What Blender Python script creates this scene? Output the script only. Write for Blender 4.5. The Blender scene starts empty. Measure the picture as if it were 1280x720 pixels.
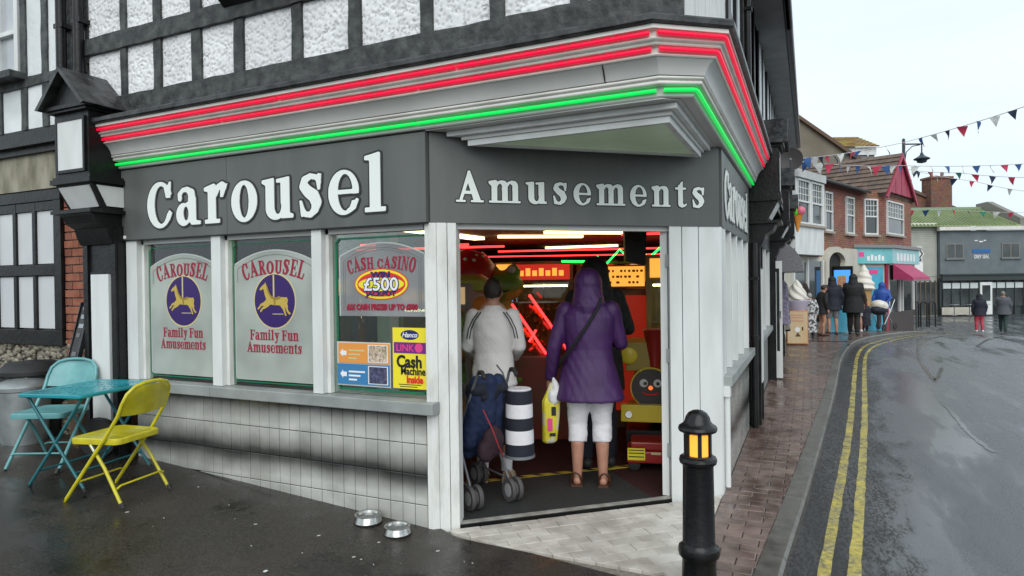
import bpy, bmesh, math, random
import numpy as np
from mathutils import Vector, Matrix
random.seed(7)
SC = bpy.context.scene
COL = SC.collection
R = math.radians
PI = math.pi

# ------------------------------------------------------------------ camera
YAW, PITCH, ROLL = R(24.8), R(-0.43), R(0.76)
f_ = Vector((-math.sin(YAW)*math.cos(PITCH), math.cos(YAW)*math.cos(PITCH), math.sin(PITCH)))
r0 = Vector((math.cos(YAW), math.sin(YAW), 0)); u0 = r0.cross(f_)
cr = r0*math.cos(ROLL) - u0*math.sin(ROLL); cu = u0*math.cos(ROLL) + r0*math.sin(ROLL)
cam = bpy.data.cameras.new('camera'); co = bpy.data.objects.new('camera', cam); COL.objects.link(co)
M3 = Matrix((cr, cu, -f_)).transposed()
co.matrix_world = Matrix.Translation((0, 0, 1.6)) @ M3.to_4x4()
cam.sensor_width = 36; cam.lens = 805/1280*36; cam.clip_start = .05; cam.clip_end = 3000
SC.camera = co
SC.view_settings.view_transform = 'Standard'; SC.view_settings.look = 'None'
SC.view_settings.exposure = 0.32; SC.view_settings.gamma = 1

# ------------------------------------------------------------------ world (overcast) and sun
w = bpy.data.worlds.new('World'); SC.world = w; w.use_nodes = True
nt = w.node_tree; bg = nt.nodes['Background']
sky = nt.nodes.new('ShaderNodeTexSky'); sky.sky_type = 'NISHITA'; sky.sun_disc = False
sky.sun_elevation = R(40); sky.sun_rotation = R(155); sky.air_density = 1.0; sky.dust_density = 3
hs = nt.nodes.new('ShaderNodeHueSaturation'); hs.inputs['Saturation'].default_value = .12
nt.links.new(sky.outputs[0], hs.inputs['Color'])
tc = nt.nodes.new('ShaderNodeTexCoord'); nz = nt.nodes.new('ShaderNodeTexNoise'); nz.inputs['Scale'].default_value = 2.2
nz.inputs['Detail'].default_value = 4
mp = nt.nodes.new('ShaderNodeMapping'); mp.inputs['Scale'].default_value = (1, 1, 3)
nt.links.new(tc.outputs['Generated'], mp.inputs[0]); nt.links.new(mp.outputs[0], nz.inputs['Vector'])
rp = nt.nodes.new('ShaderNodeValToRGB'); rp.color_ramp.elements[0].position = .3; rp.color_ramp.elements[1].position = .7
rp.color_ramp.elements[0].color = (5.7, 6.75, 7.5, 1); rp.color_ramp.elements[1].color = (7.5, 8.35, 8.8, 1)
nt.links.new(nz.outputs['Fac'], rp.inputs[0])
mx = nt.nodes.new('ShaderNodeMix'); mx.data_type = 'RGBA'; mx.inputs[0].default_value = .93
nt.links.new(hs.outputs[0], mx.inputs[6]); nt.links.new(rp.outputs[0], mx.inputs[7])
nt.links.new(mx.outputs[2], bg.inputs[0]); bg.inputs[1].default_value = 0.11
sl = bpy.data.lights.new('sun', 'SUN'); sl.energy = 1.5; sl.angle = R(60); sl.color = (1, .97, .93)
so = bpy.data.objects.new('sun', sl); COL.objects.link(so)
_e, _a = R(40), R(155)
so.rotation_euler = Vector((-math.sin(_a)*math.cos(_e), -math.cos(_a)*math.cos(_e), -math.sin(_e))).to_track_quat('-Z', 'Y').to_euler()
SC.cycles.max_bounces = 7; SC.cycles.transparent_max_bounces = 16

# ------------------------------------------------------------------ materials
MAT = {}
def mat(name, c, rough=.6, c2=None, scale=8, metal=0, bump=0, bscale=None, det=5, spec=.5, coat=0, rough2=None, stretch=None, emit=None, est=0, gen=False, fac=(.35, .65)):
    if name in MAT: return MAT[name]
    m = bpy.data.materials.new(name); m.use_nodes = True; n = m.node_tree.nodes; L = m.node_tree.links
    b = n['Principled BSDF']; b.inputs['Base Color'].default_value = (*c, 1); b.inputs['Roughness'].default_value = rough
    b.inputs['Metallic'].default_value = metal; b.inputs['Specular IOR Level'].default_value = spec
    if coat: b.inputs['Coat Weight'].default_value = coat; b.inputs['Coat Roughness'].default_value = .08
    if emit: b.inputs['Emission Color'].default_value = (*emit, 1); b.inputs['Emission Strength'].default_value = est
    if c2 or bump or rough2 is not None:
        g = n.new('ShaderNodeNewGeometry'); src = g.outputs['Position']
        if gen: t_ = n.new('ShaderNodeTexCoord'); src = t_.outputs['Object']
        if stretch:
            q = n.new('ShaderNodeMapping'); q.inputs['Scale'].default_value = stretch; L.new(src, q.inputs[0]); src = q.outputs[0]
        t = n.new('ShaderNodeTexNoise'); t.inputs['Scale'].default_value = scale; t.inputs['Detail'].default_value = det; L.new(src, t.inputs['Vector'])
        if c2:
            r = n.new('ShaderNodeValToRGB'); e = r.color_ramp.elements; e[0].position, e[1].position = fac; e[0].color = (*c, 1); e[1].color = (*c2, 1)
            L.new(t.outputs['Fac'], r.inputs[0]); L.new(r.outputs[0], b.inputs['Base Color'])
        if rough2 is not None:
            k = n.new('ShaderNodeMapRange'); k.inputs['From Min'].default_value = .38; k.inputs['From Max'].default_value = .62
            k.inputs['To Min'].default_value = rough; k.inputs['To Max'].default_value = rough2; L.new(t.outputs['Fac'], k.inputs[0]); L.new(k.outputs[0], b.inputs['Roughness'])
        if bump:
            t2 = n.new('ShaderNodeTexNoise'); t2.inputs['Scale'].default_value = bscale or scale*6; t2.inputs['Detail'].default_value = 6; L.new(src, t2.inputs['Vector'])
            bp = n.new('ShaderNodeBump'); bp.inputs['Strength'].default_value = min(1, bump); bp.inputs['Distance'].default_value = .01*max(1, bump); L.new(t2.outputs['Fac'], bp.inputs['Height']); L.new(bp.outputs[0], b.inputs['Normal'])
    MAT[name] = m; return m
def emis(name, c, s):
    if name in MAT: return MAT[name]
    m = mat(name, tuple(min(1, v*.6) for v in c), .3, emit=c, est=s); return m
def glassmat(name, tint=(.9, 1, .95), refl=.5, base=.04):
    m = bpy.data.materials.new(name); m.use_nodes = True; n = m.node_tree.nodes; L = m.node_tree.links
    n.remove(n['Principled BSDF']); o = n['Material Output']
    t = n.new('ShaderNodeBsdfTransparent'); t.inputs[0].default_value = (*tint, 1)
    g = n.new('ShaderNodeBsdfGlossy'); g.inputs['Roughness'].default_value = .02; g.inputs[0].default_value = (1, 1, 1, 1)
    f = n.new('ShaderNodeFresnel'); f.inputs[0].default_value = 1.5
    mu = n.new('ShaderNodeMath'); mu.operation = 'MULTIPLY_ADD'; mu.inputs[1].default_value = refl*2; mu.inputs[2].default_value = base; L.new(f.outputs[0], mu.inputs[0])
    x = n.new('ShaderNodeMixShader'); L.new(mu.outputs[0], x.inputs[0]); L.new(t.outputs[0], x.inputs[1]); L.new(g.outputs[0], x.inputs[2]); L.new(x.outputs[0], o.inputs[0])
    MAT[name] = m; return m
def filmmat(name, c, tr):
    m = bpy.data.materials.new(name); m.use_nodes = True; n = m.node_tree.nodes; L = m.node_tree.links
    b = n['Principled BSDF']; b.inputs['Base Color'].default_value = (*c, 1); b.inputs['Roughness'].default_value = .3; o = n['Material Output']
    g_ = n.new('ShaderNodeNewGeometry'); z_ = n.new('ShaderNodeTexNoise'); z_.inputs['Scale'].default_value = 2.2; L.new(g_.outputs['Position'], z_.inputs['Vector']); r_ = n.new('ShaderNodeValToRGB'); r_.color_ramp.elements[0].position = .35; r_.color_ramp.elements[1].position = .65
    r_.color_ramp.elements[0].color = (*[v*.8 for v in c], 1); r_.color_ramp.elements[1].color = (*[min(1, v*1.12) for v in c], 1); L.new(z_.outputs['Fac'], r_.inputs[0]); L.new(r_.outputs[0], b.inputs['Base Color'])  # colour mottling painted in to stand for reflections of the street
    t = n.new('ShaderNodeBsdfTransparent'); x = n.new('ShaderNodeMixShader'); x.inputs[0].default_value = tr
    L.new(b.outputs[0], x.inputs[1]); L.new(t.outputs[0], x.inputs[2]); L.new(x.outputs[0], o.inputs[0]); MAT[name] = m; return m

white = mat('white_paint', (.72, .74, .73), .45, (.6, .62, .6), 5, bump=.15, bscale=40, stretch=(1, 1, .25))
white_old = mat('peeling_white_paint', (.72, .73, .7), .55, (.45, .45, .42), 9, bump=.6, bscale=30, stretch=(1, 1, .3), fac=(.5, .85))
black = mat('black_gloss_paint', (.006, .0065, .0065), .32, (.014, .015, .015), 6, bump=.3, bscale=30, spec=.3)
timber_m = mat('weathered_dark_timber', (.030, .033, .033), .55, (.085, .092, .088), 11, fac=(.40, .72), bump=2.2, bscale=14, spec=.35, stretch=(1, 1, .8))
plaster_m = mat('roughcast_white_plaster', (.80, .81, .82), .8, (.66, .67, .68), 3)
smoothplaster = mat('smooth_white_plaster', (.76, .79, .80), .7, (.62, .66, .67), 3, bump=.4, bscale=25)
grey_fascia = mat('dark_grey_fascia_board', (.088, .094, .090), .4, (.118, .125, .12), 4, stretch=(1, 1, .2), rough2=.5)
grey_trim = mat('light_grey_cornice_paint', (.50, .51, .495), .4, (.58, .59, .57), 2)
grey_sill = mat('grey_sill_paint', (.24, .255, .25), .35, (.33, .35, .34), 4, bump=.2)
cream_trim = mat('cream_moulding', (.70, .70, .65), .4, (.58, .58, .53), 5)
concrete_m = mat('cream_lichen_concrete', (.34, .32, .25), .85, (.16, .15, .10), 7, bump=.6, stretch=(1, 1, .35))
lead = mat('black_lead_flashing', (.010, .0105, .0105), .35, (.05, .052, .052), 10, bump=.8, bscale=14)
steel = mat('brushed_steel', (.55, .55, .53), .22, metal=1, c2=(.4, .4, .38), scale=30)
chrome = mat('chrome', (.7, .7, .7), .12, metal=1)
galv = mat('galvanised_metal', (.42, .45, .45), .38, (.3, .33, .33), 8, metal=.7)
rubber = mat('black_rubber', (.02, .02, .02), .6)
neon_r = emis('red_neon_tube', (1, .004, .055), .50)
neon_g = emis('green_neon_tube', (.002, 1, .13), .50)
neon_ri = emis('red_neon_tube_indoors', (1, .03, .03), 3.2)
neon_gi = emis('green_neon_tube_indoors', (.02, 1, .12), 2.6)
striplight = emis('warm_strip_light', (1, .78, .42), 3.5)
lampglow = emis('amber_lamp_glass', (1, .36, .04), 1.1)
skin = mat('skin', (.42, .22, .15), .5, (.36, .18, .12), 12)
hair_d = mat('dark_hair', (.012, .010, .009), .5, (.03, .024, .02), 40, bump=.8, bscale=120)
hair_g = mat('grey_hair', (.25, .24, .22), .6, (.14, .13, .12), 40, bump=.8, bscale=120)
glass = glassmat('window_glass')
darkglass = mat('dark_window_glass', (.02, .025, .025), .06, (.05, .06, .06), 1.2, spec=.8)

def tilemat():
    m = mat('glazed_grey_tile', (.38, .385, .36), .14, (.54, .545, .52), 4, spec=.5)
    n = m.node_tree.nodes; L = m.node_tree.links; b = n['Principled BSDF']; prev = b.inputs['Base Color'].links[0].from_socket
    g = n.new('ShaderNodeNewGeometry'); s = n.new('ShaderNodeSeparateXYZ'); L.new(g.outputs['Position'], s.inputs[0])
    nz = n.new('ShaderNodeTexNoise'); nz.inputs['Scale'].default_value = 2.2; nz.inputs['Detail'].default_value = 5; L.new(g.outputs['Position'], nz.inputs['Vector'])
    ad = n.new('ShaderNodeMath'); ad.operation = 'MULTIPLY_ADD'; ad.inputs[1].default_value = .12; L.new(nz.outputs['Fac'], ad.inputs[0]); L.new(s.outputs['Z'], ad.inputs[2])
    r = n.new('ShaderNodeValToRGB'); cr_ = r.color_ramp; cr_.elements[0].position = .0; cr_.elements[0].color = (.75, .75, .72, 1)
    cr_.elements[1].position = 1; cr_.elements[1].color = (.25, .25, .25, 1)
    for p, v in ((.18, .85), (.26, .95), (.32, .62), (.37, .22), (.41, .07), (.44, .12), (.48, .38), (.56, .82), (.64, 1), (.73, .62), (.80, .10)):  # dirt band low down; top end painted darker as shade under the sill
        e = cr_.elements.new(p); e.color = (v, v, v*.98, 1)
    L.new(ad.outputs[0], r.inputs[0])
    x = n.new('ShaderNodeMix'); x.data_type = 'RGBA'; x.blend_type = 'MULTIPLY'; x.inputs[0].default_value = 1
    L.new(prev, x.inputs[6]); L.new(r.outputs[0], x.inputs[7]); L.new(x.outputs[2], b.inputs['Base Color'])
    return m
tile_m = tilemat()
grout = mat('dark_grout', (.03, .03, .028), .8)
brick_m = mat('red_brick', (.24, .075, .04), .8, (.33, .12, .07), 9, bump=.6)
brick_d = mat('dark_red_brick', (.17, .055, .035), .8, (.25, .09, .055), 6, bump=.6)
mortar = mat('pale_mortar', (.30, .27, .22), .9, (.2, .18, .15), 12, bump=.5)
flint = mat('flint_cobble', (.30, .27, .2), .55, (.09, .085, .07), 14, bump=.4)

def wetmat(name, c1, c2, sc, r1, r2, bump, bs, stretch=None, big=.7):
    """wet surface: colour by fine noise, gloss by broad noise (films of water)"""
    m = bpy.data.materials.new(name); m.use_nodes = True; n = m.node_tree.nodes; L = m.node_tree.links; b = n['Principled BSDF']
    g = n.new('ShaderNodeNewGeometry'); src = g.outputs['Position']
    mp_ = n.new('ShaderNodeMapping'); mp_.inputs['Scale'].default_value = stretch or (1, 1, 1); L.new(src, mp_.inputs[0])
    t = n.new('ShaderNodeTexNoise'); t.inputs['Scale'].default_value = sc; t.inputs['Detail'].default_value = 8; L.new(src, t.inputs['Vector'])
    u = n.new('ShaderNodeTexNoise'); u.inputs['Scale'].default_value = big; u.inputs['Detail'].default_value = 7; u.inputs['Roughness'].default_value = .62; L.new(mp_.outputs[0], u.inputs['Vector'])
    r = n.new('ShaderNodeValToRGB'); r.color_ramp.elements[0].position = .42; r.color_ramp.elements[1].position = .63; r.color_ramp.elements[0].color = (*c1, 1); r.color_ramp.elements[1].color = (*c2, 1)
    mm = n.new('ShaderNodeMath'); mm.operation = 'MULTIPLY_ADD'; mm.inputs[1].default_value = .55; L.new(u.outputs['Fac'], mm.inputs[0])
    m2 = n.new('ShaderNodeMath'); m2.operation = 'MULTIPLY'; m2.inputs[1].default_value = .5; L.new(t.outputs['Fac'], m2.inputs[0]); L.new(m2.outputs[0], mm.inputs[2]); L.new(mm.outputs[0], r.inputs[0])
    L.new(r.outputs[0], b.inputs['Base Color'])
    k = n.new('ShaderNodeMapRange'); k.inputs['From Min'].default_value = .42; k.inputs['From Max'].default_value = .6; k.inputs['To Min'].default_value = r1; k.inputs['To Max'].default_value = r2
    L.new(u.outputs['Fac'], k.inputs[0]); L.new(k.outputs[0], b.inputs['Roughness'])
    v = n.new('ShaderNodeTexNoise'); v.inputs['Scale'].default_value = bs; v.inputs['Detail'].default_value = 3; L.new(src, v.inputs['Vector'])
    k2 = n.new('ShaderNodeMapRange'); k2.inputs['From Min'].default_value = .42; k2.inputs['From Max'].default_value = .58; k2.inputs['To Min'].default_value = bump*.12; k2.inputs['To Max'].default_value = bump
    L.new(u.outputs['Fac'], k2.inputs[0])
    bp = n.new('ShaderNodeBump'); bp.inputs['Distance'].default_value = .006; L.new(k2.outputs[0], bp.inputs['Strength']); L.new(v.outputs['Fac'], bp.inputs['Height']); L.new(bp.outputs[0], b.inputs['Normal'])
    MAT[name] = m; return m
road_m = wetmat('wet_asphalt', (.044, .048, .055), (.105, .112, .122), 90, .12, .30, 1.0, 120, (1.9, .35, 1), .9)
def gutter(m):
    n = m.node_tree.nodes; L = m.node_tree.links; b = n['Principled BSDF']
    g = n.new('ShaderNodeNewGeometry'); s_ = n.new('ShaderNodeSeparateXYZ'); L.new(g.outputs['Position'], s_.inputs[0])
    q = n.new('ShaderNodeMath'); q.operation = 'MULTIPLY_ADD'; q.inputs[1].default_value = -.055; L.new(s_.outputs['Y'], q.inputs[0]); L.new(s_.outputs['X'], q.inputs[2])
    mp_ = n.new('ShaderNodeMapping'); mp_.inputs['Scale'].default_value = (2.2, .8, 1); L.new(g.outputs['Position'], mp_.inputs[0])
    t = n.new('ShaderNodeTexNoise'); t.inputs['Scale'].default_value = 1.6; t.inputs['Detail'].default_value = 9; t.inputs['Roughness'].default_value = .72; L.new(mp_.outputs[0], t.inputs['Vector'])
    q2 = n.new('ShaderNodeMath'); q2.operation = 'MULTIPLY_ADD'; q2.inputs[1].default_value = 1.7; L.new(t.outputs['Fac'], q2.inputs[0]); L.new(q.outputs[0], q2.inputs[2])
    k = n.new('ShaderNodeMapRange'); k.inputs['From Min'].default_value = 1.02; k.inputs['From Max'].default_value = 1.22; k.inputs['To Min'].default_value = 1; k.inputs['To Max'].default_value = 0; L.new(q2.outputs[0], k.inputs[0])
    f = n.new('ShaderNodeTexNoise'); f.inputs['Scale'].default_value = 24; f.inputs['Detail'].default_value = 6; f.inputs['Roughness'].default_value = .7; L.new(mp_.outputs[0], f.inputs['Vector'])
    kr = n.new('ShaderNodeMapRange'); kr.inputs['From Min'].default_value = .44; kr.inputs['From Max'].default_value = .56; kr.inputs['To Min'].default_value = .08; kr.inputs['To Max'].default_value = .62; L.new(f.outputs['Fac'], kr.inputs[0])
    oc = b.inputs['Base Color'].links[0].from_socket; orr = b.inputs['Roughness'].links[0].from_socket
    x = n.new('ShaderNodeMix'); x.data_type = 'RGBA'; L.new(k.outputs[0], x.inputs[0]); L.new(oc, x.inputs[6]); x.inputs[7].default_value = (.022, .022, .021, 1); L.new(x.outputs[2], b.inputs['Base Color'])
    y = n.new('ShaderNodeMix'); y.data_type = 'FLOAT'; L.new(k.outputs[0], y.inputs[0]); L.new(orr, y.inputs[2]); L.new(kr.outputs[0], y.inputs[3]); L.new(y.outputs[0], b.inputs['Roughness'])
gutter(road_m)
tarmac_m = wetmat('wet_dark_tarmac', (.012, .010, .008), (.056, .048, .039), 70, .16, .5, 1.0, 110, None, 1.5)
pave_m = wetmat('wet_red_brown_paver', (.075, .052, .045), (.15, .112, .10), 9, .14, .42, .5, 90, None, 1.6)
pave_j = wetmat('wet_dark_joint', (.02, .018, .016), (.05, .045, .04), 30, .2, .5, .5, 120)
wblock_m = wetmat('pale_worn_paving_block', (.28, .255, .225), (.50, .47, .43), 5, .35, .6, .5, 80, None, 1.3)
kerb_m = wetmat('wet_kerb_concrete', (.065, .06, .05), (.125, .115, .10), 12, .2, .45, .6, 90)
yellow_m = wetmat('worn_yellow_road_paint', (.13, .11, .04), (.56, .46, .09), 30, .25, .5, .7, 160, None, 6)

# ------------------------------------------------------------------ mesh helpers
OFF = Vector((0, 0, 0))
def setprops(o, label=None, cat=None, group=None, kind=None):
    if label: o['label'] = label
    if cat: o['category'] = cat
    if group: o['group'] = group
    if kind: o['kind'] = kind
    return o
def thing(name, label, cat, loc=(0, 0, 0), rz=0, group=None, local=False):
    """Empty at a thing's base. local=True: its parts are written round the origin; else in world metres."""
    global OFF
    o = bpy.data.objects.new(name, None); COL.objects.link(o); o.location = loc; o.rotation_euler = (0, 0, rz); o.empty_display_size = .2
    OFF = Vector((0, 0, 0)) if local else Vector(loc)
    return setprops(o, label, cat, group)
def endthing():
    global OFF
    OFF = Vector((0, 0, 0))
class MB:
    def __init__(s): s.v = []; s.f = []
    def add(s, vs, fs):
        k = len(s.v); s.v += [tuple(map(float, p)) for p in vs]; s.f += [tuple(i+k for i in f) for f in fs]; return s
    def box(s, a, b):
        x0, y0, z0 = a; x1, y1, z1 = b
        if x0 > x1: x0, x1 = x1, x0
        if y0 > y1: y0, y1 = y1, y0
        if z0 > z1: z0, z1 = z1, z0
        return s.add([(x0, y0, z0), (x1, y0, z0), (x1, y1, z0), (x0, y1, z0), (x0, y0, z1), (x1, y0, z1), (x1, y1, z1), (x0, y1, z1)],
                     [(0, 3, 2, 1), (4, 5, 6, 7), (0, 1, 5, 4), (1, 2, 6, 5), (2, 3, 7, 6), (3, 0, 4, 7)])
    def obox(s, o, u, v, wv):
        """box from corner o along vectors u, v, w"""
        o, u, v, wv = map(Vector, (o, u, v, wv))
        p = [o, o+u, o+u+v, o+v, o+wv, o+u+wv, o+u+v+wv, o+v+wv]
        fs = [(0, 3, 2, 1), (4, 5, 6, 7), (0, 1, 5, 4), (1, 2, 6, 5), (2, 3, 7, 6), (3, 0, 4, 7)]
        if u.cross(v).dot(wv) < 0: fs = [f[::-1] for f in fs]
        return s.add(p, fs)
    def prism(s, poly, ex):
        """polygon of 3-D points extruded by vector ex"""
        P = [Vector(p) for p in poly]; e = Vector(ex); n = len(P)
        nv = Vector((0, 0, 0))
        for i in range(n): nv += P[i].cross(P[(i+1) % n])
        f1 = tuple(range(n)); f2 = tuple(range(2*n-1, n-1, -1))
        sides = [(i, i+n, (i+1) % n+n, (i+1) % n) for i in range(n)]
        if nv.dot(e) > 0: f1 = f1[::-1]; f2 = f2[::-1]; sides = [q[::-1] for q in sides]
        return s.add(P+[p+e for p in P], [f1, f2]+sides)
    def tube(s, pts, r, n=10, cap=True):
        P = [Vector(p) for p in pts]; rs = r if isinstance(r, (list, tuple)) else [r]*len(P)
        ref = None; rings = []
        for i, p in enumerate(P):
            d = (P[min(i+1, len(P)-1)]-P[max(i-1, 0)])
            if d.length < 1e-9: d = Vector((0, 0, 1))
            d.normalize()
            if ref is None:
                ref = Vector((0, 0, 1)) if abs(d.z) < .9 else Vector((1, 0, 0))
                a = d.cross(ref).normalized()
            else:
                a = (a-d*a.dot(d)).normalized()
            b = d.cross(a)
            rings.append([p+(a*math.cos(2*PI*k/n)+b*math.sin(2*PI*k/n))*rs[i] for k in range(n)])
        vs = [q for rg in rings for q in rg]; fs = []
        for i in range(len(P)-1):
            for k in range(n): fs.append((i*n+k, i*n+(k+1) % n, (i+1)*n+(k+1) % n, (i+1)*n+k))
        if cap: fs.append(tuple(range(n))[::-1]); fs.append(tuple(range((len(P)-1)*n, len(P)*n)))
        return s.add(vs, fs)
    def lathe(s, prof, c=(0, 0, 0), n=24, axis='z', sx=1, sy=1):
        vs = []; fs = []; c = Vector(c)
        for (r, h) in prof:
            for k in range(n):
                a = 2*PI*k/n; x, y = r*math.cos(a)*sx, r*math.sin(a)*sy
                vs.append(c+Vector({'z': (x, y, h), 'x': (h, x, y), 'y': (y, h, x)}[axis]))
        m = len(prof)
        for i in range(m-1):
            for k in range(n): fs.append((i*n+k, i*n+(k+1) % n, (i+1)*n+(k+1) % n, (i+1)*n+k))
        if prof[0][0] > 1e-6: fs.append(tuple(range(n))[::-1])
        if prof[-1][0] > 1e-6: fs.append(tuple(range((m-1)*n, m*n)))
        return s.add(vs, fs)
    def ell(s, c, r, n=14, m=9):
        c = Vector(c); r = (r, r, r) if not hasattr(r, '__len__') else r
        prof = [(max(1e-4, math.sin(PI*i/m)), -math.cos(PI*i/m)) for i in range(m+1)]
        vs = []; fs = []
        for (a, h) in prof:
            for k in range(n): t = 2*PI*k/n; vs.append(c+Vector((a*math.cos(t)*r[0], a*math.sin(t)*r[1], h*r[2])))
        for i in range(m):
            for k in range(n): fs.append((i*n+k, i*n+(k+1) % n, (i+1)*n+(k+1) % n, (i+1)*n+k))
        fs.append(tuple(range(n))[::-1]); fs.append(tuple(range(m*n, m*n+n)))
        return s.add(vs, fs)
    def limb(s, pts, rs, fl=1.0, n=14):
        """tapered limb with round ends; fl flattens it along Y"""
        k0 = len(s.v); s.tube(pts, rs, n)
        s.ell(pts[0], rs[0], n, 8); s.ell(pts[-1], rs[-1], n, 8)
        if fl != 1.0:
            for i in range(k0, len(s.v)):
                x, y, z = s.v[i]
                # centre line y at this height
                t = min(range(len(pts)), key=lambda j: abs(pts[j][2]-z)); cy = pts[t][1]
                s.v[i] = (x, cy+(y-cy)*fl, z)
        return s
    def quad(s, a, b, c, d): return s.add([a, b, c, d], [(0, 1, 2, 3)])
    def mesh(s, name, m=None, sm=None):
        me = bpy.data.meshes.new(name); me.from_pydata([Vector(p)-OFF for p in s.v], [], s.f); me.update()
        if m: me.materials.append(m)
        if sm is not None:
            me.shade_smooth(); me.set_sharp_from_angle(angle=R(sm))
        return me
    def build(s, name, m, parent=None, sm=None, label=None, cat=None, kind=None, group=None, bev=0):
        me = s.mesh(name, m, sm); o = bpy.data.objects.new(name, me); COL.objects.link(o)
        if parent is not None: o.parent = parent
        if bev:
            md = o.modifiers.new('bevel', 'BEVEL'); md.width = bev; md.segments = 2; md.limit_method = 'ANGLE'; md.harden_normals = False
        return setprops(o, label, cat, group, kind)
def place(name, me, parent, loc, rot=(0, 0, 0)):
    o = bpy.data.objects.new(name, me); COL.objects.link(o); o.parent = parent; o.location = Vector(loc); o.rotation_euler = rot; return o
def copy_tree(o, parent=None):
    c = o.copy(); COL.objects.link(c); c.parent = parent
    for ch in [x for x in bpy.data.objects if x.parent == o]: copy_tree(ch, c)
    return c
def blob(mb, name, m, parent, voxel=.01, smooth=6, wrinkle=0, wf=30, label=None):
    """fuse overlapping closed shapes into one continuous skin"""
    me = mb.mesh(name, m); o = bpy.data.objects.new(name, me); COL.objects.link(o)
    r = o.modifiers.new('r', 'REMESH'); r.mode = 'VOXEL'; r.voxel_size = voxel; r.use_smooth_shade = True
    if smooth: s_ = o.modifiers.new('s', 'SMOOTH'); s_.iterations = smooth; s_.factor = .5
    dg = bpy.context.evaluated_depsgraph_get(); dg.update()
    nm = bpy.data.meshes.new_from_object(o.evaluated_get(dg)); nm.name = name
    o.modifiers.clear(); o.data = nm
    if not nm.materials: nm.materials.append(m)
    if wrinkle:
        n = len(nm.vertices); co_ = np.empty(n*3); nm.vertices.foreach_get('co', co_); co_ = co_.reshape(-1, 3)
        no = np.empty(n*3); nm.vertices.foreach_get('normal', no); no = no.reshape(-1, 3)
        rg = np.random.RandomState(len(nm.vertices) % 999); d = np.zeros(n)
        for k in range(9):
            kv = rg.randn(3)*wf*np.array([1, 1, .75 if k % 2 else 1.6]); w0 = rg.randn(3)*wf*.25
            d += np.sin(co_@kv+rg.rand()*6+2.0*np.sin(co_@w0+rg.rand()*6))**3/(1+.12*k)
        co_ += no*(d*wrinkle/4)[:, None]; nm.vertices.foreach_set('co', co_.ravel()); nm.update()
    o.parent = parent
    if label: o['label'] = label
    nm.shade_smooth()
    return o

# --- raster shapes -> clean outlines -> thin solid (letters, emblems)
def contours(mask, blur=1):
    a = mask.astype(float)
    for _ in range(blur):
        p = np.pad(a, 1); a = (p[:-2, 1:-1]+p[2:, 1:-1]+p[1:-1, :-2]+p[1:-1, 2:]+2*a)/6
    a = np.pad(a, 1) - .5; a[a == 0] = 1e-6
    H, W_ = a.shape; seg = {}
    def ip(p, q):
        va, vb = a[p], a[q]; t = va/(va-vb); return (round(p[1]+(q[1]-p[1])*t-1, 4), round(p[0]+(q[0]-p[0])*t-1, 4))
    s4 = (a > 0)
    ys, xs = np.nonzero((s4[:-1, :-1] != s4[1:, 1:]) | (s4[:-1, 1:] != s4[1:, :-1]) | (s4[:-1, :-1] != s4[:-1, 1:]))
    for y, x in zip(ys, xs):
        c = [(y, x), (y, x+1), (y+1, x+1), (y+1, x)]; s = [bool(s4[q]) for q in c]; e = []
        for i in range(4):
            if s[i] != s[(i+1) % 4]: e.append((ip(c[i], c[(i+1) % 4]), s[i]))
        if len(e) == 2:
            (p, sp), (q, _) = e
            if sp: seg.setdefault(p, []).append(q)
            else: seg.setdefault(q, []).append(p)
        elif len(e) == 4:
            for i in (0, 2):
                (p, sp), (q, _) = e[i], e[(i+1) % 4]
                if sp: seg.setdefault(p, []).append(q)
                else: seg.setdefault(q, []).append(p)
    loops = []
    while seg:
        st = next(iter(seg)); cur = st; lp = []
        while cur in seg:
            lp.append(cur); nx = seg[cur].pop()
            if not seg[cur]: del seg[cur]
            cur = nx
            if cur == st: break
        if len(lp) > 5: loops.append(lp)
    return loops
def simplify(lp, tol):
    def rdp(p):
        if len(p) < 3: return p
        a, b = np.array(p[0]), np.array(p[-1]); d = b-a; L_ = np.hypot(*d); q = np.array(p[1:-1])
        dist = np.abs(d[0]*(q[:, 1]-a[1])-d[1]*(q[:, 0]-a[0]))/L_ if L_ > 1e-9 else np.hypot(*(q-a).T)
        i = int(dist.argmax())
        if dist[i] < tol: return [p[0], p[-1]]
        return rdp(p[:i+2])[:-1]+rdp(p[i+1:])
    h = len(lp)//2; return rdp(lp[:h+1])[:-1]+rdp(lp[h:]+[lp[0]])[:-1]
def flatmesh(name, loops, sc, m, ext):
    cu_ = bpy.data.curves.new(name, 'CURVE'); cu_.dimensions = '2D'; cu_.fill_mode = 'BOTH'; cu_.extrude = ext/2
    for lp in loops:
        s = cu_.splines.new('POLY'); s.points.add(len(lp)-1); s.use_cyclic_u = True
        for i, (x, y) in enumerate(lp): s.points[i].co = (x*sc, y*sc, ext/2, 1)
    o = bpy.data.objects.new('tmp', cu_); COL.objects.link(o)
    dg = bpy.context.evaluated_depsgraph_get(); dg.update(); me = bpy.data.meshes.new_from_object(o.evaluated_get(dg))
    bpy.data.objects.remove(o); bpy.data.curves.remove(cu_); me.name = name; me.materials.clear(); me.materials.append(m); return me
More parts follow.
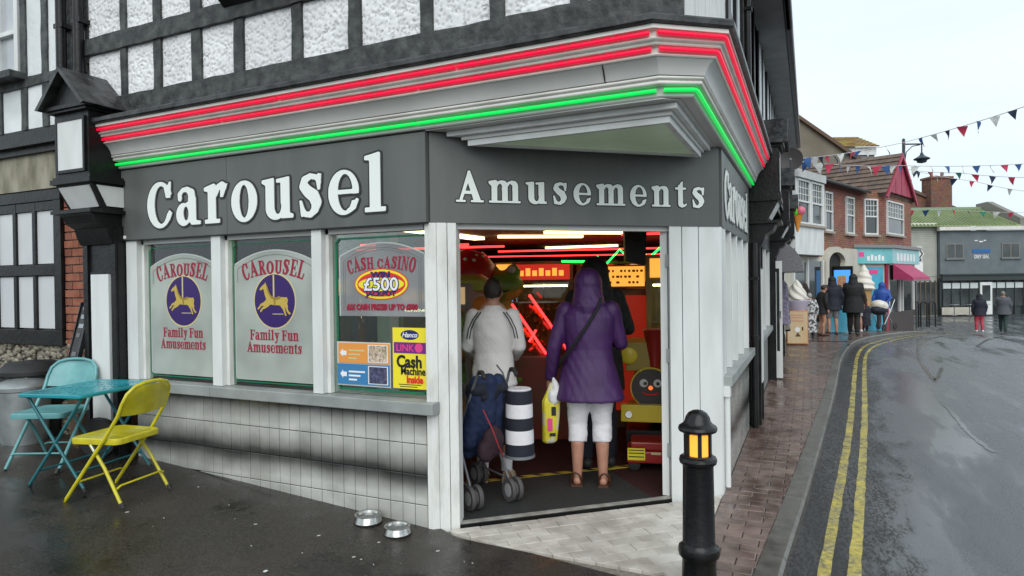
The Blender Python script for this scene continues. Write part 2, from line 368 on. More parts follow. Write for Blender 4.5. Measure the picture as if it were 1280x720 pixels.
class Ras:
    def __init__(s, w_, h_, ppu=120, ox=.15, oy=.4):
        s.p = ppu; s.ox, s.oy = ox, oy; s.X, s.Y = np.meshgrid(np.arange(int((w_+2*ox)*ppu))/ppu-ox, np.arange(int((h_+oy+.2)*ppu))/ppu-oy); s.m = np.zeros(s.X.shape, bool)
    def E(s, cx, cy, rx, ry, op=1): return s._(((s.X-cx)/rx)**2+((s.Y-cy)/ry)**2 <= 1, op)
    def B(s, x0, y0, x1, y1, op=1): return s._((s.X >= x0) & (s.X <= x1) & (s.Y >= y0) & (s.Y <= y1), op)
    def P(s, pts, op=1):
        ins = np.zeros(s.X.shape, bool); n = len(pts)
        for i in range(n):
            (x1, y1), (x2, y2) = pts[i], pts[(i+1) % n]
            if y1 == y2: continue
            c = ((y1 > s.Y) != (y2 > s.Y)) & (s.X < (x2-x1)*(s.Y-y1)/(y2-y1)+x1); ins ^= c
        return s._(ins, op)
    def S(s, pts, op=1):
        q = np.zeros(s.X.shape, bool)
        for (x1, y1, w1), (x2, y2, w2) in zip(pts, pts[1:]):
            dx, dy = x2-x1, y2-y1; L_ = dx*dx+dy*dy+1e-9; t = np.clip(((s.X-x1)*dx+(s.Y-y1)*dy)/L_, 0, 1)
            q |= (s.X-x1-t*dx)**2+(s.Y-y1-t*dy)**2 <= (w1+(w2-w1)*t)**2
        return s._(q, op)
    def _(s, q, op):
        if op > 0: s.m |= q
        else: s.m &= ~q
        return s
    def loops(s, grow=0, tol=.35):
        m_ = s.m
        if grow:
            r = grow*s.p; k = int(math.ceil(r)); P_ = np.pad(m_, k); o = np.zeros(m_.shape, bool)
            for dy in range(-k, k+1):
                for dx in range(-k, k+1):
                    if dx*dx+dy*dy <= r*r: o |= P_[k+dy:k+dy+m_.shape[0], k+dx:k+dx+m_.shape[1]]
            m_ = o
        return [[(x/s.p-s.ox, y/s.p-s.oy) for x, y in simplify(l, tol)] for l in contours(m_, 4)]
def spts(cx, cy, rx, ry, a0, a1, w0, w1, n=10):
    return [(cx+rx*math.cos(R(a0+(a1-a0)*i/n)), cy+ry*math.sin(R(a0+(a1-a0)*i/n)), w0+(w1-w0)*math.sin(PI*i/n)) for i in range(n+1)]
def glyph(ch):
    g = Ras(1.7 if ch == 'm' else 1.25, 1.5)
    if ch == 'C':
        g.E(.55, .6, .52, .64).E(.6, .6, .27, .52, -1).B(.62, .36, 1.2, .86, -1).P([(.80, .78), (.98, .78), (1.0, 1.22), (.93, 1.22), (.85, 1.1), (.72, 1.05)]).P([(.78, .2), (.92, .45), (1.03, .36), (.95, .18), (.8, .06)]); w_ = 1.1
    elif ch == 'a':
        g.S([(.16, .72, .075), (.15, .84, .07), (.28, .95, .06), (.45, .96, .07), (.6, .85, .12), (.63, .6, .14)]).B(.48, .12, .77, .72).E(.30, .29, .29, .31).P([(.3, .55), (.6, .68), (.6, .5), (.3, .45)]).E(.39, .31, .10, .19, -1).B(.49, .08, .77, .6).P([(.6, 0), (.95, 0), (.95, .09), (.77, .12), (.77, .3), (.5, .3), (.5, .1)]); w_ = 1.0
    elif ch == 'r':
        g.B(.14, .04, .43, .9).B(.02, 0, .57, .1).P([(.0, .86), (.0, .95), (.36, 1.04), (.43, 1.0), (.43, .7), (.14, .7), (.14, .83)]).S([(.42, .76, .08), (.52, .93, .08), (.66, .98, .09), (.74, .93, .09)]).P([(.6, .66), (.7, .66), (.86, 1.0), (.6, 1.02)]); w_ = .9
    elif ch == 'o':
        g.E(.45, .5, .45, .53).E(.45, .5, .16, .42, -1); w_ = .98
    elif ch == 'u':
        g.B(.12, .25, .40, .95).P([(0, .9), (0, .98), (.40, 1.02), (.40, .82), (.12, .84)]).E(.45, .26, .33, .29).B(.62, .08, .90, .98).P([(.48, .9), (.48, .98), (.90, 1.02), (.90, .82), (.62, .84)]).E(.52, .3, .115, .19, -1).B(.405, .3, .62, .89, -1).P([(.64, 0), (1.02, 0), (1.02, .09), (.9, .13), (.9, .3), (.64, .3)]); w_ = 1.1
    elif ch == 's':
        g.S([(.66, .80, .05), (.56, .93, .065), (.38, .965, .07), (.2, .88, .10), (.17, .73, .13), (.3, .6, .145), (.48, .48, .16), (.56, .32, .155), (.52, .16, .11), (.38, .04, .075), (.22, .05, .065), (.12, .2, .045)]).P([(.60, .62), (.68, .62), (.72, 1.0), (.62, 1.02), (.55, .9)]).P([(.08, .0), (.16, .0), (.22, .1), (.1, .4), (.03, .4)]); w_ = .84
    elif ch == 'e':
        g.E(.45, .5, .45, .53).E(.50, .5, .22, .43, -1).B(.24, .46, .88, .56).B(.55, .30, 1.0, .455, -1).S([(.6, .06, .06), (.75, .14, .06), (.84, .3, .045)]); w_ = .98
    elif ch == 'l':
        g.B(.14, .04, .44, 1.28).B(0, 0, .58, .1).P([(0, 1.2), (0, 1.29), (.4, 1.36), (.44, 1.34), (.44, 1.1), (.14, 1.1), (.14, 1.18)]); w_ = .66
    elif ch == 'A':
        g.P([(.12, .05), (.26, .05), (.62, 1.1), (.58, 1.4), (.54, 1.4)]).P([(.54, 1.42), (.64, 1.42), (1.14, .05), (.80, .05), (.46, 1.1)]).B(.28, .36, .86, .5).B(-.02, 0, .42, .09).B(.66, 0, 1.26, .09); w_ = 1.3
    elif ch == 'm':
        for x in (.12, .62, 1.12): g.B(x, .05, x+.27, .82).B(x-.12, 0, x+.38, .09)
        g.P([(-.02, .88), (-.02, .97), (.3, 1.04), (.39, 1.0), (.39, .75), (.12, .75)]).E(.68, .78, .21, .24).E(1.18, .78, .21, .24).E(.50, .74, .12, .13, -1).E(1.0, .74, .12, .13, -1).B(.39, .095, .615, .74, -1).B(.89, .095, 1.115, .74, -1).B(.12, .5, .39, .97).S([(.3, .75, .08), (.45, .92, .06), (.6, .96, .07)]).S([(.8, .75, .08), (.95, .92, .06), (1.1, .96, .07)]); w_ = 1.55
    elif ch == 'n':
        for x in (.12, .64): g.B(x, .05, x+.27, .82).B(x-.12, 0, x+.38, .09)
        g.P([(-.02, .88), (-.02, .97), (.3, 1.04), (.39, 1.0), (.39, .75), (.12, .75)]).E(.70, .78, .21, .24).E(.52, .74, .12, .13, -1).B(.39, .095, .635, .74, -1).B(.12, .5, .39, .97).S([(.3, .75, .08), (.45, .92, .06), (.62, .96, .07)]); w_ = 1.08
    elif ch == 'i':
        g.B(.14, .04, .42, .9).B(0, 0, .56, .1).P([(0, .86), (0, .96), (.42, 1.02), (.42, .75), (.14, .78)]).E(.28, 1.22, .16, .15); w_ = .64
    elif ch == 'y':
        g.P([(.08, .95), (.40, .95), (.66, .2), (.52, -.12)]).P([(.68, .95), (.84, .95), (.52, -.12), (.42, .0)]).B(-.02, .88, .5, .98).B(.58, .88, .98, .98).S([(.5, -.02, .08), (.38, -.26, .08), (.2, -.3, .1)]); w_ = 1.0
    elif ch == 'F':
        g.B(.16, .04, .46, 1.3).B(0, 0, .62, .1).B(0, 1.22, 1.0, 1.32).P([(.86, 1.3), (1.0, 1.3), (1.02, .95), (.92, .95)]).B(.4, .62, .75, .74).B(.7, .5, .8, .86); w_ = 1.1
    elif ch == 'R':
        g.B(.14, .04, .42, 1.3).B(0, 0, .54, .1).B(0, 1.22, .5, 1.32).E(.5, .98, .38, .34).E(.48, .98, .16, .22, -1).B(.14, .1, .42, 1.25).P([(.42, .66), (.66, .70), (1.02, .1), (.68, .0)]).B(.68, 0, 1.08, .1); w_ = 1.1
    elif ch == 'O':
        g.E(.54, .65, .54, .68).E(.54, .65, .22, .52, -1); w_ = 1.14
    elif ch == 'U':
        g.B(.14, .4, .42, 1.3).B(.74, .4, .96, 1.3).B(0, 1.22, .56, 1.32).B(.6, 1.22, 1.08, 1.32).E(.55, .42, .41, .44).E(.58, .46, .17, .30, -1).B(.42, .46, .74, 1.2, -1); w_ = 1.14
    elif ch == 'S':
        g.S([(.78, 1.05, .06), (.66, 1.22, .08), (.45, 1.26, .09), (.25, 1.15, .13), (.22, .95, .16), (.4, .76, .18), (.6, .6, .19), (.7, .38, .18), (.6, .16, .12), (.42, .06, .09), (.24, .1, .07), (.12, .32, .06)]).P([(.7, .88), (.86, .88), (.88, 1.32), (.76, 1.3)]).P([(.04, .0), (.14, 0), (.2, .46), (.04, .46)]); w_ = 1.0
    elif ch == 'E':
        g.B(.14, .04, .42, 1.3).B(0, 0, .9, .11).B(0, 1.21, .88, 1.32).P([(.76, 1.3), (.88, 1.3), (.92, .95), (.82, .95)]).P([(.78, 0), (.92, 0), (.98, .4), (.86, .4)]).B(.4, .6, .66, .72).B(.62, .48, .72, .84); w_ = 1.04
    elif ch == 'L':
        g.B(.14, .04, .42, 1.3).B(0, 1.22, .58, 1.32).B(0, 0, .88, .11).P([(.74, 0), (.9, 0), (.98, .46), (.86, .46)]); w_ = 1.02
    elif ch == 'H':
        g.B(.14, .04, .42, 1.3).B(.78, .04, 1.06, 1.3).B(0, 0, .55, .1).B(0, 1.22, .55, 1.32).B(.65, 0, 1.2, .1).B(.65, 1.22, 1.2, 1.32).B(.4, .6, .8, .72); w_ = 1.28
    elif ch == 'I':
        g.B(.14, .04, .44, 1.3).B(0, 0, .58, .1).B(0, 1.22, .58, 1.32); w_ = .66
    elif ch == 'N':
        g.B(.14, .04, .26, 1.3).B(.88, .04, 1.0, 1.3).P([(.08, 1.32), (.4, 1.32), (1.0, .0), (.8, 0)]).B(0, 0, .42, .09).B(0, 1.23, .4, 1.32).B(.72, 1.23, 1.16, 1.32); w_ = 1.22
    elif ch == 't':
        g.B(.16, .15, .43, 1.1).B(0, .87, .6, .98).P([(.16, .95), (.43, .95), (.43, 1.3), (.3, 1.22)]).E(.38, .18, .22, .2).E(.52, .26, .1, .14, -1).S([(.45, .05, .05), (.55, .08, .045), (.63, .16, .03)]); w_ = .72
    return g, w_
GC = {}
letter_white = mat('white_acrylic_letter', (.80, .85, .81), .3)
letter_edge = mat('black_letter_edge', (.01, .01, .01), .3)
def sign_text(text, origin, ux, uy, nrm, xh, parent, track=.0, sy=1.0, sizes=None):
    """raised letters on a board: black backing letter and white face"""
    o = Vector(origin); ux, uy, nrm = Vector(ux).normalized(), Vector(uy).normalized(), Vector(nrm).normalized(); x = 0
    M = Matrix((ux, uy, nrm)).transposed().to_4x4()
    for i, ch in enumerate(text):
        k = sizes[i] if sizes else 1
        if ch not in GC:
            g, w_ = glyph(ch); GC[ch] = (flatmesh('letter', g.loops(.006), 1, letter_white, .05), flatmesh('letter_edge', g.loops(.052), 1, letter_edge, .05), w_)
        a, b, w_ = GC[ch]
        lo = bpy.data.objects.new('letter', b); COL.objects.link(lo); lo.parent = parent; lo.matrix_local = Matrix.Translation(o-OFF+ux*x) @ M @ Matrix.Diagonal((xh*k, xh*k*sy, .35*xh, 1))
        lo['label'] = 'black edged letter '+ch
        fo = bpy.data.objects.new('letter_face', a); COL.objects.link(fo); fo.parent = lo; fo.location = (0, 0, .05)
        x += w_*xh*k+track
    return x
def ftext(s, size, m, parent, origin, ux, uy, bold=0, ext=.002, align='CENTER', sx=1, name='lettering', shear=0, space=1):
    """flat printed or thin cut lettering"""
    cu_ = bpy.data.curves.new(name, 'FONT'); cu_.body = s; cu_.size = size; cu_.offset = bold; cu_.extrude = ext/2; cu_.align_x = align; cu_.resolution_u = 3; cu_.shear = shear; cu_.space_character = space
    o = bpy.data.objects.new('tmp', cu_); COL.objects.link(o); dg = bpy.context.evaluated_depsgraph_get(); dg.update()
    me = bpy.data.meshes.new_from_object(o.evaluated_get(dg)); bpy.data.objects.remove(o); bpy.data.curves.remove(cu_)
    me.name = name; me.materials.clear(); me.materials.append(m)
    ux, uy = Vector(ux).normalized(), Vector(uy).normalized(); M = Matrix((ux, uy, ux.cross(uy))).transposed().to_4x4()
    t = bpy.data.objects.new(name, me); COL.objects.link(t); t.parent = parent
    t.matrix_local = Matrix.Translation(Vector(origin)-OFF) @ M @ Matrix.Diagonal((sx, 1, 1, 1)); return t
def W(s, d, z=0):
    """plan point s metres right and d metres ahead along the street view axis"""
    return Vector((s*math.cos(YAW)-d*math.sin(YAW), s*math.sin(YAW)+d*math.cos(YAW), z))
def smst(t): t = min(1, max(0, t)); return t*t*(3-2*t)
def G(x, y): return .066*min(5.2, max(0, -2.24-x)) - .9*smst((y-20)/18)

# ================================================================== SETTING
def grid(name, xs, ys, zf, m, keep=None, kind='structure'):
    mb = MB(); vs = [(x, y, zf(x, y)) for y in ys for x in xs]; nx = len(xs); fs = []
    for j in range(len(ys)-1):
        for i in range(nx-1):
            if keep is None or keep((xs[i]+xs[i+1])/2, (ys[j]+ys[j+1])/2): fs.append((j*nx+i, j*nx+i+1, (j+1)*nx+i+1, (j+1)*nx+i))
    mb.add(vs, fs); return mb.build(name, m, kind=kind, sm=60)
def frange(a, b, st): n = max(1, int(round((b-a)/st))); return [a+(b-a)*i/n for i in range(n+1)]
ground_m = mat('damp_earth', (.06, .055, .045), .8, (.09, .085, .07), 3)
grid('ground', [-900, -200, -60, -12, -6, -2.24, 0, 6, 12, 60, 200, 900], [-900, -200, -40, -4, 5, 12]+frange(18, 40, 1.1)+[60, 120, 300, 1200], lambda x, y: G(x, y)-.17, ground_m)
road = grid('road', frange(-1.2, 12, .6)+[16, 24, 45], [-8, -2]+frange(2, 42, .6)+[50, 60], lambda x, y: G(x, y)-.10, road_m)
KP = [(-.42, -2), (-.25, 2), (-.15, 3.84), (-.05, 5.0), (.15, 7.76), (.34, 10.6), (.55, 14.36), (.74, 16.35), (1.0, 18.5), (1.44, 20.1), (1.96, 21.3), (2.8, 23.7), (3.7, 26.4), (4.6, 29.2), (5.1, 31.5), (4.9, 33.2), (3.9, 34.3), (1.5, 35)]
LP = [(-.60, -2), (-.60, 2), (-.60, 3.84), (-.60, 5.0), (-.62, 7.76), (-.62, 10.6), (-.62, 14.36), (-.62, 16.35), (-.62, 18.5), (-.62, 20.0), (-.4, 20.4), (.9, 23.7), (1.8, 26.2), (3.3, 29.2), (3.6, 31.5), (3.4, 32.2), (2.9, 32.6), (1.5, 33)]
def dens(P, n):
    out = []
    for (a, b) in zip(P, P[1:]):
        for i in range(n): t = i/n; out.append((a[0]+(b[0]-a[0])*t, a[1]+(b[1]-a[1])*t))
    return out+[P[-1]]
def smooth_path(P, it=2):
    for _ in range(it): P = [P[0]]+[((P[i-1][0]+2*P[i][0]+P[i+1][0])/4, (P[i-1][1]+2*P[i][1]+P[i+1][1])/4) for i in range(1, len(P)-1)]+[P[-1]]
    return P
KD = smooth_path(dens(KP, 6), 5); LD = dens(LP, 6)
def side(P, i):
    a = P[max(i-1, 0)]; b = P[min(i+1, len(P)-1)]; dx, dy = b[0]-a[0], b[1]-a[1]; l = math.hypot(dx, dy); return (-dy/l, dx/l)
KI = [(p[0]+side(KD, i)[0]*.135, p[1]+side(KD, i)[1]*.135) for i, p in enumerate(KD)]
mb = MB()
for i in range(len(KD)-1):
    a, b, c, d = LD[i], KI[i], KI[i+1], LD[i+1]
    mb.add([(p[0], p[1], G(*p)-.012) for p in (a, b, c, d)], [(0, 1, 2, 3)])
pav = mb.build('pavement', pave_j, kind='structure')
# far pavement surface beyond the separately laid pavers
mb = MB()
for i in range(len(KD)-1):
    if LD[i][1] < 18.2: continue
    a, b, c, d = LD[i], KI[i], KI[i+1], LD[i+1]
    mb.add([(p[0], p[1], G(*p)-.002) for p in (a, b, c, d)], [(0, 1, 2, 3)])
mb.build('pavement_surface', pave_m, pav)
def clip(poly, side_fn):
    out = []
    for i in range(len(poly)):
        a, b = poly[i], poly[(i+1) % len(poly)]; fa, fb = side_fn(a), side_fn(b)
        if fa >= 0: out.append(a)
        if (fa >= 0) != (fb >= 0): t = fa/(fa-fb); out.append((a[0]+(b[0]-a[0])*t, a[1]+(b[1]-a[1])*t))
    return out
def halfplane(p, q):   # left of p->q is kept
    return lambda a: (q[0]-p[0])*(a[1]-p[1])-(q[1]-p[1])*(a[0]-p[0])
def area(p): return abs(sum(p[i][0]*p[(i+1) % len(p)][1]-p[(i+1) % len(p)][0]*p[i][1] for i in range(len(p))))/2
def slab(mb, poly, z0, z1, ch=.004):
    """little paver with chamfered edge"""
    cx = sum(p[0] for p in poly)/len(poly); cy = sum(p[1] for p in poly)/len(poly); n = len(poly)
    def ins(p, e): dx, dy = p[0]-cx, p[1]-cy; l = math.hypot(dx, dy)+1e-9; k = max(0, l-e*1.4)/l; return (cx+dx*k, cy+dy*k)
    tl = random.uniform(-.0015, .0015), random.uniform(-.0015, .0015)
    if sum(poly[i][0]*poly[(i+1) % n][1]-poly[(i+1) % n][0]*poly[i][1] for i in range(n)) < 0: poly = poly[::-1]
    z = z1+random.uniform(-.0015, .0015)
    vs = [(p[0], p[1], z0) for p in poly]+[(p[0], p[1], z-ch) for p in poly]+[(*ins(p, ch), z+tl[0]*(1 if p[0] > cx else -1)+tl[1]*(1 if p[1] > cy else -1)) for p in poly]
    fs = [tuple(range(2*n, 3*n))]
    for r in (0, n): fs += [(r+i, r+(i+1) % n, r+n+(i+1) % n, r+n+i) for i in range(n)]
    mb.add(vs, fs)
paver_cols = []
for k in range(5):
    a = .85+.08*k; paver_cols.append(wetmat('wet_paver_shade_%s' % 'abcde'[k], (.088*a, .054*a, .044*a), (.185*a, .125*a, .105*a), 9, .14, .42, .5, 90, None, 1.6))
# kerb line at a given y
def kx(y):
    for (a, b) in zip(KI, KI[1:]):
        if a[1] <= y <= b[1]: return a[0]+(b[0]-a[0])*(y-a[1])/(b[1]-a[1])
    return KI[0][0]
npv = 0; rest = MB(); row = 0; y = 2.55
while y < 18.2:
    x = -.6 if row % 2 == 0 else -.7
    while x < kx(y+.05)-.01:
        poly = [(x+.003, y+.003), (x+.200, y+.003), (x+.200, y+.101), (x+.003, y+.101)]
        poly = clip(poly, lambda a: a[0]+.597)
        xr, xr2 = kx(y)-.004, kx(y+.104)-.004
        if poly: poly = clip(poly, halfplane((xr, y), (xr2, y+.104)))
        if len(poly) > 2 and area(poly) > .0012:
            if npv < 300 and y > 3.3:
                b = MB(); slab(b, poly, -.02, 0); b.build('paver', random.choice(paver_cols), pav); npv += 1
            else: slab(rest, poly, -.02, 0)
        x += .203
    y += .104; row += 1
rest.build('paver_field', pave_m, pav, kind='stuff')
# kerb stones
kerb = MB(); kerb = None
kroot = bpy.data.objects.new('kerb', None); COL.objects.link(kroot); kroot['kind'] = 'structure'
acc = 0; cur = []
for i in range(len(KD)):
    cur.append(i)
    if i: acc += math.dist(KD[i], KD[i-1])
    if acc >= .88 or i == len(KD)-1:
        if len(cur) > 1:
            mb = MB(); n = len(cur); g_ = .003
            prof = lambda i: [(KD[i][0], KD[i][1], -.17), (KD[i][0], KD[i][1], -.018), (KD[i][0]+side(KD, i)[0]*.018, KD[i][1]+side(KD, i)[1]*.018, .001), (KI[i][0], KI[i][1], .003), (KI[i][0], KI[i][1], -.17)]
            vs = []
            for j, ii in enumerate(cur):
                for p in prof(ii): vs.append((p[0], p[1], p[2]+G(KD[ii][0], KD[ii][1])))
            if True:
                # shorten both ends a hair for the joint
                for e, o_ in ((0, 1), (n-1, n-2)):
                    for q in range(5):
                        a = Vector(vs[e*5+q]); b = Vector(vs[o_*5+q]); l = (b-a).length; vs[e*5+q] = tuple(a+(b-a)*min(.4, g_/max(l, 1e-6)))
            fs = [(j*5+q, (j+1)*5+q, (j+1)*5+(q+1) % 5, j*5+(q+1) % 5) for j in range(n-1) for q in range(5)]+[(4, 3, 2, 1, 0), tuple((n-1)*5+q for q in range(5))]
            mb.add(vs, [f[::-1] for f in fs]).build('kerb_stone', kerb_m, kroot)
        cur = [i]; acc = 0
# double yellow lines: worn paint strips a few mm above the road
def ribbon(P, w_, dz, jag=0):
    mb = MB(); P = smooth_path(dens(P, 12), 30); n = len(P); vs = []
    for i, p in enumerate(P):
        s = side(P, i); a = w_/2+random.uniform(-jag, jag); b = w_/2+random.uniform(-jag, jag)
        q1 = (p[0]+s[0]*a, p[1]+s[1]*a); q2 = (p[0]-s[0]*b, p[1]-s[1]*b); vs += [(*q1, G(*q1)+dz), (*q2, G(*q2)+dz)]
    return mb.add(vs, [(2*i, 2*i+1, 2*i+3, 2*i+2) for i in range(n-1)])
ribbon([(-.25, 0), (-.08, 2.4), (.07, 4.18), (.22, 6.0), (.38, 7.95), (.55, 10.4), (.72, 13.05), (.95, 16.3), (1.25, 18.6), (1.85, 20.4), (2.5, 22.2), (3.3, 24.8), (4.4, 28), (5.3, 31)], .066, -.096, .005).build('yellow_line', yellow_m, road)
ribbon([(-.08, 0), (.08, 2.4), (.225, 4.25), (.37, 6.0), (.53, 8.0), (.70, 10.4), (.87, 13.05), (1.10, 16.2), (1.42, 18.4), (2.0, 20.1), (2.68, 22), (3.48, 24.6), (4.58, 27.9), (5.5, 31)], .066, -.096, .005).build('yellow_line', yellow_m, road)
tar = mat('wet_tar_seam', (.012, .012, .013), .16, (.03, .03, .03), 20)
for P, wd in (([(10, 38.6), (8.02, 36.5), (6.6, 30), (4.4, 25), (3.1, 21.5), (2.5, 19.2), (2.2, 17), (2.0, 15.2), (1.92, 13.7), (1.85, 12.6)], .07), ([(1.83, 12.4), (2.0, 13.1), (2.25, 14.4)], .06), ([(9.5, 35), (8.03, 31.5), (5.5, 24.5), (4.3, 21.1), (3.7, 19)], .07), ([(1.62, 10.4), (1.6, 9.3), (1.55, 8.4), (1.6, 7.6)], .05)):
    ribbon(P, wd, -.0965, .012).build('tar_seam', tar, road)
# forecourt tarmac on the left and pale block apron at the door
A = (-2.24, 3.58); B = (-.60, 5.03)
mb = MB()
xs = frange(-13, -2.3, .5)+[-2.03, -1.5, -.98, -.60]
for x0, x1 in zip(xs, xs[1:]):
    def top(x): return 3.66 if x <= -2.24 else (3.52 if x < -1.6 else 3.52-(x+1.69)*.155)
    for y0, y1 in ((-3, 1.5), (1.5, 2.6), (2.6, None)):
        ya, yb = (y1, y1) if y1 else (top(x0+1e-6), top(x1))
        mb.add([(x0, y0, G(x0, y0)), (x1, y0, G(x1, y0)), (x1, yb, G(x1, 2)), (x0, ya, G(x0, 2))], [(0, 1, 2, 3)])
mb.build('tarmac_forecourt', tarmac_m, kind='structure')
apron = MB().add([(-2.4, 3.4, -.02), (-1.69, 3.3, -.02), (-.6, 3.1, -.02), (-.6, 5.1, -.02)], [(0, 1, 2, 3)]).build('paved_apron', mat('sandy_joint', (.14, .125, .1), .8, (.22, .2, .17), 40), kind='structure')
wcols = []
for k in range(4):
    a = .93+.05*k; wcols.append(wetmat('pale_block_shade_%s' % 'abcd'[k], (.36*a, .33*a, .29*a), (.60*a, .57*a, .52*a), 6, .35, .6, .5, 80, None, 1.3))
ang = math.atan2(B[1]-A[1], B[0]-A[0]); ca, sa = math.cos(ang), math.sin(ang)
hp = [halfplane(B, A), halfplane((-2.03, 3.52), (-1.69, 3.523)), halfplane((-1.69, 3.523), (-.6, 3.353)), halfplane((-.603, 3), (-.603, 6))]
hp = [halfplane((B[0]+.03, B[1]-.03), (A[0]+.03, A[1]-.03)), halfplane((-2.3, 3.525), (-1.69, 3.523)), halfplane((-1.69, 3.523), (-.6, 3.353)), lambda a: -.603-a[0]]
v = -.01; row = 0
while v > -1.6:
    u_ = -.3+(.1 if row % 2 else 0)
    while u_ < 2.6:
        cs = [(u_+.0015, v-.0985), (u_+.1985, v-.0985), (u_+.1985, v-.0015), (u_+.0015, v-.0015)]
        poly = [(A[0]+c[0]*ca-c[1]*sa, A[1]+c[0]*sa+c[1]*ca) for c in cs]
        for h in hp:
            if poly: poly = clip(poly, h)
        if len(poly) > 2 and area(poly) > .001:
            b = MB(); slab(b, poly, -.03, 0, .003); b.build('paving_block', random.choice(wcols), apron)
        u_ += .2
    v -= .1; row += 1

# ================================================================== THE ARCADE
arc = thing('amusement_arcade', 'corner amusement arcade with grey fascia, neon cornice and timbered upper floor', 'building', (-2.24, 3.58, 0))
def part(name, mb, m, parent=None, sm=None, label=None, bev=0, kind=None): return mb.build(name, m, parent or arc, sm=sm, label=label, bev=bev, kind=kind)
# tiled stall riser under the left windows
riser = part('stall_riser', MB().box((-5.15, 3.592, -.3), (-2.27, 3.8, .75)), grout)
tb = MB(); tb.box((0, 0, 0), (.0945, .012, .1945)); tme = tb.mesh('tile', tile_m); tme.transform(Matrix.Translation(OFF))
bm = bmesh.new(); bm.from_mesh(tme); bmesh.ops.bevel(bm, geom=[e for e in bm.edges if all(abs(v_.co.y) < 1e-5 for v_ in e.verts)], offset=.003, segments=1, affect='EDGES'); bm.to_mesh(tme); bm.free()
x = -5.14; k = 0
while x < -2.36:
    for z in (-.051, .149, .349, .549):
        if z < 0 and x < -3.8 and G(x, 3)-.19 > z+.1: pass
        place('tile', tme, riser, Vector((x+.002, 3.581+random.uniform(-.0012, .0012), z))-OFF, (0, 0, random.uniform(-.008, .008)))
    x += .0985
part('window_sill', MB().box((-5.2, 3.515, .755), (-4.203, 3.8, .835)), grey_sill, bev=.006)
part('window_sill', MB().box((-4.199, 3.513, .755), (-2.195, 3.8, .834)), grey_sill, bev=.006)
for (x0, x1) in ((-5.21, -5.05), (-4.21, -4.08), (-3.21, -3.09)):
    part('window_post', MB().box((x0, 3.555, .836), (x1-.03, 3.70, 2.0)), white, bev=.004)
    part('window_bead', MB().box((x1-.03, 3.60, .836), (x1, 3.70, 2.0)), white_old, bev=.003)
part('window_head', MB().box((-5.15, 3.60, 1.962), (-2.3, 3.70, 2.0)), grey_trim)
# corner post, left of the door
part('corner_post', MB().prism([(-2.275, 3.572, -.03), (-2.238, 3.574, -.03), (-2.205, 3.604, -.03), (-2.25, 3.80, -.03), (-2.30, 3.75, -.03)], (0, 0, 2.03)), white_old, bev=.003)
part('corner_post_board', MB().prism([(-2.201, 3.6, -.03), (-2.150, 3.645, -.03), (-2.20, 3.80, -.03), (-2.245, 3.80, -.03)], (0, 0, 2.03)), white_old, bev=.003)
part('corner_post_board', MB().prism([(-2.147, 3.648, -.03), (-2.105, 3.690, -.03), (-2.16, 3.84, -.03), (-2.195, 3.802, -.03)], (0, 0, 2.03)), white_old, bev=.003)
# right of the door
part('corner_post', MB().prism([(-.605, 5.022, -.03), (-.596, 5.035, -.03), (-.596, 5.17, -.03), (-.72, 5.17, -.03), (-.82, 5.05, -.03), (-.74, 4.905, -.03)], (0, 0, 2.03)), white, bev=.003)
part('corner_post_board', MB().prism([(-.744, 4.901, -.03), (-.825, 5.045, -.03), (-.90, 4.98, -.03), (-.845, 4.812, -.03)], (0, 0, 2.03)), white, bev=.003)
part('corner_post_board', MB().prism([(-.849, 4.808, -.03), (-.905, 4.975, -.03), (-.98, 4.90, -.03), (-.925, 4.742, -.03)], (0, 0, 2.03)), white, bev=.003)
th = Vector((ca, sa, 0)); tn = Vector((sa, -ca, 0))      # along the chamfer, and out of it
A3 = Vector((A[0], A[1], 0))
def ch(t, o=0, z=0): return A3+th*t+tn*o+Vector((0, 0, z))
part('threshold', MB().obox(ch(.17, -.07, -.02), th*1.6, tn*.05, (0, 0, .03)), mat('worn_threshold', (.35, .34, .31), .6, (.2, .19, .17), 10))
part('threshold_strip', MB().obox(ch(.17, -.018, -.02), th*1.6, tn*.016, (0, 0, .025)), black)
dl = part('door_leaf', MB().box((-1.005, 4.80, .01), (-.955, 4.845, 1.98)).box((-1.005, 5.60, .01), (-.955, 5.68, 1.98)).box((-1.002, 4.845, .01), (-.958, 5.6, .2)).box((-1.002, 4.845, 1.88), (-.958, 5.6, 1.98)), white, label='open white door leaf folded inwards')
part('door_pane', MB().box((-.984, 4.845, .2), (-.976, 5.6, 1.88)), glass, dl)
for z in (.3, 1.0, 1.7): part('hinge', MB().box((-.965, 4.788, z), (-.925, 4.80, z+.1)), grey_sill, dl)
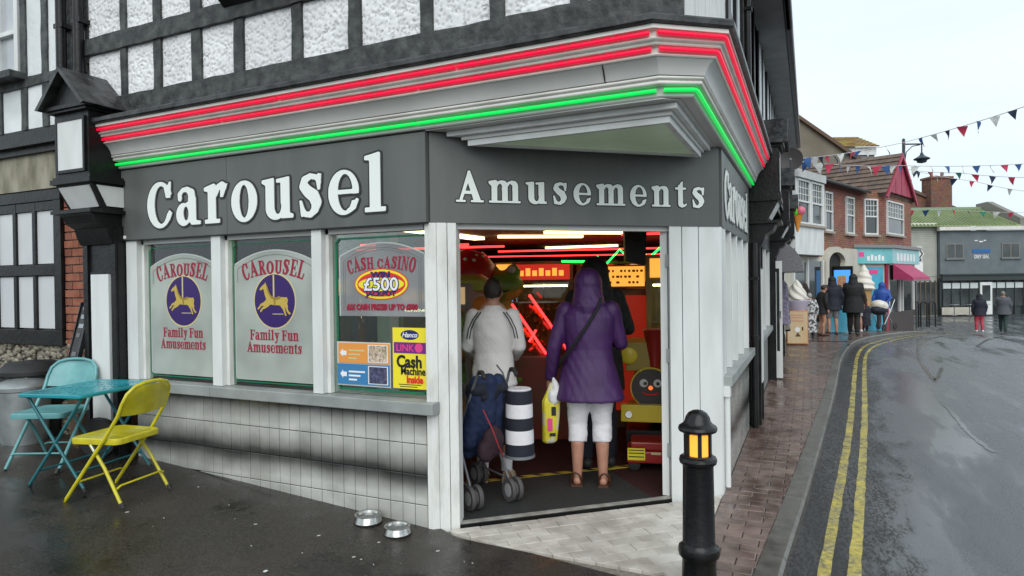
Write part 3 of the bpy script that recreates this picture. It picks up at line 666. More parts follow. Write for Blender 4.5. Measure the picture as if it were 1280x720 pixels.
# right-hand stall riser, sill, posts
rr = part('stall_riser', MB().box((-.75, 5.171, -.02), (-.608, 7.34, .79)), grout)
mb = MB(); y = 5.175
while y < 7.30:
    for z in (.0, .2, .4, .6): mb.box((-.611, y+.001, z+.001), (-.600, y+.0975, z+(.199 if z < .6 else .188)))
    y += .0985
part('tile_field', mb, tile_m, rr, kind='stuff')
part('window_sill', MB().box((-.75, 5.10, .795), (-.535, 7.36, .875)), grey_sill, bev=.006)
part('drain_pipe', MB().tube([(-.575, 5.12, .78), (-.575, 5.12, .03)], .022).box((-.6, 5.08, .72), (-.55, 5.16, .80)), white, sm=40)
for y in (5.19, 5.60, 6.10, 6.66, 7.22):
    part('window_post', MB().box((-.70, y, .876), (-.592, y+.075, 2.0)), white, bev=.003)
rw = []
for a, b in ((5.265, 5.60), (5.675, 6.10), (6.175, 6.66), (6.735, 7.22)):
    f = part('window_frame', MB().box((-.68, a, .877), (-.64, a+.02, 1.99)).box((-.68, b-.02, .877), (-.64, b, 1.99)).box((-.68, a+.02, .877), (-.64, b-.02, .9)).box((-.68, a+.02, 1.96), (-.64, b-.02, 1.99)), white)
    part('window_pane', MB().box((-.664, a+.02, .9), (-.658, b-.02, 1.96)), glass, f)
    rw.append(f)

# left windows: glass, frosted film with arch, printing
film_m = filmmat('frosted_film', (.46, .50, .46), .24)
film_line = mat('pale_film_line', (.5, .53, .5), .4)
film_dark = filmmat('grey_film_line', (.2, .22, .2), .1)
edge_green = mat('green_glass_edge', (.0, .16, .075), .3)
redprint = mat('crimson_print', (.30, .008, .035), .4); purple = mat('purple_print', (.028, .006, .115), .35); gold = mat('gold_print', (.52, .38, .07), .35); goldp = mat('pale_gold_print', (.6, .52, .25), .4)
UX, UZ = Vector((1, 0, 0)), Vector((0, 0, 1))
def arc_panel(x0, x1, z0, z1, rise, y, name, m, parent, inset=0, thick=.002, n=16):
    P = [(x0+inset, y, z0+inset), (x1-inset, y, z0+inset)]
    for i in range(n+1):
        t = i/n; x = x1-inset+(x0-x1+2*inset)*t; P.append((x, y, z1-inset+rise*(1-(2*t-1)**2)))
    return MB().prism(P, (0, thick, 0)).build(name, m, parent)
def arc_line(x0, x1, z0, z1, rise, y, inset, wd, m, parent):
    mb = MB(); P = [(x0+inset, z1-inset-.25*0)]; n = 18
    P = [(x0+inset, z0+inset)]+[(x0+inset+(x1-x0-2*inset)*i/n, z1-inset+rise*(1-(2*i/n-1)**2)) for i in range(n+1)]+[(x1-inset, z0+inset)]
    for a, b in zip(P, P[1:]):
        d = Vector((b[0]-a[0], 0, b[1]-a[1])); l = d.length; d.normalize(); nn = Vector((-d.z, 0, d.x))*wd
        mb.obox(Vector((a[0], y, a[1])), d*l, nn, (0, .001, 0))
    return mb.build('border_line', m, parent)
def windowpane(x0, x1):
    p = part('window_pane', MB().box((x0, 3.640, .84), (x1, 3.646, 1.962)), glass)
    return p
def green_edges(x0, x1, y, parent, z0=.866, z1=1.935, t=.008):
    c = .03; mb = MB()
    P = [(x0+c, z0), (x1-c, z0), (x1, z0+c), (x1, z1-c), (x1-c, z1), (x0+c, z1), (x0, z1-c), (x0, z0+c)]
    for a, b in zip(P, P[1:]+P[:1]):
        d = Vector((b[0]-a[0], 0, b[1]-a[1])); l = d.length; d.normalize(); mb.obox(Vector((a[0], y, a[1])), d*l, Vector((-d.z, 0, d.x))*t, (0, .006, 0))
    return mb.build('green_glass_edge', edge_green, parent)
def horse():
    g = Ras(2.3, 1.75, 70)
    g.S([(.75, .78, .19), (1.15, .72, .17), (1.45, .74, .2), (1.62, .76, .17)])                     # barrel
    g.S([(.78, .86, .2), (.62, 1.08, .14), (.52, 1.32, .10), (.50, 1.45, .09)])                      # neck
    g.S([(.50, 1.47, .10), (.38, 1.42, .085), (.22, 1.32, .06)]).P([(.47, 1.5), (.52, 1.68), (.6, 1.5)])  # head, ear
    g.S([(.62, .70, .12), (.42, .60, .08), (.26, .58, .055), (.12, .42, .045), (.05, .38, .05)])     # fore leg
    g.S([(.70, .62, .12), (.50, .46, .07), (.34, .40, .05), (.22, .26, .05)])
    g.S([(1.68, .68, .15), (1.85, .50, .09), (1.86, .36, .055), (1.98, .18, .045), (2.05, .16, .05)])
    g.S([(1.55, .64, .15), (1.66, .42, .08), (1.72, .28, .05), (1.80, .08, .045)])
    g.S([(1.72, .86, .06), (1.84, .88, .06), (1.90, .78, .05), (1.86, .62, .03)])                    # tail
    return g
HG = horse().loops()
saddle = Ras(2.3, 1.75, 70); saddle.S([(.92, .93, .06), (1.2, .86, .05), (1.42, .92, .07)]).S([(1.1, .86, .05), (1.12, .56, .04)]).S([(.62, 1.5, .03), (.72, 1.2, .05), (.86, 1.0, .04)])
SG = saddle.loops()
def flat_at(name, loops, sc, m, parent, o, ux=UX, uz=UZ, ext=.0015):
    me = flatmesh(name, loops, 1, m, ext/sc); t = bpy.data.objects.new(name, me); COL.objects.link(t); t.parent = parent
    M = Matrix((ux, uz, Vector(ux).cross(Vector(uz)))).transposed().to_4x4()
    t.matrix_local = Matrix.Translation(Vector(o)-OFF) @ M @ Matrix.Scale(sc, 4); return t
PG = {}
def pglyph(ch, m):
    if (ch, m.name) not in PG:
        g, w_ = glyph(ch); PG[ch, m.name] = (flatmesh('letter', g.loops(0, .3), 1, m, .012), w_)
    return PG[ch, m.name]
def print_line(s, cx, z, xh, m, parent, y, sx=1):
    tot = sum((.45 if c == ' ' else glyphw(c)) for c in s); x = cx-tot*xh*sx/2
    for c in s:
        if c == ' ': x += .45*xh*sx; continue
        me, w_ = pglyph(c, m); t = bpy.data.objects.new('letter', me); COL.objects.link(t); t.parent = parent
        t.matrix_local = Matrix.Translation(Vector((x, y, z))-OFF) @ Matrix.Rotation(PI/2, 4, 'X') @ Matrix.Diagonal((xh*sx, xh, xh, 1)); x += w_*xh*sx
def glyphw(c): return {'F': 1.1, 'a': 1.0, 'm': 1.55, 'i': .64, 'l': .66, 'y': 1.0, 'u': 1.1, 'n': 1.08, 'A': 1.3, 's': .84, 'e': .98, 't': .72, 'C': 1.1, 'R': 1.1, 'O': 1.14, 'U': 1.14, 'S': 1.0, 'E': 1.04, 'L': 1.02, 'H': 1.28, 'I': .66, 'N': 1.22}[c]
def arc_print(s, cx, cz, r, xh, m, parent, y, sx=1):
    tot = sum((.5 if c == ' ' else glyphw(c)) for c in s)*xh*sx; a = PI/2+tot/r/2
    for c in s:
        w_ = (.5 if c == ' ' else glyphw(c))*xh*sx; am = a-w_/r/2
        if c != ' ':
            me, _ = pglyph(c, m); t = bpy.data.objects.new('letter', me); COL.objects.link(t); t.parent = parent; th_ = am-PI/2
            ux = Vector((math.cos(th_), 0, math.sin(th_))); uz = Vector((-math.sin(th_), 0, math.cos(th_))); p = Vector((cx, y, cz))+uz*r-ux*w_/2
            sty = 1+.55*abs(am-PI/2)/(tot/r/2)
            t.matrix_local = Matrix.Translation(p-OFF) @ Matrix((ux, uz, ux.cross(uz))).transposed().to_4x4() @ Matrix.Diagonal((xh*sx, xh*sty, xh, 1))
        a -= w_/r
def arc_text(s, cx, cz, r, a0, a1, size, m, parent, y, bold=.006, sx=1):
    n = len(s)
    for i, chh in enumerate(s):
        if chh == ' ': continue
        a = R(a0+(a1-a0)*(i/(n-1))); p = Vector((cx+r*math.cos(a), y, cz+r*math.sin(a))); t = a-PI/2
        ux = Vector((math.cos(t), 0, math.sin(t))); uz = Vector((-math.sin(t), 0, math.cos(t)))
        ftext(chh, size, m, parent, p, ux, uz, bold=bold, name='letter', sx=sx)
def carousel_window(x0, x1, k):
    p = windowpane(x0, x1); green_edges(x0+.02, x1-.015, 3.634, p)
    f0, f1 = x0+.035, x1-.03; cx = (f0+f1)/2; ww = f1-f0
    f = arc_panel(f0, f1, .885, 1.765, .10, 3.637, 'frosted_film', film_m, p)
    arc_line(f0, f1, .885, 1.765, .10, 3.636, .0, .012, film_line, p); arc_line(f0, f1, 1.60, 1.765, .10, 3.636, .03, .006, film_dark, p)
    arc_print('CAROUSEL', cx-.012, .835, .86, .070, redprint, p, 3.635, sx=.94*ww/.78)
    zc = 1.49; r = .20
    for rr_, m_, yy in ((r+.012, goldp, 3.6355), (r, purple, 3.634)):
        MB().lathe([(rr_, 0), (rr_, .0012)], (cx, yy, zc), 40, 'y').build('emblem_disc', m_, p, label='purple disc with gold rim' if m_ is purple else None)
    MB().box((cx-.012*1, 3.6325, zc+.0), (cx+.002, 3.6335, zc+r*.98)).build('carousel_pole', goldp, p)
    MB().box((cx-.02, 3.6325, zc-.1), (cx+.09, 3.6335, zc-.095)).build('stirrup_line', goldp, p)
    sc = .152*ww/.78
    flat_at('carousel_horse', HG, sc, gold, p, (cx-1.08*sc, 3.6325, zc-.75*sc)); flat_at('horse_saddle', SG, sc, mat('dark_gold_print', (.3, .2, .03), .4), p, (cx-1.08*sc, 3.6305, zc-.75*sc))
    print_line('Family Fun', cx-.012, 1.195, .058, redprint, p, 3.635, .84*ww/.78); print_line('Amusements', cx-.012, 1.10, .058, redprint, p, 3.635, .84*ww/.78)
    return p
carousel_window(-5.05, -4.21, 0)
carousel_window(-4.08, -3.21, 1)
p3 = windowpane(-3.09, -2.275); green_edges(-3.06, -2.29, 3.634, p3, t=.013)
cx = -2.67
arc_panel(-3.02, -2.32, 1.385, 1.80, .085, 3.637, 'frosted_film', filmmat('thin_frosted_film', (.36, .37, .38), .35), p3)
arc_line(-3.02, -2.32, 1.385, 1.80, .085, 3.636, .0, .01, film_line, p3); arc_line(-3.02, -2.32, 1.39, 1.80, .085, 3.636, .03, .005, film_dark, p3); arc_line(-3.02, -2.32, 1.39, 1.80, .085, 3.636, .045, .004, film_dark, p3)
arc_print('CASH CASINO', cx, .72, .995, .052, redprint, p3, 3.635, sx=.92)
yel = mat('yellow_print', (.85, .72, .03), .4); orange = mat('orange_print', (.75, .30, .06), .4); navy = mat('navy_print', (.01, .015, .12), .4); redp = mat('red_print', (.70, .03, .02), .4); whitep = mat('white_print', (.8, .8, .8), .4)
skyb = mat('blue_print', (.04, .2, .42), .4); blackp = mat('black_print', (.01, .01, .012), .4); pinkp = mat('pink_print', (.75, .06, .25), .4); violet = mat('violet_print', (.16, .02, .2), .4)
for a, b, m_, yy in ((.225, .108, redp, 3.6355), (.217, .101, yel, 3.6345), (.20, .085, redp, 3.6335), (.19, .048, yel, 3.6325)):
    MB().lathe([(1, 0), (1, .0008)], (0, 0, 0), 40, 'y', 1, 1)
    mb = MB(); n = 40; P = [(cx+a*math.cos(2*PI*i/n), yy, 1.605+b*math.sin(2*PI*i/n)) for i in range(n)]; mb.prism(P, (0, .0008, 0)).build('oval_badge', m_, p3)
ftext('WIN', .055, navy, p3, (cx, 3.6315, 1.652), UX, UZ, .003, sx=1.4)
for dz, m_ in ((0, navy), (.0, whitep)):
    ftext('£500', .125, m_, p3, (cx, 3.6315 if m_ is navy else 3.630, 1.563), UX, UZ, .008 if m_ is navy else .002, sx=1.15)
ftext('JACKPOT', .045, navy, p3, (cx, 3.6315, 1.525), UX, UZ, .002, sx=1.3)
ftext('£££ CASH PRIZES UP TO £500', .052, redprint, p3, (cx, 3.635, 1.43), UX, UZ, .004, sx=.86)
# signs standing in the third window
def sign_board(name, x0, x1, z0, z1, m, label, y=3.628):
    return part(name, MB().box((x0, y, z0), (x1, y+.004, z1)), m, p3, label=label)
yb = sign_board('cash_machine_sign', -2.575, -2.300, .900, 1.31, yel, 'yellow cash machine sign')
q = 3.6275
cxs = -2.437
mb = MB(); P = [(cxs+.072*math.cos(2*PI*i/28), q-.001, 1.262+.033*math.sin(2*PI*i/28)) for i in range(28)]; mb.prism(P, (0, .001, 0)).build('sign_badge', navy, p3)
ftext('Hanco', .046, whitep, p3, (cxs, q-.0025, 1.247), UX, UZ, .001, shear=.3)
MB().box((-2.565, q-.001, 1.138), (-2.31, q, 1.212)).build('sign_band', violet, p3)
ftext('LINK', .066, pinkp, p3, (-2.475, q-.0025, 1.152), UX, UZ, .001)
MB().lathe([(.031, 0), (.031, .001)], (-2.365, q-.002, 1.176), 20, 'y').build('sign_roundel', pinkp, p3)
ftext('Cash', .112, blackp, p3, (-2.545, q-.0015, 1.045), UX, UZ, .004, align='LEFT', sx=.9)
ftext('Machine', .072, blackp, p3, (-2.315, q-.0015, .995), UX, UZ, .002, align='RIGHT', sx=.82)
ftext('Inside', .068, redp, p3, (-2.335, q-.0015, .94), UX, UZ, .003, align='RIGHT', sx=.82)
for zz, a, b in ((.925, -2.53, -2.35), (.911, -2.52, -2.38)): MB().box((a, q-.001, zz), (b, q, zz+.005)).build('small_print', blackp, p3)
for z0, z1, m_, im, lab in ((1.055, 1.195, orange, (.2, .16, .12), 'orange poster with a white arrow'), (.905, 1.048, skyb, (.03, .03, .06), 'blue poster with a white arrow')):
    sign_board('poster', -3.04 if z0 > 1 else -3.05, -2.605, z0, z1, m_, lab)
    MB().box((-2.775, q-.001, z0+.014), (-2.625, q, z1-.014)).build('poster_photo', mat('photo_print_%s' % ('warm' if z0 > 1 else 'dark'), im, .4, tuple(v*3.5 for v in im), 60), p3)
    MB().box((-2.783, q-.0002, z0+.009), (-2.617, q+.0002, z1-.009)).build('photo_border', whitep, p3)
    zc = (z0+z1)/2; MB().prism([(x_, q-.001, zc+dz) for x_, dz in ((-3.025, 0), (-3.0, .03), (-3.0, .015), (-2.968, .015), (-2.968, -.017), (-3.0, -.017), (-3.0, -.03))], (0, .001, 0)).build('arrow', whitep, p3)
    for dz, ln in ((.012, .14), (-.016, .10), (-.044, .07)): MB().box((-2.95, q-.001, zc+dz), (-2.95+ln, q, zc+dz+.012)).build('small_print', goldp if z0 > 1 else whitep, p3)
part('poster_backing', MB().box((-3.055, 3.6325, .895), (-2.597, 3.6345, 1.203)), grey_trim, p3)

# fascia boards and letters
fl = part('fascia_board', MB().box((-5.28, 3.545, 2.003), (-4.02, 3.62, 2.585)).box((-4.016, 3.545, 2.003), (-2.242, 3.62, 2.585)), grey_fascia)
part('fascia_bottom_trim', MB().box((-5.285, 3.538, 1.995), (-2.24, 3.62, 2.0025)), black, fl)
sign_text('Carousel', (-4.915, 3.545, 2.092), (1, 0, 0), (0, 0, 1), (0, -1, 0), .292, fl, .026)
fc = part('fascia_board', MB().obox(ch(.005, -.08, 2.0), th*2.17, tn*.085, (0, 0, .585)), grey_fascia)
sign_text('Amusements', ch(.18, .005, 2.14), th, (0, 0, 1), tn, .146, fc, .0318)
fr = part('fascia_board', MB().box((-.68, 5.05, 2.0), (-.59, 7.4, 2.585)), grey_fascia)
sign_text('Carousel', (-.59, 5.16, 2.09), (0, 1, 0), (0, 0, 1), (1, 0, 0), .275, fr, -.01, sy=1.1)
part('window_head', MB().box((-.72, 5.18, 1.962), (-.66, 7.3, 2.0)), grey_trim)
part('door_head', MB().obox(ch(.15, -.10, 1.965), th*1.85, tn*.06, (0, 0, .035)), grey_trim)
part('maker_plate', MB().box((-5.27, 3.541, 2.015), (-5.19, 3.545, 2.04)), whitep, fl)

# cornice: one swept moulding round the corner
def sweep(prof, xl=-5.28, yr=7.45, closed=True):
    """profile points (out, z, ) carried along left wall, small corner cut, right wall"""
    def node(o, k):
        orr = o-.02
        return [(xl, 3.58-o), (-.72, 3.58-o), (-.60+orr, 3.60), (-.60+orr, yr)][k]
    mb = MB(); n = len(prof); vs = [(*node(o, k), z) for k in range(4) for (o, z) in prof]
    fs = [(k*n+i, (k+1)*n+i, (k+1)*n+(i+1) % n, k*n+(i+1) % n) for k in range(3) for i in range(n if closed else n-1)]
    fs += [tuple(range(n))[::-1], tuple(range(3*n, 4*n))]
    return mb.add(vs, [f for f in fs])
cor = part('cornice', sweep([(-.02, 2.598), (.05, 2.598), (.058, 2.605), (.058, 2.652), (.07, 2.655), (.07, 2.70), (.115, 2.705), (.12, 2.72), (.13, 2.742), (.146, 2.765), (.166, 2.783), (.166, 2.93), (-.02, 2.93)]), grey_trim, sm=25)
part('cornice_moulding', sweep([(.06, 2.655), (.098, 2.657), (.104, 2.663), (.104, 2.674), (.098, 2.679), (.112, 2.684), (.117, 2.691), (.112, 2.699), (.06, 2.699)]), cream_trim, cor, sm=50)
part('cornice_moulding', sweep([(.15, 2.786), (.176, 2.786), (.181, 2.792), (.176, 2.80), (.168, 2.801), (.168, 2.834), (.20, 2.838), (.205, 2.846), (.198, 2.853), (.216, 2.858), (.22, 2.866), (.212, 2.874), (.208, 2.875), (.208, 2.906), (.243, 2.910), (.243, 2.932), (.15, 2.932)]), cream_trim, cor, sm=50)
part('lead_flashing', sweep([(.15, 2.934), (.262, 2.934), (.272, 2.945), (.272, 2.972), (.262, 2.982), (.20, 2.99), (.02, 3.05), (-.02, 3.05), (-.02, 2.934)]), lead, cor, sm=30)
part('end_board', MB().prism([(-5.285, 3.60, 2.60), (-5.285, 3.52, 2.60), (-5.285, 3.46, 2.70), (-5.285, 3.40, 2.79), (-5.285, 3.34, 2.93), (-5.285, 3.60, 2.93)], (-.012, 0, 0)), grey_trim, cor)
# joints of the cornice sheets
for x in (-1.02,):
    part('cornice_joint', MB().prism([(x, 3.58-.113, 2.70), (x, 3.58-.168, 2.785), (x, 3.58-.16, 2.79), (x, 3.58-.10, 2.70)], (.006, 0, 0)), black, cor)
def tubes(o, z, m, r, cuts, yend=7.42):
    orr = o-.02; P = [Vector((-5.26, 3.58-o, z)), Vector((-.735, 3.58-o, z)), Vector((-.702, 3.585-o, z)), Vector((-.60+orr-.004, 3.585, z)), Vector((-.60+orr, 3.61, z)), Vector((-.60+orr, yend, z))]
    xs = [-5.26]+cuts+[-.738]
    for a, b in zip(xs, xs[1:]): part('neon_tube', MB().tube([(a+.006, 3.58-o, z), (b-.006, 3.58-o, z)], r, 8), m, cor, sm=60)
    part('neon_tube', MB().tube([P[2], P[3]+Vector((-.004, 0, 0)), P[4]+Vector((0, .01, 0)), (P[4].x, 5.4, z)], r, 8), m, cor, sm=60)
    part('neon_tube', MB().tube([(P[4].x, 5.415, z), (P[5])], r, 8), m, cor, sm=60)
tubes(.078, 2.631, neon_g, .0108, [-3.1, -2.28]); tubes(.188, 2.818, neon_r, .0115, [-3.9, -2.2]); tubes(.228, 2.890, neon_r, .0115, [-3.3, -1.9])
# soffit under the overhanging corner and the boxed ceiling light
part('soffit', MB().prism([(-2.24, 3.55, 2.590), (-.72, 3.53, 2.590), (-.63, 3.61, 2.590), (-.63, 5.03, 2.590), (-.75, 5.0, 2.590)], (0, 0, .007)), grey_trim)
def tri(P, z0, z1): return MB().prism([(x, y, z0) for x, y in P], (0, 0, z1-z0))
def shrink(P, d):
    out = []; n = len(P)
    for i in range(n):
        a, b, c = Vector(P[i-1]), Vector(P[i]), Vector(P[(i+1) % n]); e1 = (b-a).normalized(); e2 = (c-b).normalized()
        n1 = Vector((-e1.y, e1.x)); n2 = Vector((-e2.y, e2.x)); k = (n1+n2); k = k/ k.dot(n1); out.append(tuple(b+k*d))
    return out
T0 = [(-2.13, 3.625), (-.655, 3.615), (-.655, 4.93)]
cb = part('canopy_light_box', tri(T0, 2.555, 2.589), white, bev=.004)
T1 = shrink(T0, .035); part('canopy_moulding', tri(T1, 2.53, 2.554), grey_trim, cb)
T2 = shrink(T0, .05); T3 = shrink(T0, .085)
for i in range(3):
    part('canopy_frame', MB().prism([(*T2[i], 2.492), (*T2[(i+1) % 3], 2.492), (*T3[(i+1) % 3], 2.492), (*T3[i], 2.492)], (0, 0, .0375)), white, cb)
for i in range(3):
    for t in (.2, .5, .8):
        a, b = Vector(shrink(T0, .067)[i]), Vector(shrink(T0, .067)[(i+1) % 3]); p = a+(b-a)*t
        part('screw', MB().lathe([(.005, -.002), (.005, 0)], (p.x, p.y, 2.491), 8), galv, cb)
part('diffuser_panel', tri(shrink(T0, .084), 2.505, 2.51), mat('greenish_diffuser', (.30, .38, .27), .3, (.46, .55, .42), 2.5, emit=(.5, .62, .42), est=.10), cb, label='greenish translucent light panel')

# ------- upper storey: plaster panels between dark timbers
upw = part('upper_wall', MB().box((-5.70, 3.60, 2.60), (-.615, 9.5, 6.2)), plaster_m)
pan = [(-5.70, -5.25), (-5.19, -4.84), (-4.76, -4.40), (-4.30, -3.94), (-3.85, -3.37), (-3.28, -2.86), (-2.76, -2.28), (-2.19, -1.77), (-1.68, -1.25), (-1.15, -.72)]
def roughcast(x0, x1, z0, z1, rough=True):
    st = .011 if rough else .03; nx = max(3, int((x1-x0)/st)); nz = max(3, int((z1-z0)/st)); vs = []; rg = np.random.RandomState(int((x0*31+z0*77)*100) % 9999)
    h = rg.rand(nz+1, nx+1); pits = (h > .84)*1.0
    for j in range(nz+1):
        for i in range(nx+1):
            e = min(i, nx-i, j, nz-j) == 0
            d = 0 if e else ((.006*h[j, i]-.018*pits[j, i]) if rough else .003*h[j, i])
            jx = 0 if e else rg.uniform(-.3, .3)*st; jz = 0 if e else rg.uniform(-.3, .3)*st
            vs.append((x0+(x1-x0)*i/nx+jx, 3.588-d, z0+(z1-z0)*j/nz+jz))
    fs = [(j*(nx+1)+i, j*(nx+1)+i+1, (j+1)*(nx+1)+i+1, (j+1)*(nx+1)+i) for j in range(nz) for i in range(nx)]
    return MB().add(vs, fs)
for (x0, x1) in pan:
    part('plaster_panel', roughcast(x0, x1, 3.215, 3.625), plaster_m, upw, sm=80)
    part('plaster_panel', roughcast(x0, x1, 3.765, 4.5), plaster_m, upw, sm=80)
def timber(x0, x1, z0, z1, y=3.565, m=timber_m):
    """beam with slightly wandering edges"""
    mb = MB(); L_ = max(x1-x0, z1-z0); n = max(2, int(L_/.12)); hor = (x1-x0) > (z1-z0); vs = []
    for i in range(n+1):
        t = i/n; j = lambda: random.uniform(-.005, .005)
        if hor: x = x0+(x1-x0)*t; q = [(x, y+j()*.5, z0+j()), (x, y+j()*.5, z1+j()), (x, 3.61, z1), (x, 3.61, z0)]
        else: z = z0+(z1-z0)*t; q = [(x0+j(), y+j()*.5, z), (x1+j(), y+j()*.5, z), (x1, 3.61, z), (x0, 3.61, z)]
        vs += q
    fs = [(i*4+k, i*4+(k+1) % 4, (i+1)*4+(k+1) % 4, (i+1)*4+k) for i in range(n) for k in range(4)]+[(3, 2, 1, 0), tuple(n*4+k for k in range(4))]
    if not hor: fs = [f for f in fs]
    else: fs = [f[::-1] for f in fs]
    return mb.add(vs, fs)
part('timber_beam', timber(-5.72, -.60, 2.99, 3.215, 3.545), timber_m, upw, sm=30)
part('timber_beam', timber(-5.72, -.60, 3.625, 3.765, 3.55), timber_m, upw, sm=30)
part('timber_beam', timber(-5.72, -.60, 4.5, 4.65, 3.55), timber_m, upw, sm=30)
edges = [-5.70]+[v for p_ in pan for v in p_]+[-.60]
for i in range(2, len(edges)-1, 2):
    a, b = edges[i], edges[i+1]
    if b-a < .02: continue
    part('timber_post', timber(a-.003, b+.003, 3.21, 3.63), timber_m, upw, sm=30); part('timber_post', timber(a-.003, b+.003, 3.76, 4.52), timber_m, upw, sm=30)
part('oriel_sill', MB().box((-4.02, 3.40, 3.80), (-3.2, 3.60, 3.86)).prism([(-4.02, 3.44, 3.80), (-4.02, 3.60, 3.80), (-4.02, 3.60, 3.68)], (.82, 0, 0)), black, upw)
part('cable', MB().tube([(-5.2+.25*i, 3.545-.006*(i % 2), 3.02+.012*math.sin(i*1.7)) for i in range(19)], .009, 6), rubber, upw, sm=60)
part('cable', MB().tube([(-4.4+.3*i, 3.535, 3.045+.01*math.sin(i*2.3)) for i in range(7)], .007, 6), rubber, upw, sm=60)
# right-hand flank of the upper storey (weathered boards then timber and plaster)
y = 3.565; i = 0
while y < 5.4:
    wd = .16+.04*((i*7) % 3); part('weatherboard', MB().box((-.614, y+.003, 3.0), (-.596+.004*(i % 2), min(y+wd, 5.42)-.003, 5.0)), white_old, upw); y += wd; i += 1
for (a, b, m_, o_) in ((5.42, 5.62, black, .03), (5.62, 6.05, smoothplaster, 0), (6.05, 6.16, black, .03), (6.16, 6.7, smoothplaster, 0), (6.7, 6.84, black, .03), (6.84, 7.45, smoothplaster, 0), (7.45, 7.7, black, .03)):
    part('timber_post' if m_ is black else 'plaster_panel', MB().box((-.614, a, 3.0), (-.598+o_, b, 4.99)), m_, upw)
for z in (3.0, 3.7, 4.4): part('timber_beam', MB().box((-.612, 5.62, z), (-.572, 7.45, z+.13)), black, upw)
part('eaves_soffit', MB().box((-.612, 3.2, 4.995), (-.25, 9.5, 5.03)), mat('grey_soffit_paint', (.23, .24, .24), .6, (.3, .31, .31), 3), upw)
part('eaves_gutter', MB().tube([(-.225, 3.1, 5.02), (-.225, 9.5, 5.02)], .055, 10), black, upw, sm=50)
part('roof_slope', MB().prism([(-.2, 3.1, 5.04), (-.2, 9.5, 5.04), (-3.2, 9.5, 7.4), (-3.2, 3.1, 7.4)], (0, 0, .06)), mat('dark_roof_tile', (.08, .06, .05), .8, (.05, .045, .04), 6), upw)
part('downpipe', MB().tube([(-.545, 6.9, 4.95), (-.545, 6.9, 3.25), (-.53, 6.95, 3.12), (-.47, 7.1, 3.02)], .035, 10), black, upw, sm=50)
for z in (3.5, 4.3): part('pipe_bracket', MB().box((-.60, 6.85, z), (-.50, 6.95, z+.03)), black, upw)

# ------- black carved bracket pilasters between the shops (a part of each building)
def bracket(root, M, full=True):
    """pilaster with a boxed head and a little gabled roof, drawn facing -Y from x 0 to .46, wall at y 0"""
    def tf(mb): mb.v = [tuple(M @ Vector(p)) for p in mb.v]; return mb
    p = tf(MB().box((0, -.09, -.2), (.46, 0, 2.12)).box((.03, -.11, -.2), (.09, -.09, 2.1)).box((.40, -.11, -.2), (.455, -.09, 2.1))).build('pilaster', black, root, bev=0)
    tf(MB().box((.14, -.115, .45), (.37, -.092, 1.72))).build('white_panel', white, p)
    tf(MB().box((.12, -.102, .43), (.39, -.09, .449)).box((.12, -.102, 1.721), (.39, -.09, 1.74))).build('panel_bead', black, p)
    # carved console under the box
    pr = [(0, 1.95), (-.12, 1.97), (-.15, 2.03), (-.17, 2.10), (-.24, 2.14), (-.27, 2.20), (-.30, 2.215), (0, 2.215)]
    tf(MB().prism([(.02, y, z) for y, z in pr], (.42, 0, 0))).build('console', black, p, sm=30)
    hb = tf(MB().box((-.03, -.33, 2.216), (.49, -.0, 2.245)).prism([(.02, -.05, 2.245), (.44, -.05, 2.245), (.44, -.20, 2.245), (.02, -.20, 2.245)], (0, 0, .01)).prism([(0, 0, 2.25), (0, -.19, 2.25), (0, -.30, 2.46), (0, 0, 2.46)], (.46, 0, 0))).build('box_head', black, root)
    # sloping panels front and side
    def qp(a, b, c, d, nrm, t=.008):
        n = Vector(nrm).normalized()*t; return MB().prism([a, b, c, d], n)
    tf(qp((.05, -.205, 2.275), (.41, -.205, 2.275), (.43, -.292, 2.44), (.03, -.292, 2.44), (0, -1, -.5))).build('white_panel', white, hb)
    tf(qp((.461, -.02, 2.275), (.461, -.02, 2.44), (.461, -.26, 2.44), (.461, -.175, 2.275), (1, 0, 0))).build('white_panel', white, hb)
    tf(MB().box((-.03, -.33, 2.46), (.49, 0, 2.50)).box((-.015, -.315, 2.50), (.475, 0, 2.52))).build('ledge', black, hb)
    tf(MB().box((0, -.30, 2.52), (.44, 0, 3.06))).build('box_body', black, hb)
    tf(MB().box((.055, -.312, 2.575), (.385, -.301, 2.97))).build('white_panel', white, hb)
    tf(MB().box((.03, -.318, 2.55), (.41, -.302, 2.574)).box((.03, -.318, 2.971), (.41, -.302, 2.995)).box((.03, -.318, 2.575), (.054, -.302, 2.97)).box((.386, -.318, 2.575), (.41, -.302, 2.97))).build('panel_bead', black, hb)
    tf(MB().box((-.05, -.36, 3.061), (.49, 0, 3.09)).box((-.03, -.34, 3.04), (.47, 0, 3.06))).build('ledge', black, hb)
    rf = tf(MB().prism([(.0, -.33, 3.09), (.44, -.33, 3.09), (.22, -.33, 3.33)], (0, .32, 0))).build('gable', black, hb)
    tf(MB().prism([(-.10, -.40, 3.07), (-.06, -.40, 3.06), (.225, -.40, 3.35), (.22, -.40, 3.39)], (0, .40, 0)).prism([(.54, -.40, 3.07), (.50, -.40, 3.06), (.2251, -.40, 3.35), (.2201, -.40, 3.39)], (0, .40, 0))).build('gable_roof', lead, hb)
    return p
bracket(arc, Matrix.Translation((-5.68, 3.58, .0)))
endthing()

# ------- brick and flint shop on the far left
ls = thing('brick_and_flint_shop', 'neighbouring black and white shop with shuttered white panes, red brick strip and flint base', 'building', (-6.6, 3.62, 0))
part('wall', MB().box((-13, 3.67, -.2), (-5.69, 4.2, 6.2)), mortar, ls)
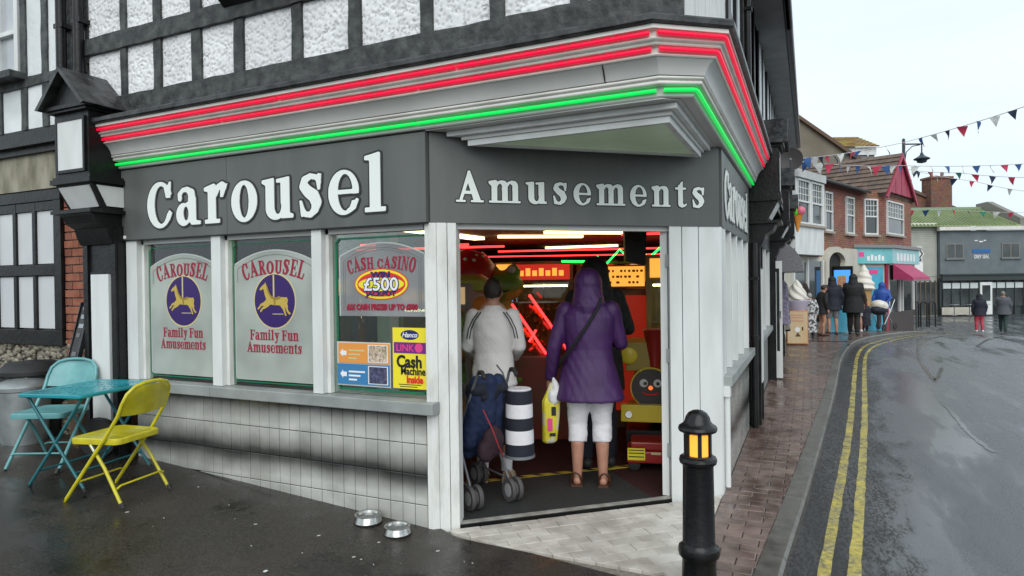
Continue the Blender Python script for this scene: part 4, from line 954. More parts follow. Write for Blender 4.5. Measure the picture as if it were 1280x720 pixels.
# brick strip
bmm = MB().box((0, 0, 0), (.205, .05, .063)); bme = bmm.mesh('brick', brick_m); bme.transform(Matrix.Translation(OFF))
bme2 = MB().box((0, 0, 0), (.098, .05, .063)).mesh('brick', brick_d); bme2.transform(Matrix.Translation(OFF))
z = 1.0; k = 0
while z < 2.5:
    x = -6.19 + (0 if k % 2 else 0)
    lay = ((0, .205), (.215, .098)) if k % 2 else ((0, .098), (.108, .205))
    for dx, ln in lay:
        place('brick', bme if ln > .1 else bme2, ls, Vector((x+dx, 3.642+random.uniform(-.004, .004), z))-OFF, (0, 0, random.uniform(-.01, .01)))
    z += .075; k += 1
# flints
mb = MB()
def flints(x0, x1, z0, z1, y, n):
    for _ in range(n):
        r = random.uniform(.016, .034); mb.ell((random.uniform(x0, x1), y+random.uniform(-.005, .008), random.uniform(z0, z1)), (r*random.uniform(.8, 1.5), r*.8, r*random.uniform(.7, 1.1)), 7, 5)
flints(-8.0, -5.92, .2, 1.12, 3.655, 1300); flints(-5.88, -5.70, .3, 2.2, 3.655, 240)
part('flint_facing', mb, flint, ls, sm=60, kind='stuff')
part('lintel', MB().box((-13, 3.60, 2.53), (-5.70, 3.68, 2.86)), concrete_m, ls)
part('cornice', MB().box((-13, 3.56, 2.861), (-5.70, 3.68, 2.92)).box((-13, 3.50, 2.92), (-5.70, 3.68, 2.96)).box((-13, 3.585, 2.96), (-5.70, 3.68, 3.095)), black, ls, label='black moulded cornice')
wf = part('window_frame', MB().box((-8.2, 3.61, 2.42), (-6.20, 3.68, 2.525)).box((-8.2, 3.61, 1.08), (-6.20, 3.68, 1.22)).box((-6.31, 3.612, 1.22), (-6.20, 3.68, 2.42)).box((-8.2, 3.613, 1.73), (-6.31, 3.68, 1.83)), black, ls, bev=.004)
x = -6.33
for k in range(6):
    x0 = x-.26
    for (z0, z1) in ((1.235, 1.72), (1.84, 2.33)):
        part('white_pane', MB().box((x0, 3.635, z0), (x, 3.66, z1)), mat('white_blind', (.6, .62, .63), .4, (.52, .54, .56), 1.5), wf)
    part('glazing_bar', MB().box((x0-.05, 3.615, 1.225), (x0-.002, 3.67, 1.725)).box((x0-.05, 3.615, 1.835), (x0-.002, 3.67, 2.415)), black, wf)
    x = x0-.052
part('glazing_bar', MB().box((-8.1, 3.617, 2.335), (-6.315, 3.67, 2.415)), black, wf)
lp = [(-8.2, -7.9), (-7.8, -7.5), (-7.42, -7.09), (-7.02, -6.70), (-6.62, -6.37), (-6.29, -6.02), (-5.92, -5.74)]
for (x0, x1) in lp:
    mbp = MB().box((x0, 3.592, 3.10), (x1, 3.62, 3.49)); part('plaster_panel', mbp, smoothplaster, ls)
    if x1 > -6.65: part('plaster_panel', MB().box((x0, 3.592, 3.58), (x1, 3.62, 4.6)), smoothplaster, ls)
part('timber_beam', timber(-8.3, -5.72, 3.49, 3.58, 3.57), timber_m, ls, sm=30)
ed = [-8.3]+[v for p_ in lp for v in p_]+[-5.70]
for i in range(0, len(ed), 2):
    a, b = ed[i], ed[i+1]; part('timber_post', timber(a-.003, b+.003, 3.09, 3.50, 3.575), timber_m, ls, sm=30)
    if a > -6.75: part('timber_post', timber(a-.003, b+.003, 3.57, 4.6, 3.575), timber_m, ls, sm=30)
uw = part('upper_window', MB().box((-7.9, 3.575, 3.62), (-6.74, 3.67, 3.68)).box((-6.80, 3.575, 3.68), (-6.74, 3.67, 4.6)).box((-7.14, 3.575, 3.68), (-7.08, 3.67, 4.6)).box((-7.9, 3.576, 4.02), (-6.80, 3.66, 4.06)), white, ls, label='white framed upstairs window')
part('window_pane', MB().box((-7.9, 3.62, 3.68), (-7.14, 3.63, 4.6)).box((-7.08, 3.62, 3.68), (-6.80, 3.63, 4.02)).box((-7.08, 3.62, 4.06), (-6.80, 3.63, 4.6)), mat('pale_curtained_glass', (.5, .53, .56), .1, (.35, .38, .4), 2, spec=.8), uw)
part('window_sill', MB().box((-7.95, 3.44, 3.56), (-6.62, 3.60, 3.62)), timber_m, ls)
endthing()
for x, lab in ((-5.98, 'black iron downpipe beside the white plaster strip, left of the two upstairs pipes'), (-5.735, 'black iron downpipe beside the roughcast panels, right of the two upstairs pipes')):
    t = thing('downpipe', lab, 'downpipe', (x, 3.52, 3.3), group='black downpipes on the upper wall')
    MB().tube([(x, 3.52, 3.1), (x, 3.52, 6)], .042, 12).build('pipe', black, t, sm=50)
    MB().box((x-.06, 3.49, 3.9), (x+.06, 3.59, 3.94)).build('pipe_clip', black, t)
    endthing()

# ------- inside the arcade
red_wall = mat('dark_red_wall', (.20, .035, .02), .6, (.10, .02, .015), 3); ceil_m = mat('tobacco_ceiling', (.38, .25, .17), .7)
carpet = mat('dark_red_carpet', (.05, .006, .006), .9, (.02, .004, .004), 60); matblack = mat('black_ribbed_mat', (.012, .014, .014), .75, (.03, .032, .032), 90)
OFF = Vector(arc.location)
room = part('shop_floor', MB().prism([(-2.10, 3.72, -.015), (-.76, 4.9, -.015), (-.76, 13, -.015), (-5.2, 13, -.015), (-5.2, 3.8, -.015)], (0, 0, .01)), carpet)
part('door_mat', MB().obox(ch(.22, -.85, -.003), th*1.42, tn*.775, (0, 0, .008)), matblack, room)
mb = MB()
part('warning_strip', MB().obox(ch(.18, -.915, -.003), th*1.75, tn*.06, (0, 0, .009)), mat('yellow_warning_tape', (.5, .38, .05), .5), room)
for k in range(11): mb.add([tuple(ch(.2+.155*k, -.912, .0066)), tuple(ch(.26+.155*k, -.912, .0066)), tuple(ch(.31+.155*k, -.858, .0066)), tuple(ch(.25+.155*k, -.858, .0066))], [(0, 1, 2, 3)])
part('warning_chevrons', mb, blackp, room)
part('back_wall', MB().box((-5.25, 13, -.02), (-.6, 13.1, 2.6)), red_wall); part('inner_side_wall', MB().box((-5.3, 3.81, -.02), (-5.22, 13, 2.6)), red_wall)
part('inner_side_wall', MB().box((-.80, 7.35, -.02), (-.77, 13.1, 2.6)), red_wall)
part('inner_ceiling', MB().prism([(-2.3, 3.72, 2.2), (-.75, 5.1, 2.2), (-.75, 13, 2.2), (-5.22, 13, 2.2), (-5.22, 3.72, 2.2)], (0, 0, .1)), ceil_m)
part('inner_column', MB().box((-3.35, 4.5, 0), (-3.22, 4.63, 2.2)), white); part('inner_column', MB().box((-5.0, 4.3, 0), (-4.88, 4.42, 2.2)), grey_trim)
fl2 = part('strip_light', MB().box((-3.95, 5.6, 2.165), (-3.8, 7.4, 2.199)), striplight)
for (x, y, dx, dy) in ((-3.5, 7.2, .9, .6), (-2.75, 6.9, .8, .6), (-4.6, 5.4, .9, .1), (-4.0, 10, 1.2, .1), (-2.0, 10.2, 1.1, .1)):
    part('strip_light', MB().obox((x, y, 2.168), Vector((dx, dy, 0)), Vector((-dy, dx, 0)).normalized()*.09, (0, 0, .03)), striplight)
def ntube(P, m, r=.011, par=None): return part('neon_tube', MB().tube(P, r, 8), m, par, sm=60)
ntube([(-4.9, 6.2, 2.02), (-3.0, 6.3, 2.0)], neon_ri); ntube([(-3.9, 8.0, 2.04), (-1.0, 8.6, 2.03)], neon_ri); ntube([(-4.4, 8.6, 2.0), (-1.2, 9.3, 1.98)], neon_ri, .009)
ntube([(-4.9, 4.7, 1.93), (-4.55, 4.7, 1.93)], neon_gi, .012); ntube([(-3.9, 5.0, 1.98), (-3.65, 5.0, 1.98)], neon_ri, .012); ntube([(-2.95, 4.8, 1.93), (-2.62, 4.8, 1.93)], neon_ri, .012); ntube([(-1.7, 6.3, 2.07), (-1.1, 6.55, 2.08)], neon_ri)
ntube([(-2.45, 6.60, 1.83), (-2.18, 6.71, 1.825), (-2.09, 6.75, 1.875), (-2.0, 6.79, 1.80), (-1.87, 6.85, 1.95), (-1.73, 6.91, 1.81)], neon_gi); ntube([(-1.53, 6.46, 1.88), (-1.46, 6.49, 1.845), (-1.25, 6.58, 2.05)], neon_gi)
ftext('Open', .09, neon_gi, arc, (-4.02, 3.95, 1.86), UX, UZ, .004, .01, align='LEFT')
part('display_hood', MB().obox((-2.36, 6.66, 1.80), Vector((1.0, .42, 0)), Vector((-.1, .25, 0)), (0, 0, .02)), mat('brass_trim', (.3, .2, .07), .4))
endthing()

cabinet_m = mat('brown_cabinet', (.24, .11, .045), .4, (.13, .06, .03), 6); plush = [mat('plush_%s' % n, c, .9, tuple(v*.5 for v in c), 15) for n, c in (('brown', (.25, .11, .04)), ('tan', (.45, .3, .14)), ('green', (.12, .24, .03)), ('yellow', (.6, .42, .05)), ('pink', (.55, .12, .16)), ('white', (.55, .52, .48)))]
redlit = emis('lit_red_panel', (.9, .04, .02), .38); goldlit = emis('lit_gold_panel', (1, .42, .06), .9); dimlit = emis('lit_cream_panel', (.9, .62, .3), .35)
def machine(name, label, cat, c, rz, w_, d_, h_, m, top=redlit, prizes=6, group=None):
    t = thing(name, label, cat, c, rz, group=group, local=True); x, y = w_/2, d_/2
    MB().box((-x, -y, 0), (x, y, h_*.42)).build('base_cabinet', m, t, bev=.01)
    MB().box((-x, y-.03, h_*.42), (x, y, h_*.86)).build('back_panel', m, t)
    for sx in (-1, 1):
        for sy in (-1, 1): MB().box((sx*x-.02*(sx > 0)*2, sy*y-.04*(sy > 0), h_*.42), (sx*x+.04*(sx < 0), sy*y+.04*(sy < 0), h_*.86)).build('corner_post', m, t)
    MB().box((-x+.04, -y+.008, h_*.42+.002), (x-.04, -y+.014, h_*.86-.002)).build('front_glass', glass, t)
    MB().box((-x-.01, -y-.01, h_*.86), (x+.01, y, h_)).build('header_box', m, t)
    MB().box((-x+.03, -y-.02, h_*.88), (x-.03, -y-.011, h_*.98)).build('header_panel', top, t)
    hm = MB()
    for kk in range(7): hm.box((-x+.08+(w_-.16)*kk/7, -y-.024, h_*.905), (-x+.08+(w_-.16)*(kk+.7)/7, -y-.021, h_*(.94+.015*(kk % 2))))
    hm.build('header_marks', goldlit, t, kind='stuff')
    MB().box((-x+.06, -y-.10, h_*.36), (x-.06, -y-.001, h_*.40)).lathe([(.012, h_*.4), (.012, h_*.44), (.02, h_*.45), (.001, h_*.475)], (-.05, -y-.05, 0), 10).build('control_shelf', galv, t)
    MB().tube([(-x+.06, -y+.05, h_*.84), (x-.06, -y+.05, h_*.84)], .012, 6).build('added_light_tube', emis('added_tube_glow', (1, .72, .4), 7), t, sm=60)  # warm tube added inside each cabinet to brighten the dark arcade
    for kk in range(4): MB().lathe([(.016, h_*.40+.001), (.016, h_*.40+.012), (.01, h_*.40+.018)], (.02+.06*kk, -y-.05, 0), 10).build('button', (redlit, goldlit, neon_gi, dimlit)[kk], t, sm=40)
    MB().box((-x+.05, -y-.006, h_*.05), (x-.05, -y-.001, h_*.34)).build('front_art', mat('cabinet_art_%d' % int(h_*100+w_*100), (random.uniform(.2, .5), random.uniform(.03, .2), random.uniform(.01, .12)), .4, (.5, .35, .05), 7), t)
    MB().box((-.1, -y-.012, h_*.12), (.1, -y-.001, h_*.24)).build('prize_flap', rubber, t)
    MB().tube([(0, 0, h_*.86), (0, 0, h_*.74)], .01, 6).tube([(0, 0, h_*.75), (.05, 0, h_*.71), (.03, 0, h_*.67)], .006, 6).tube([(0, 0, h_*.75), (-.05, 0, h_*.71), (-.03, 0, h_*.67)], .006, 6).build('claw', chrome, t)
    for k in range(prizes):
        px, py = random.uniform(-x+.1, x-.1), random.uniform(-y+.1, y-.12); pz = h_*.42+.07+.04*(k % 3); r = .075
        b = MB().ell((px, py, pz), r, 10, 7).ell((px, py-.03, pz+r*1.1), r*.75, 10, 7).ell((px-.05, py-.03, pz+r*1.8), r*.28, 8, 5).ell((px+.05, py-.03, pz+r*1.8), r*.28, 8, 5).ell((px, py-.09, pz+r), r*.3, 8, 5)
        b.build('plush_prize', plush[(k+len(label)) % 6], t, sm=60)
    endthing(); return t
machine('crane_machine', 'brown prize crane machine with a red header, behind the man in white', 'arcade machine', (-3.05, 7.55, 0), R(20), .72, .7, 1.86, cabinet_m, redlit, 7)
machine('crane_machine', 'dark prize machine with a narrow red header left of the purple coat', 'arcade machine', (-2.42, 7.75, 0), R(20), .45, .7, 1.86, cabinet_m, redlit, 4)
machine('crane_machine', 'yellow prize machine standing just inside the door on the right', 'arcade machine', (-1.22, 6.65, 0), R(14), .62, .6, 1.86, mat('mustard_cabinet', (.36, .24, .05), .4, (.24, .15, .04), 5), goldlit, 7)
machine('crane_machine', 'grey glazed cabinet behind the third window', 'arcade machine', (-3.3, 5.6, 0), R(0), .8, .6, 1.6, mat('grey_cabinet', (.22, .22, .22), .4), dimlit, 6)
machine('crane_machine', 'blue cabinet behind the second window', 'arcade machine', (-4.3, 5.5, 0), R(-20), .7, .6, 1.7, mat('blue_cabinet', (.03, .05, .2), .4), dimlit, 5)
t = thing('fruit_machine', 'tall red lit fruit machine with a glowing gold sign behind the dark hooded figure', 'arcade machine', (-1.85, 7.1, 0), R(22), local=True)
MB().box((-.62, -.2, 0), (.5, .2, 1.52)).build('cabinet', cabinet_m, t, bev=.01); MB().box((-.35, -.212, .2), (.48, -.201, 1.45)).build('lit_front', emis('lit_dark_red_panel', (.8, .05, .02), .16), t)
MB().box((-.5, -.26, 1.535), (.16, -.1, 1.78)).build('sign_box', cabinet_m, t); pn = MB().box((-.485, -.27, 1.55), (.145, -.261, 1.765)).build('sign_panel', goldlit, t)
for r_ in range(3):
    mb = MB()
    for k in range(14):
        if random.random() < .85: mb.box((-.46+.043*k, -.274, 1.58+.062*r_), (-.46+.043*k+random.uniform(.018, .036), -.271, 1.605+.062*r_))
    mb.build('sign_marks', mat('brown_sign_print', (.25, .05, .01), .5), t, kind='stuff')
MB().tube([(.36, -.24, .75), (.36, -.24, 1.45)], .012, 8).build('neon_tube', neon_ri, t, sm=60)
endthing()
t = thing('coin_pusher', 'dark red slot machine with slanting red neon edges beside the man in white', 'arcade machine', (-2.6, 6.35, 0), R(22), local=True)
MB().prism([(-.4, -.3, 0), (-.4, .3, 0), (-.4, .3, 1.35), (-.4, .1, 1.4), (-.4, -.3, .85)], (.75, 0, 0)).build('cabinet', mat('dark_red_cabinet', (.30, .04, .02), .35, (.16, .05, .02), 5), t, bev=.008)
MB().tube([(-.12, .02, 1.47), (.27, -.28, .92)], .014, 8).build('neon_tube', neon_ri, t, sm=60); MB().tube([(-.30, -.12, 1.38), (.05, -.34, .88)], .014, 8).build('neon_tube', neon_ri, t, sm=60)
MB().tube([(-.05, -.3, 1.12), (-.12, -.3, 1.0)], .012, 8).build('neon_tube', neon_ri, t, sm=60)
MB().obox((-.36, -.29, .87), (.66, 0, 0), (0, .38, .52), (0, -.008, .006)).build('glass_slope', glass, t)
mb = MB()
for k in range(60): mb.lathe([(.02, 0), (.02, .004)], (random.uniform(-.34, .3), -.3+random.uniform(.0, .33), 0), 8)
k0 = 0
for k in range(60):
    for i in range(16):
        x, y, z = mb.v[k*16+i]; mb.v[k*16+i] = (x, y-.02, z+.9+(y+.3)*1.37)
mb.build('tokens', mat('brass_tokens', (.6, .4, .12), .3, metal=1), t, kind='stuff')
endthing()
for k, (x, y, lab, c1_) in enumerate(((-3.9, 8.6, 'tall cabinet with blue and gold artwork at the back of the arcade, left', (.05, .1, .4)), (-3.45, 8.9, 'tall cabinet with green artwork at the back of the arcade, next to the red header', (.05, .3, .08)), (-2.1, 9.2, 'tall cabinet with orange artwork at the back of the arcade, centre', (.6, .22, .03)), (-1.5, 8.2, 'tall cabinet with pink artwork behind the yellow prize machine', (.5, .06, .2)))):
    t = thing('video_cabinet', lab, 'arcade machine', (x, y, 0), R(20), local=True)
    MB().prism([(-.3, -.3, 0), (-.3, .3, 0), (-.3, .3, 1.9), (-.3, -.2, 1.9), (-.3, -.2, 1.65), (-.3, -.05, 1.55), (-.3, -.02, 1.15), (-.3, -.35, 1.0), (-.3, -.3, .9)], (.6, 0, 0)).build('cabinet', mat('cabinet_side_%s' % 'abcd'[k], c1_, .4, (.5, .4, .1), 5), t, bev=.008)
    MB().box((-.27, -.212, 1.68), (.27, -.201, 1.87)).build('marquee', (goldlit, redlit, dimlit, goldlit)[k], t); MB().box((-.22, -.04, 1.18), (.22, -.026, 1.52)).build('screen', emis('lit_screen_%s' % 'abcd'[k], (.2+.2*k, .5-.1*k, .8-.2*k), .5), t)
    for q in range(5): MB().lathe([(.02, 1.07), (.018, 1.085)], (-.18+.09*q, -.19, 0), 10).build('button', (redlit, goldlit, neon_gi, dimlit, redlit)[q], t, sm=40)
    MB().tube([(-.12, -.25, 1.03), (-.12, -.25, 1.14)], .01, 6).ell((-.12, -.25, 1.15), .022, 10, 6).build('joystick', rubber, t, sm=60); endthing()
t = thing('hanging_speaker', 'black boxy speaker hanging from the arcade ceiling', 'speaker', (-1.38, 5.6, 2.2), R(20), local=True)
MB().prism([(-.10, -.08, -.42), (.07, -.08, -.46), (.09, -.08, -.05), (-.11, -.08, -.03)], (0, .18, 0)).build('body', rubber, t, bev=.006); MB().box((-.02, 0, -.03), (.02, .04, 0)).build('hanger', black, t)
MB().lathe([(.05, -.012), (.06, 0)], (-.01, -.081, -.2), 18, 'y').build('speaker_cone', matblack, t)
endthing()
# kiddie rides at the left
t = thing('toadstool_ride', 'red toadstool top with white spots above the green ride', 'ride', (-3.35, 6.1, 0), local=True)
MB().lathe([(.10, 0), (.12, .6), (.09, 1.6)], (0, 0, 0), 16).build('stalk', plush[5], t, sm=60)
cp = MB().lathe([(.30, 1.60), (.33, 1.66), (.30, 1.80), (.2, 1.92), (.001, 1.98)], (0, 0, 0), 24).build('cap', mat('toadstool_red', (.45, .015, .01), .35), t, sm=70)
mb = MB()
for k in range(22):
    a = k*2.4; zz = 1.66+.27*((k*.37) % 1); rr_ = .33-(zz-1.66)**2*2.4; MB().ell((rr_*math.cos(a), rr_*math.sin(a), zz), .026, 8, 5).build('white_spot', white, cp, sm=60)
endthing()
t = thing('frog_ride', 'big green smiling frog figure above the coin ride', 'ride', (-3.0, 6.25, -.09), R(15), local=True)
grn = mat('frog_green', (.16, .30, .04), .35)
b = MB().ell((0, .05, .62), (.26, .24, .5), 20, 12).limb([(.0, .02, 1.1), (0, 0, 1.42)], [.13, .12]).ell((0, -.03, 1.66), (.24, .2, .17), 20, 12).ell((-.11, -.02, 1.81), .085, 12, 8).ell((.12, -.02, 1.81), .085, 12, 8).limb([(-.22, 0, .95), (-.33, -.15, .75), (-.22, -.3, .7)], [.07, .06, .05]).limb([(.22, 0, .95), (.33, -.15, .75), (.22, -.3, .7)], [.07, .06, .05])
blob(b, 'body', grn, t, .018, 4)
for sx in (-1, 1): MB().ell((sx*.115, -.085, 1.83), .045, 12, 8).build('eye', white, t, sm=60)
MB().tube([(.17*math.sin(R(a)), -.03-.205*math.cos(R(a)), 1.66-.03-.03*math.cos(R(a*1.6))) for a in range(-70, 71, 14)], .008, 6).build('mouth', blackp, t, sm=60)
MB().box((-.35, -.35, 0), (.35, .35, .15)).build('plinth', cabinet_m, t, bev=.01); endthing()
t = thing('coin_ride', 'orange and green striped coin ride behind the man in white', 'ride', (-3.1, 5.55, 0), R(15), local=True)
MB().box((-.3, -.25, 0), (.3, .25, .3)).build('plinth', cabinet_m, t, bev=.01)
for k, (m_, z) in enumerate(((mat('ride_orange', (.6, .2, .03), .35), .3), (grn, .62), (MAT['ride_orange'], .86), (grn, 1.12), (MAT['ride_orange'], 1.3), (mat('ride_yellow_green', (.35, .4, .05), .35), 1.5))):
    MB().lathe([(.2, z), (.27, z+.04), (.28, z+.13), (.2, z+.19)], (0, 0, 0), 24).build('ring_body', m_, t, sm=50)
endthing()
# train ride and the toy car under it, right of the door
t = thing('train_ride', 'yellow coin-operated train ride with a dark round smiling face and red chimney', 'ride', (-1.31, 5.70, -.07), R(12), local=True)
ty = mat('train_yellow', (.75, .58, .04), .35); tr = mat('train_red', (.32, .02, .015), .35)
MB().box((-.2, .0, .30), (.3, .6, .34)).build('chassis', black, t)
MB().box((-.24, -.08, .43), (.3, .0, .58)).build('buffer_beam', ty, t, bev=.006); MB().box((-.2, 0, .43), (.3, .6, .5)).build('running_board', ty, t)
MB().lathe([(.18, 0), (.18, .5)], (.02, .02, .72), 28, 'y').build('boiler', ty, t, sm=40)
MB().lathe([(.165, -.025), (.17, 0), (.15, .0)], (.02, .02, .72), 32, 'y').lathe([(.15, -.012), (.15, 0)], (.02, .01, .72), 28, 'y').build('face', mat('train_face_dark', (.03, .02, .018), .3), t, sm=40, label='dark round face')
for sx in (-1, 1):
    e = MB().lathe([(.036, -.006), (.036, 0)], (.02+sx*.06, -.004, .765), 18, 'y').build('eye', white, t); MB().lathe([(.016, -.004), (.016, 0)], (.02+sx*.055+.008, -.0105, .762), 12, 'y').build('pupil', blackp, e)
MB().ell((.02, -.02, .725), .02, 12, 8).build('nose', emis('lit_nose', (1, .2, .05), .8), t, sm=60)
MB().tube([(.02+.08*math.sin(R(a)), -.008, .70-.04*math.cos(R(a))) for a in range(-60, 61, 12)], .008, 6).build('mouth', redp, t, sm=60)
MB().lathe([(.05, .85), (.055, .95), (.10, 1.22), (.11, 1.23), (.10, 1.24)], (.06, .1, 0), 20).build('chimney', tr, t, sm=40)
for sx in (-.17, .24): MB().lathe([(.06, -.01), (.075, 0), (.075, .02)], (sx, .05, 1.0), 20, 'y').build('porthole_ring', ty, t, sm=40)
MB().box((-.2, .07, .86), (.3, .6, 1.12)).build('cab_front', mat('train_mustard', (.35, .25, .04), .4), t, bev=.01)
MB().lathe([(.03, -.015), (.035, 0)], (-.17, -.085, .50), 16, 'y').build('headlamp', chrome, t, sm=40)
MB().box((-.2, .05, 0), (.3, .6, .30)).build('plinth', black, t); endthing()
t = thing('toy_car', 'low red toy car with a yellow number plate on the arcade floor', 'toy', (-1.25, 5.42, 0), R(14), local=True)
MB().box((-.18, -.06, .07), (.3, .3, .17)).box((-.15, -.02, .17), (.3, .28, .24)).build('body', tr, t, bev=.012)
MB().box((-.175, -.07, .10), (-.03, -.061, .20)).build('yellow_plate', yel, t)
for dz in (.125, .155, .18): MB().box((-.165, -.072, dz), (-.04, -.0705, dz+.008)).build('plate_marks', blackp, t)
MB().box((.02, -.07, .15), (.10, -.061, .17)).build('badge', goldp, t)
for x in (-.12, .25): w2 = MB().lathe([(.03, -.02), (.05, -.015), (.05, .015), (.03, .02)], (x, -.02, .05), 16, 'y').build('wheel', rubber, t, sm=40)
endthing()

# ================================================================== STREET FURNITURE AND SMALL THINGS
t = thing('illuminated_bollard', 'black iron bollard with a domed cap and glowing amber lamp at the pavement edge', 'bollard', (-.52, 3.34, 0), local=True); t.scale = (.80, .80, 1)
MB().lathe([(.118, -.02), (.118, .05), (.108, .07), (.104, .19), (.108, .2), (.125, .215), (.13, .235), (.125, .255), (.108, .265), (.100, .28), (.094, .66), (.098, .672), (.112, .68), (.117, .695), (.112, .71), (.098, .716), (.092, .722)], (0, 0, 0), 32).build('post', mat('black_bollard_paint', (.005, .005, .0055), .25, (.009, .009, .01), 8, bump=.25, bscale=40, spec=.35), t, sm=35)
lt = MB().lathe([(.073, .722), (.073, .83)], (0, 0, 0), 24).build('lamp_glass', lampglow, t, sm=60)
MB().lathe([(.012, .73), (.02, .75), (.02, .80), (.012, .82)], (0, 0, 0), 10).build('bulb', emis('bulb_glow', (1, .8, .35), 6), lt, sm=60)
for k in range(6):
    a = R(-73+60*k); p = Vector((.086*math.cos(a), .086*math.sin(a), 0)); tt = Vector((-math.sin(a), math.cos(a), 0))
    MB().obox(p-tt*.012+Vector((0, 0, .718)), tt*.024, Vector((p.x, p.y, 0)).normalized()*-.016, (0, 0, .118)).build('lantern_bar', MAT['black_bollard_paint'], t)
MB().lathe([(.09, .832), (.098, .834), (.116, .842), (.121, .853), (.116, .866), (.1, .875), (.09, .88), (.080, .892), (.074, .912), (.058, .932), (.032, .945), (.001, .950)], (0, 0, 0), 32).build('cap', MAT['black_bollard_paint'], t, sm=35)
endthing()

def tarp(c): return c
def folding_chair(name, label, m, loc, rz, tips):
    t = thing(name, label, 'chair', loc, rz, group='folding metal chairs by the blue table', local=True)
    # seat pan with rolled rim
    P = []
    for (cx, cy, a0) in ((.165, .15, 0), (-.165, .15, 90), (-.165, -.14, 180), (.165, -.14, 270)):
        for k in range(5): a = R(a0+22.5*k); P.append((cx+.045*math.cos(a)-(.02 if cy < 0 else 0)*(1 if cx > 0 else -1), cy+.045*math.sin(a)))
    mb = MB(); n = len(P)
    lv = [(1.0, .405), (1.01, .425), (1.0, .44), (.96, .446), (.9, .443), (.5, .438)]
    vs = [(x*k, y*k, z) for k, z in lv for x, y in P]+[(0, 0, .436)]
    fs = [(i*n+j, i*n+(j+1) % n, (i+1)*n+(j+1) % n, (i+1)*n+j) for i in range(len(lv)-1) for j in range(n)]+[((len(lv)-1)*n+j, (len(lv)-1)*n+(j+1) % n, len(lv)*n) for j in range(n)]+[tuple(range(n))[::-1]]
    mb.add(vs, fs).build('seat', m, t, sm=40)
    bl = []; A0 = []
    top = [(-.2, -.20, .60), (-.2, -.235, .68), (-.185, -.262, .745), (-.14, -.282, .79), (-.07, -.292, .808), (0, -.295, .812)]
    top = top+[(-x, y, z) for x, y, z in top[-2::-1]]
    full = [(-.205, .25, .0), (-.205, .02, .30), (-.205, -.09, .44)]+top+[(.205, -.09, .44), (.205, .02, .30), (.205, .25, .0)]
    MB().tube(full, .0125, 10).build('back_frame', m, t, sm=60)
    # back panel, gently curved
    mb = MB(); rows = 7; cols = 12; vs = []
    for j in range(rows+1):
        z = .60+(.795-.60)*j/rows; hw = .19 if z < .72 else .19-.10*((z-.72)/.08)**2*.9
        for i in range(cols+1):
            u = -1+2*i/cols; zz = z+(-.012*(1-u*u) if j == 0 else 0); vs.append((u*hw, -.205-(z-.60)*.42-.022*(1-u*u), zz))
    nn = len(vs); vs += [(x, y-.006, z) for x, y, z in vs]; c1 = cols+1
    fs = [(j*c1+i, (j+1)*c1+i, (j+1)*c1+i+1, j*c1+i+1) for j in range(rows) for i in range(cols)]
    fs += [tuple(nn+q for q in f[::-1]) for f in fs]
    rim = [i for i in range(c1)]+[j*c1+cols for j in range(1, rows+1)]+[rows*c1+i for i in range(cols-1, -1, -1)]+[j*c1 for j in range(rows-1, 0, -1)]
    fs += [(rim[k], rim[(k+1) % len(rim)], nn+rim[(k+1) % len(rim)], nn+rim[k]) for k in range(len(rim))]
    mb.add(vs, fs).build('back_panel', m, t, sm=40)
    for sx in (-1, 1): MB().tube([(sx*.185, .06, .425), (sx*.195, -.08, .25), (sx*.205, -.23, 0)], .0115, 10).build('rear_leg', m, t, sm=60)
    for y, z, x in ((.17, .12, .205), (-.185, .12, .2)):
        MB().tube([(-x, y, z), (-x+.03, y, z+.012), (x-.03, y, z+.012), (x, y, z)], .0075, 8).build('cross_bar', m, t, sm=60)
    for sx in (-1, 1):
        for y in (.25, -.23): MB().tube([(sx*.205, y+(.014 if y > 0 else -.008), -.004), (sx*.205, y-(.012 if y > 0 else -.008), .03)], .0155, 10).build('rubber_foot', rubber, t, sm=60)
        MB().tube([(sx*.20, -.005, .36), (sx*.19, .05, .425)], .008, 6).build('hinge_link', galv, t, sm=60)
    endthing(); return t
yel_m = mat('yellow_enamel', (.60, .53, .012), .3, (.48, .42, .01), 14, bump=.1, coat=.3)
tq_m = mat('turquoise_enamel', (.13, .36, .37), .35, (.10, .29, .30), 10, coat=.2)
teal_m = mat('wet_teal_enamel', (.012, .24, .29), .12, (.02, .31, .36), 5, rough2=.35)
folding_chair('folding_chair', 'bright yellow folding metal chair with its back to the street', yel_m, (-4.41, 2.93, .148), R(101), 0)
folding_chair('folding_chair', 'pale turquoise folding metal chair behind the small table', tq_m, (-5.50, 3.12, .20), R(205), 0)
t = thing('folding_table', 'small teal folding table wet with rain between the two chairs', 'table', (-4.93, 3.07, .18), R(12), local=True)
mb = MB(); P = []
for (cx, cy, a0) in ((.245, .325, 0), (-.245, .325, 90), (-.245, -.325, 180), (.245, -.325, 270)):
    for k in range(4): a = R(a0+30*k); P.append((cx+.03*math.cos(a), cy+.03*math.sin(a)))
n = len(P); lv = [(.985, .655), (1.0, .66), (1.0, .676), (.985, .682), (.9, .680)]
mb.add([(x*k, y*k, z) for k, z in lv for x, y in P], [(i*n+j, i*n+(j+1) % n, (i+1)*n+(j+1) % n, (i+1)*n+j) for i in range(len(lv)-1) for j in range(n)]+[tuple(range(n))[::-1], tuple(range((len(lv)-1)*n, len(lv)*n))]).build('tabletop', teal_m, t, sm=40)
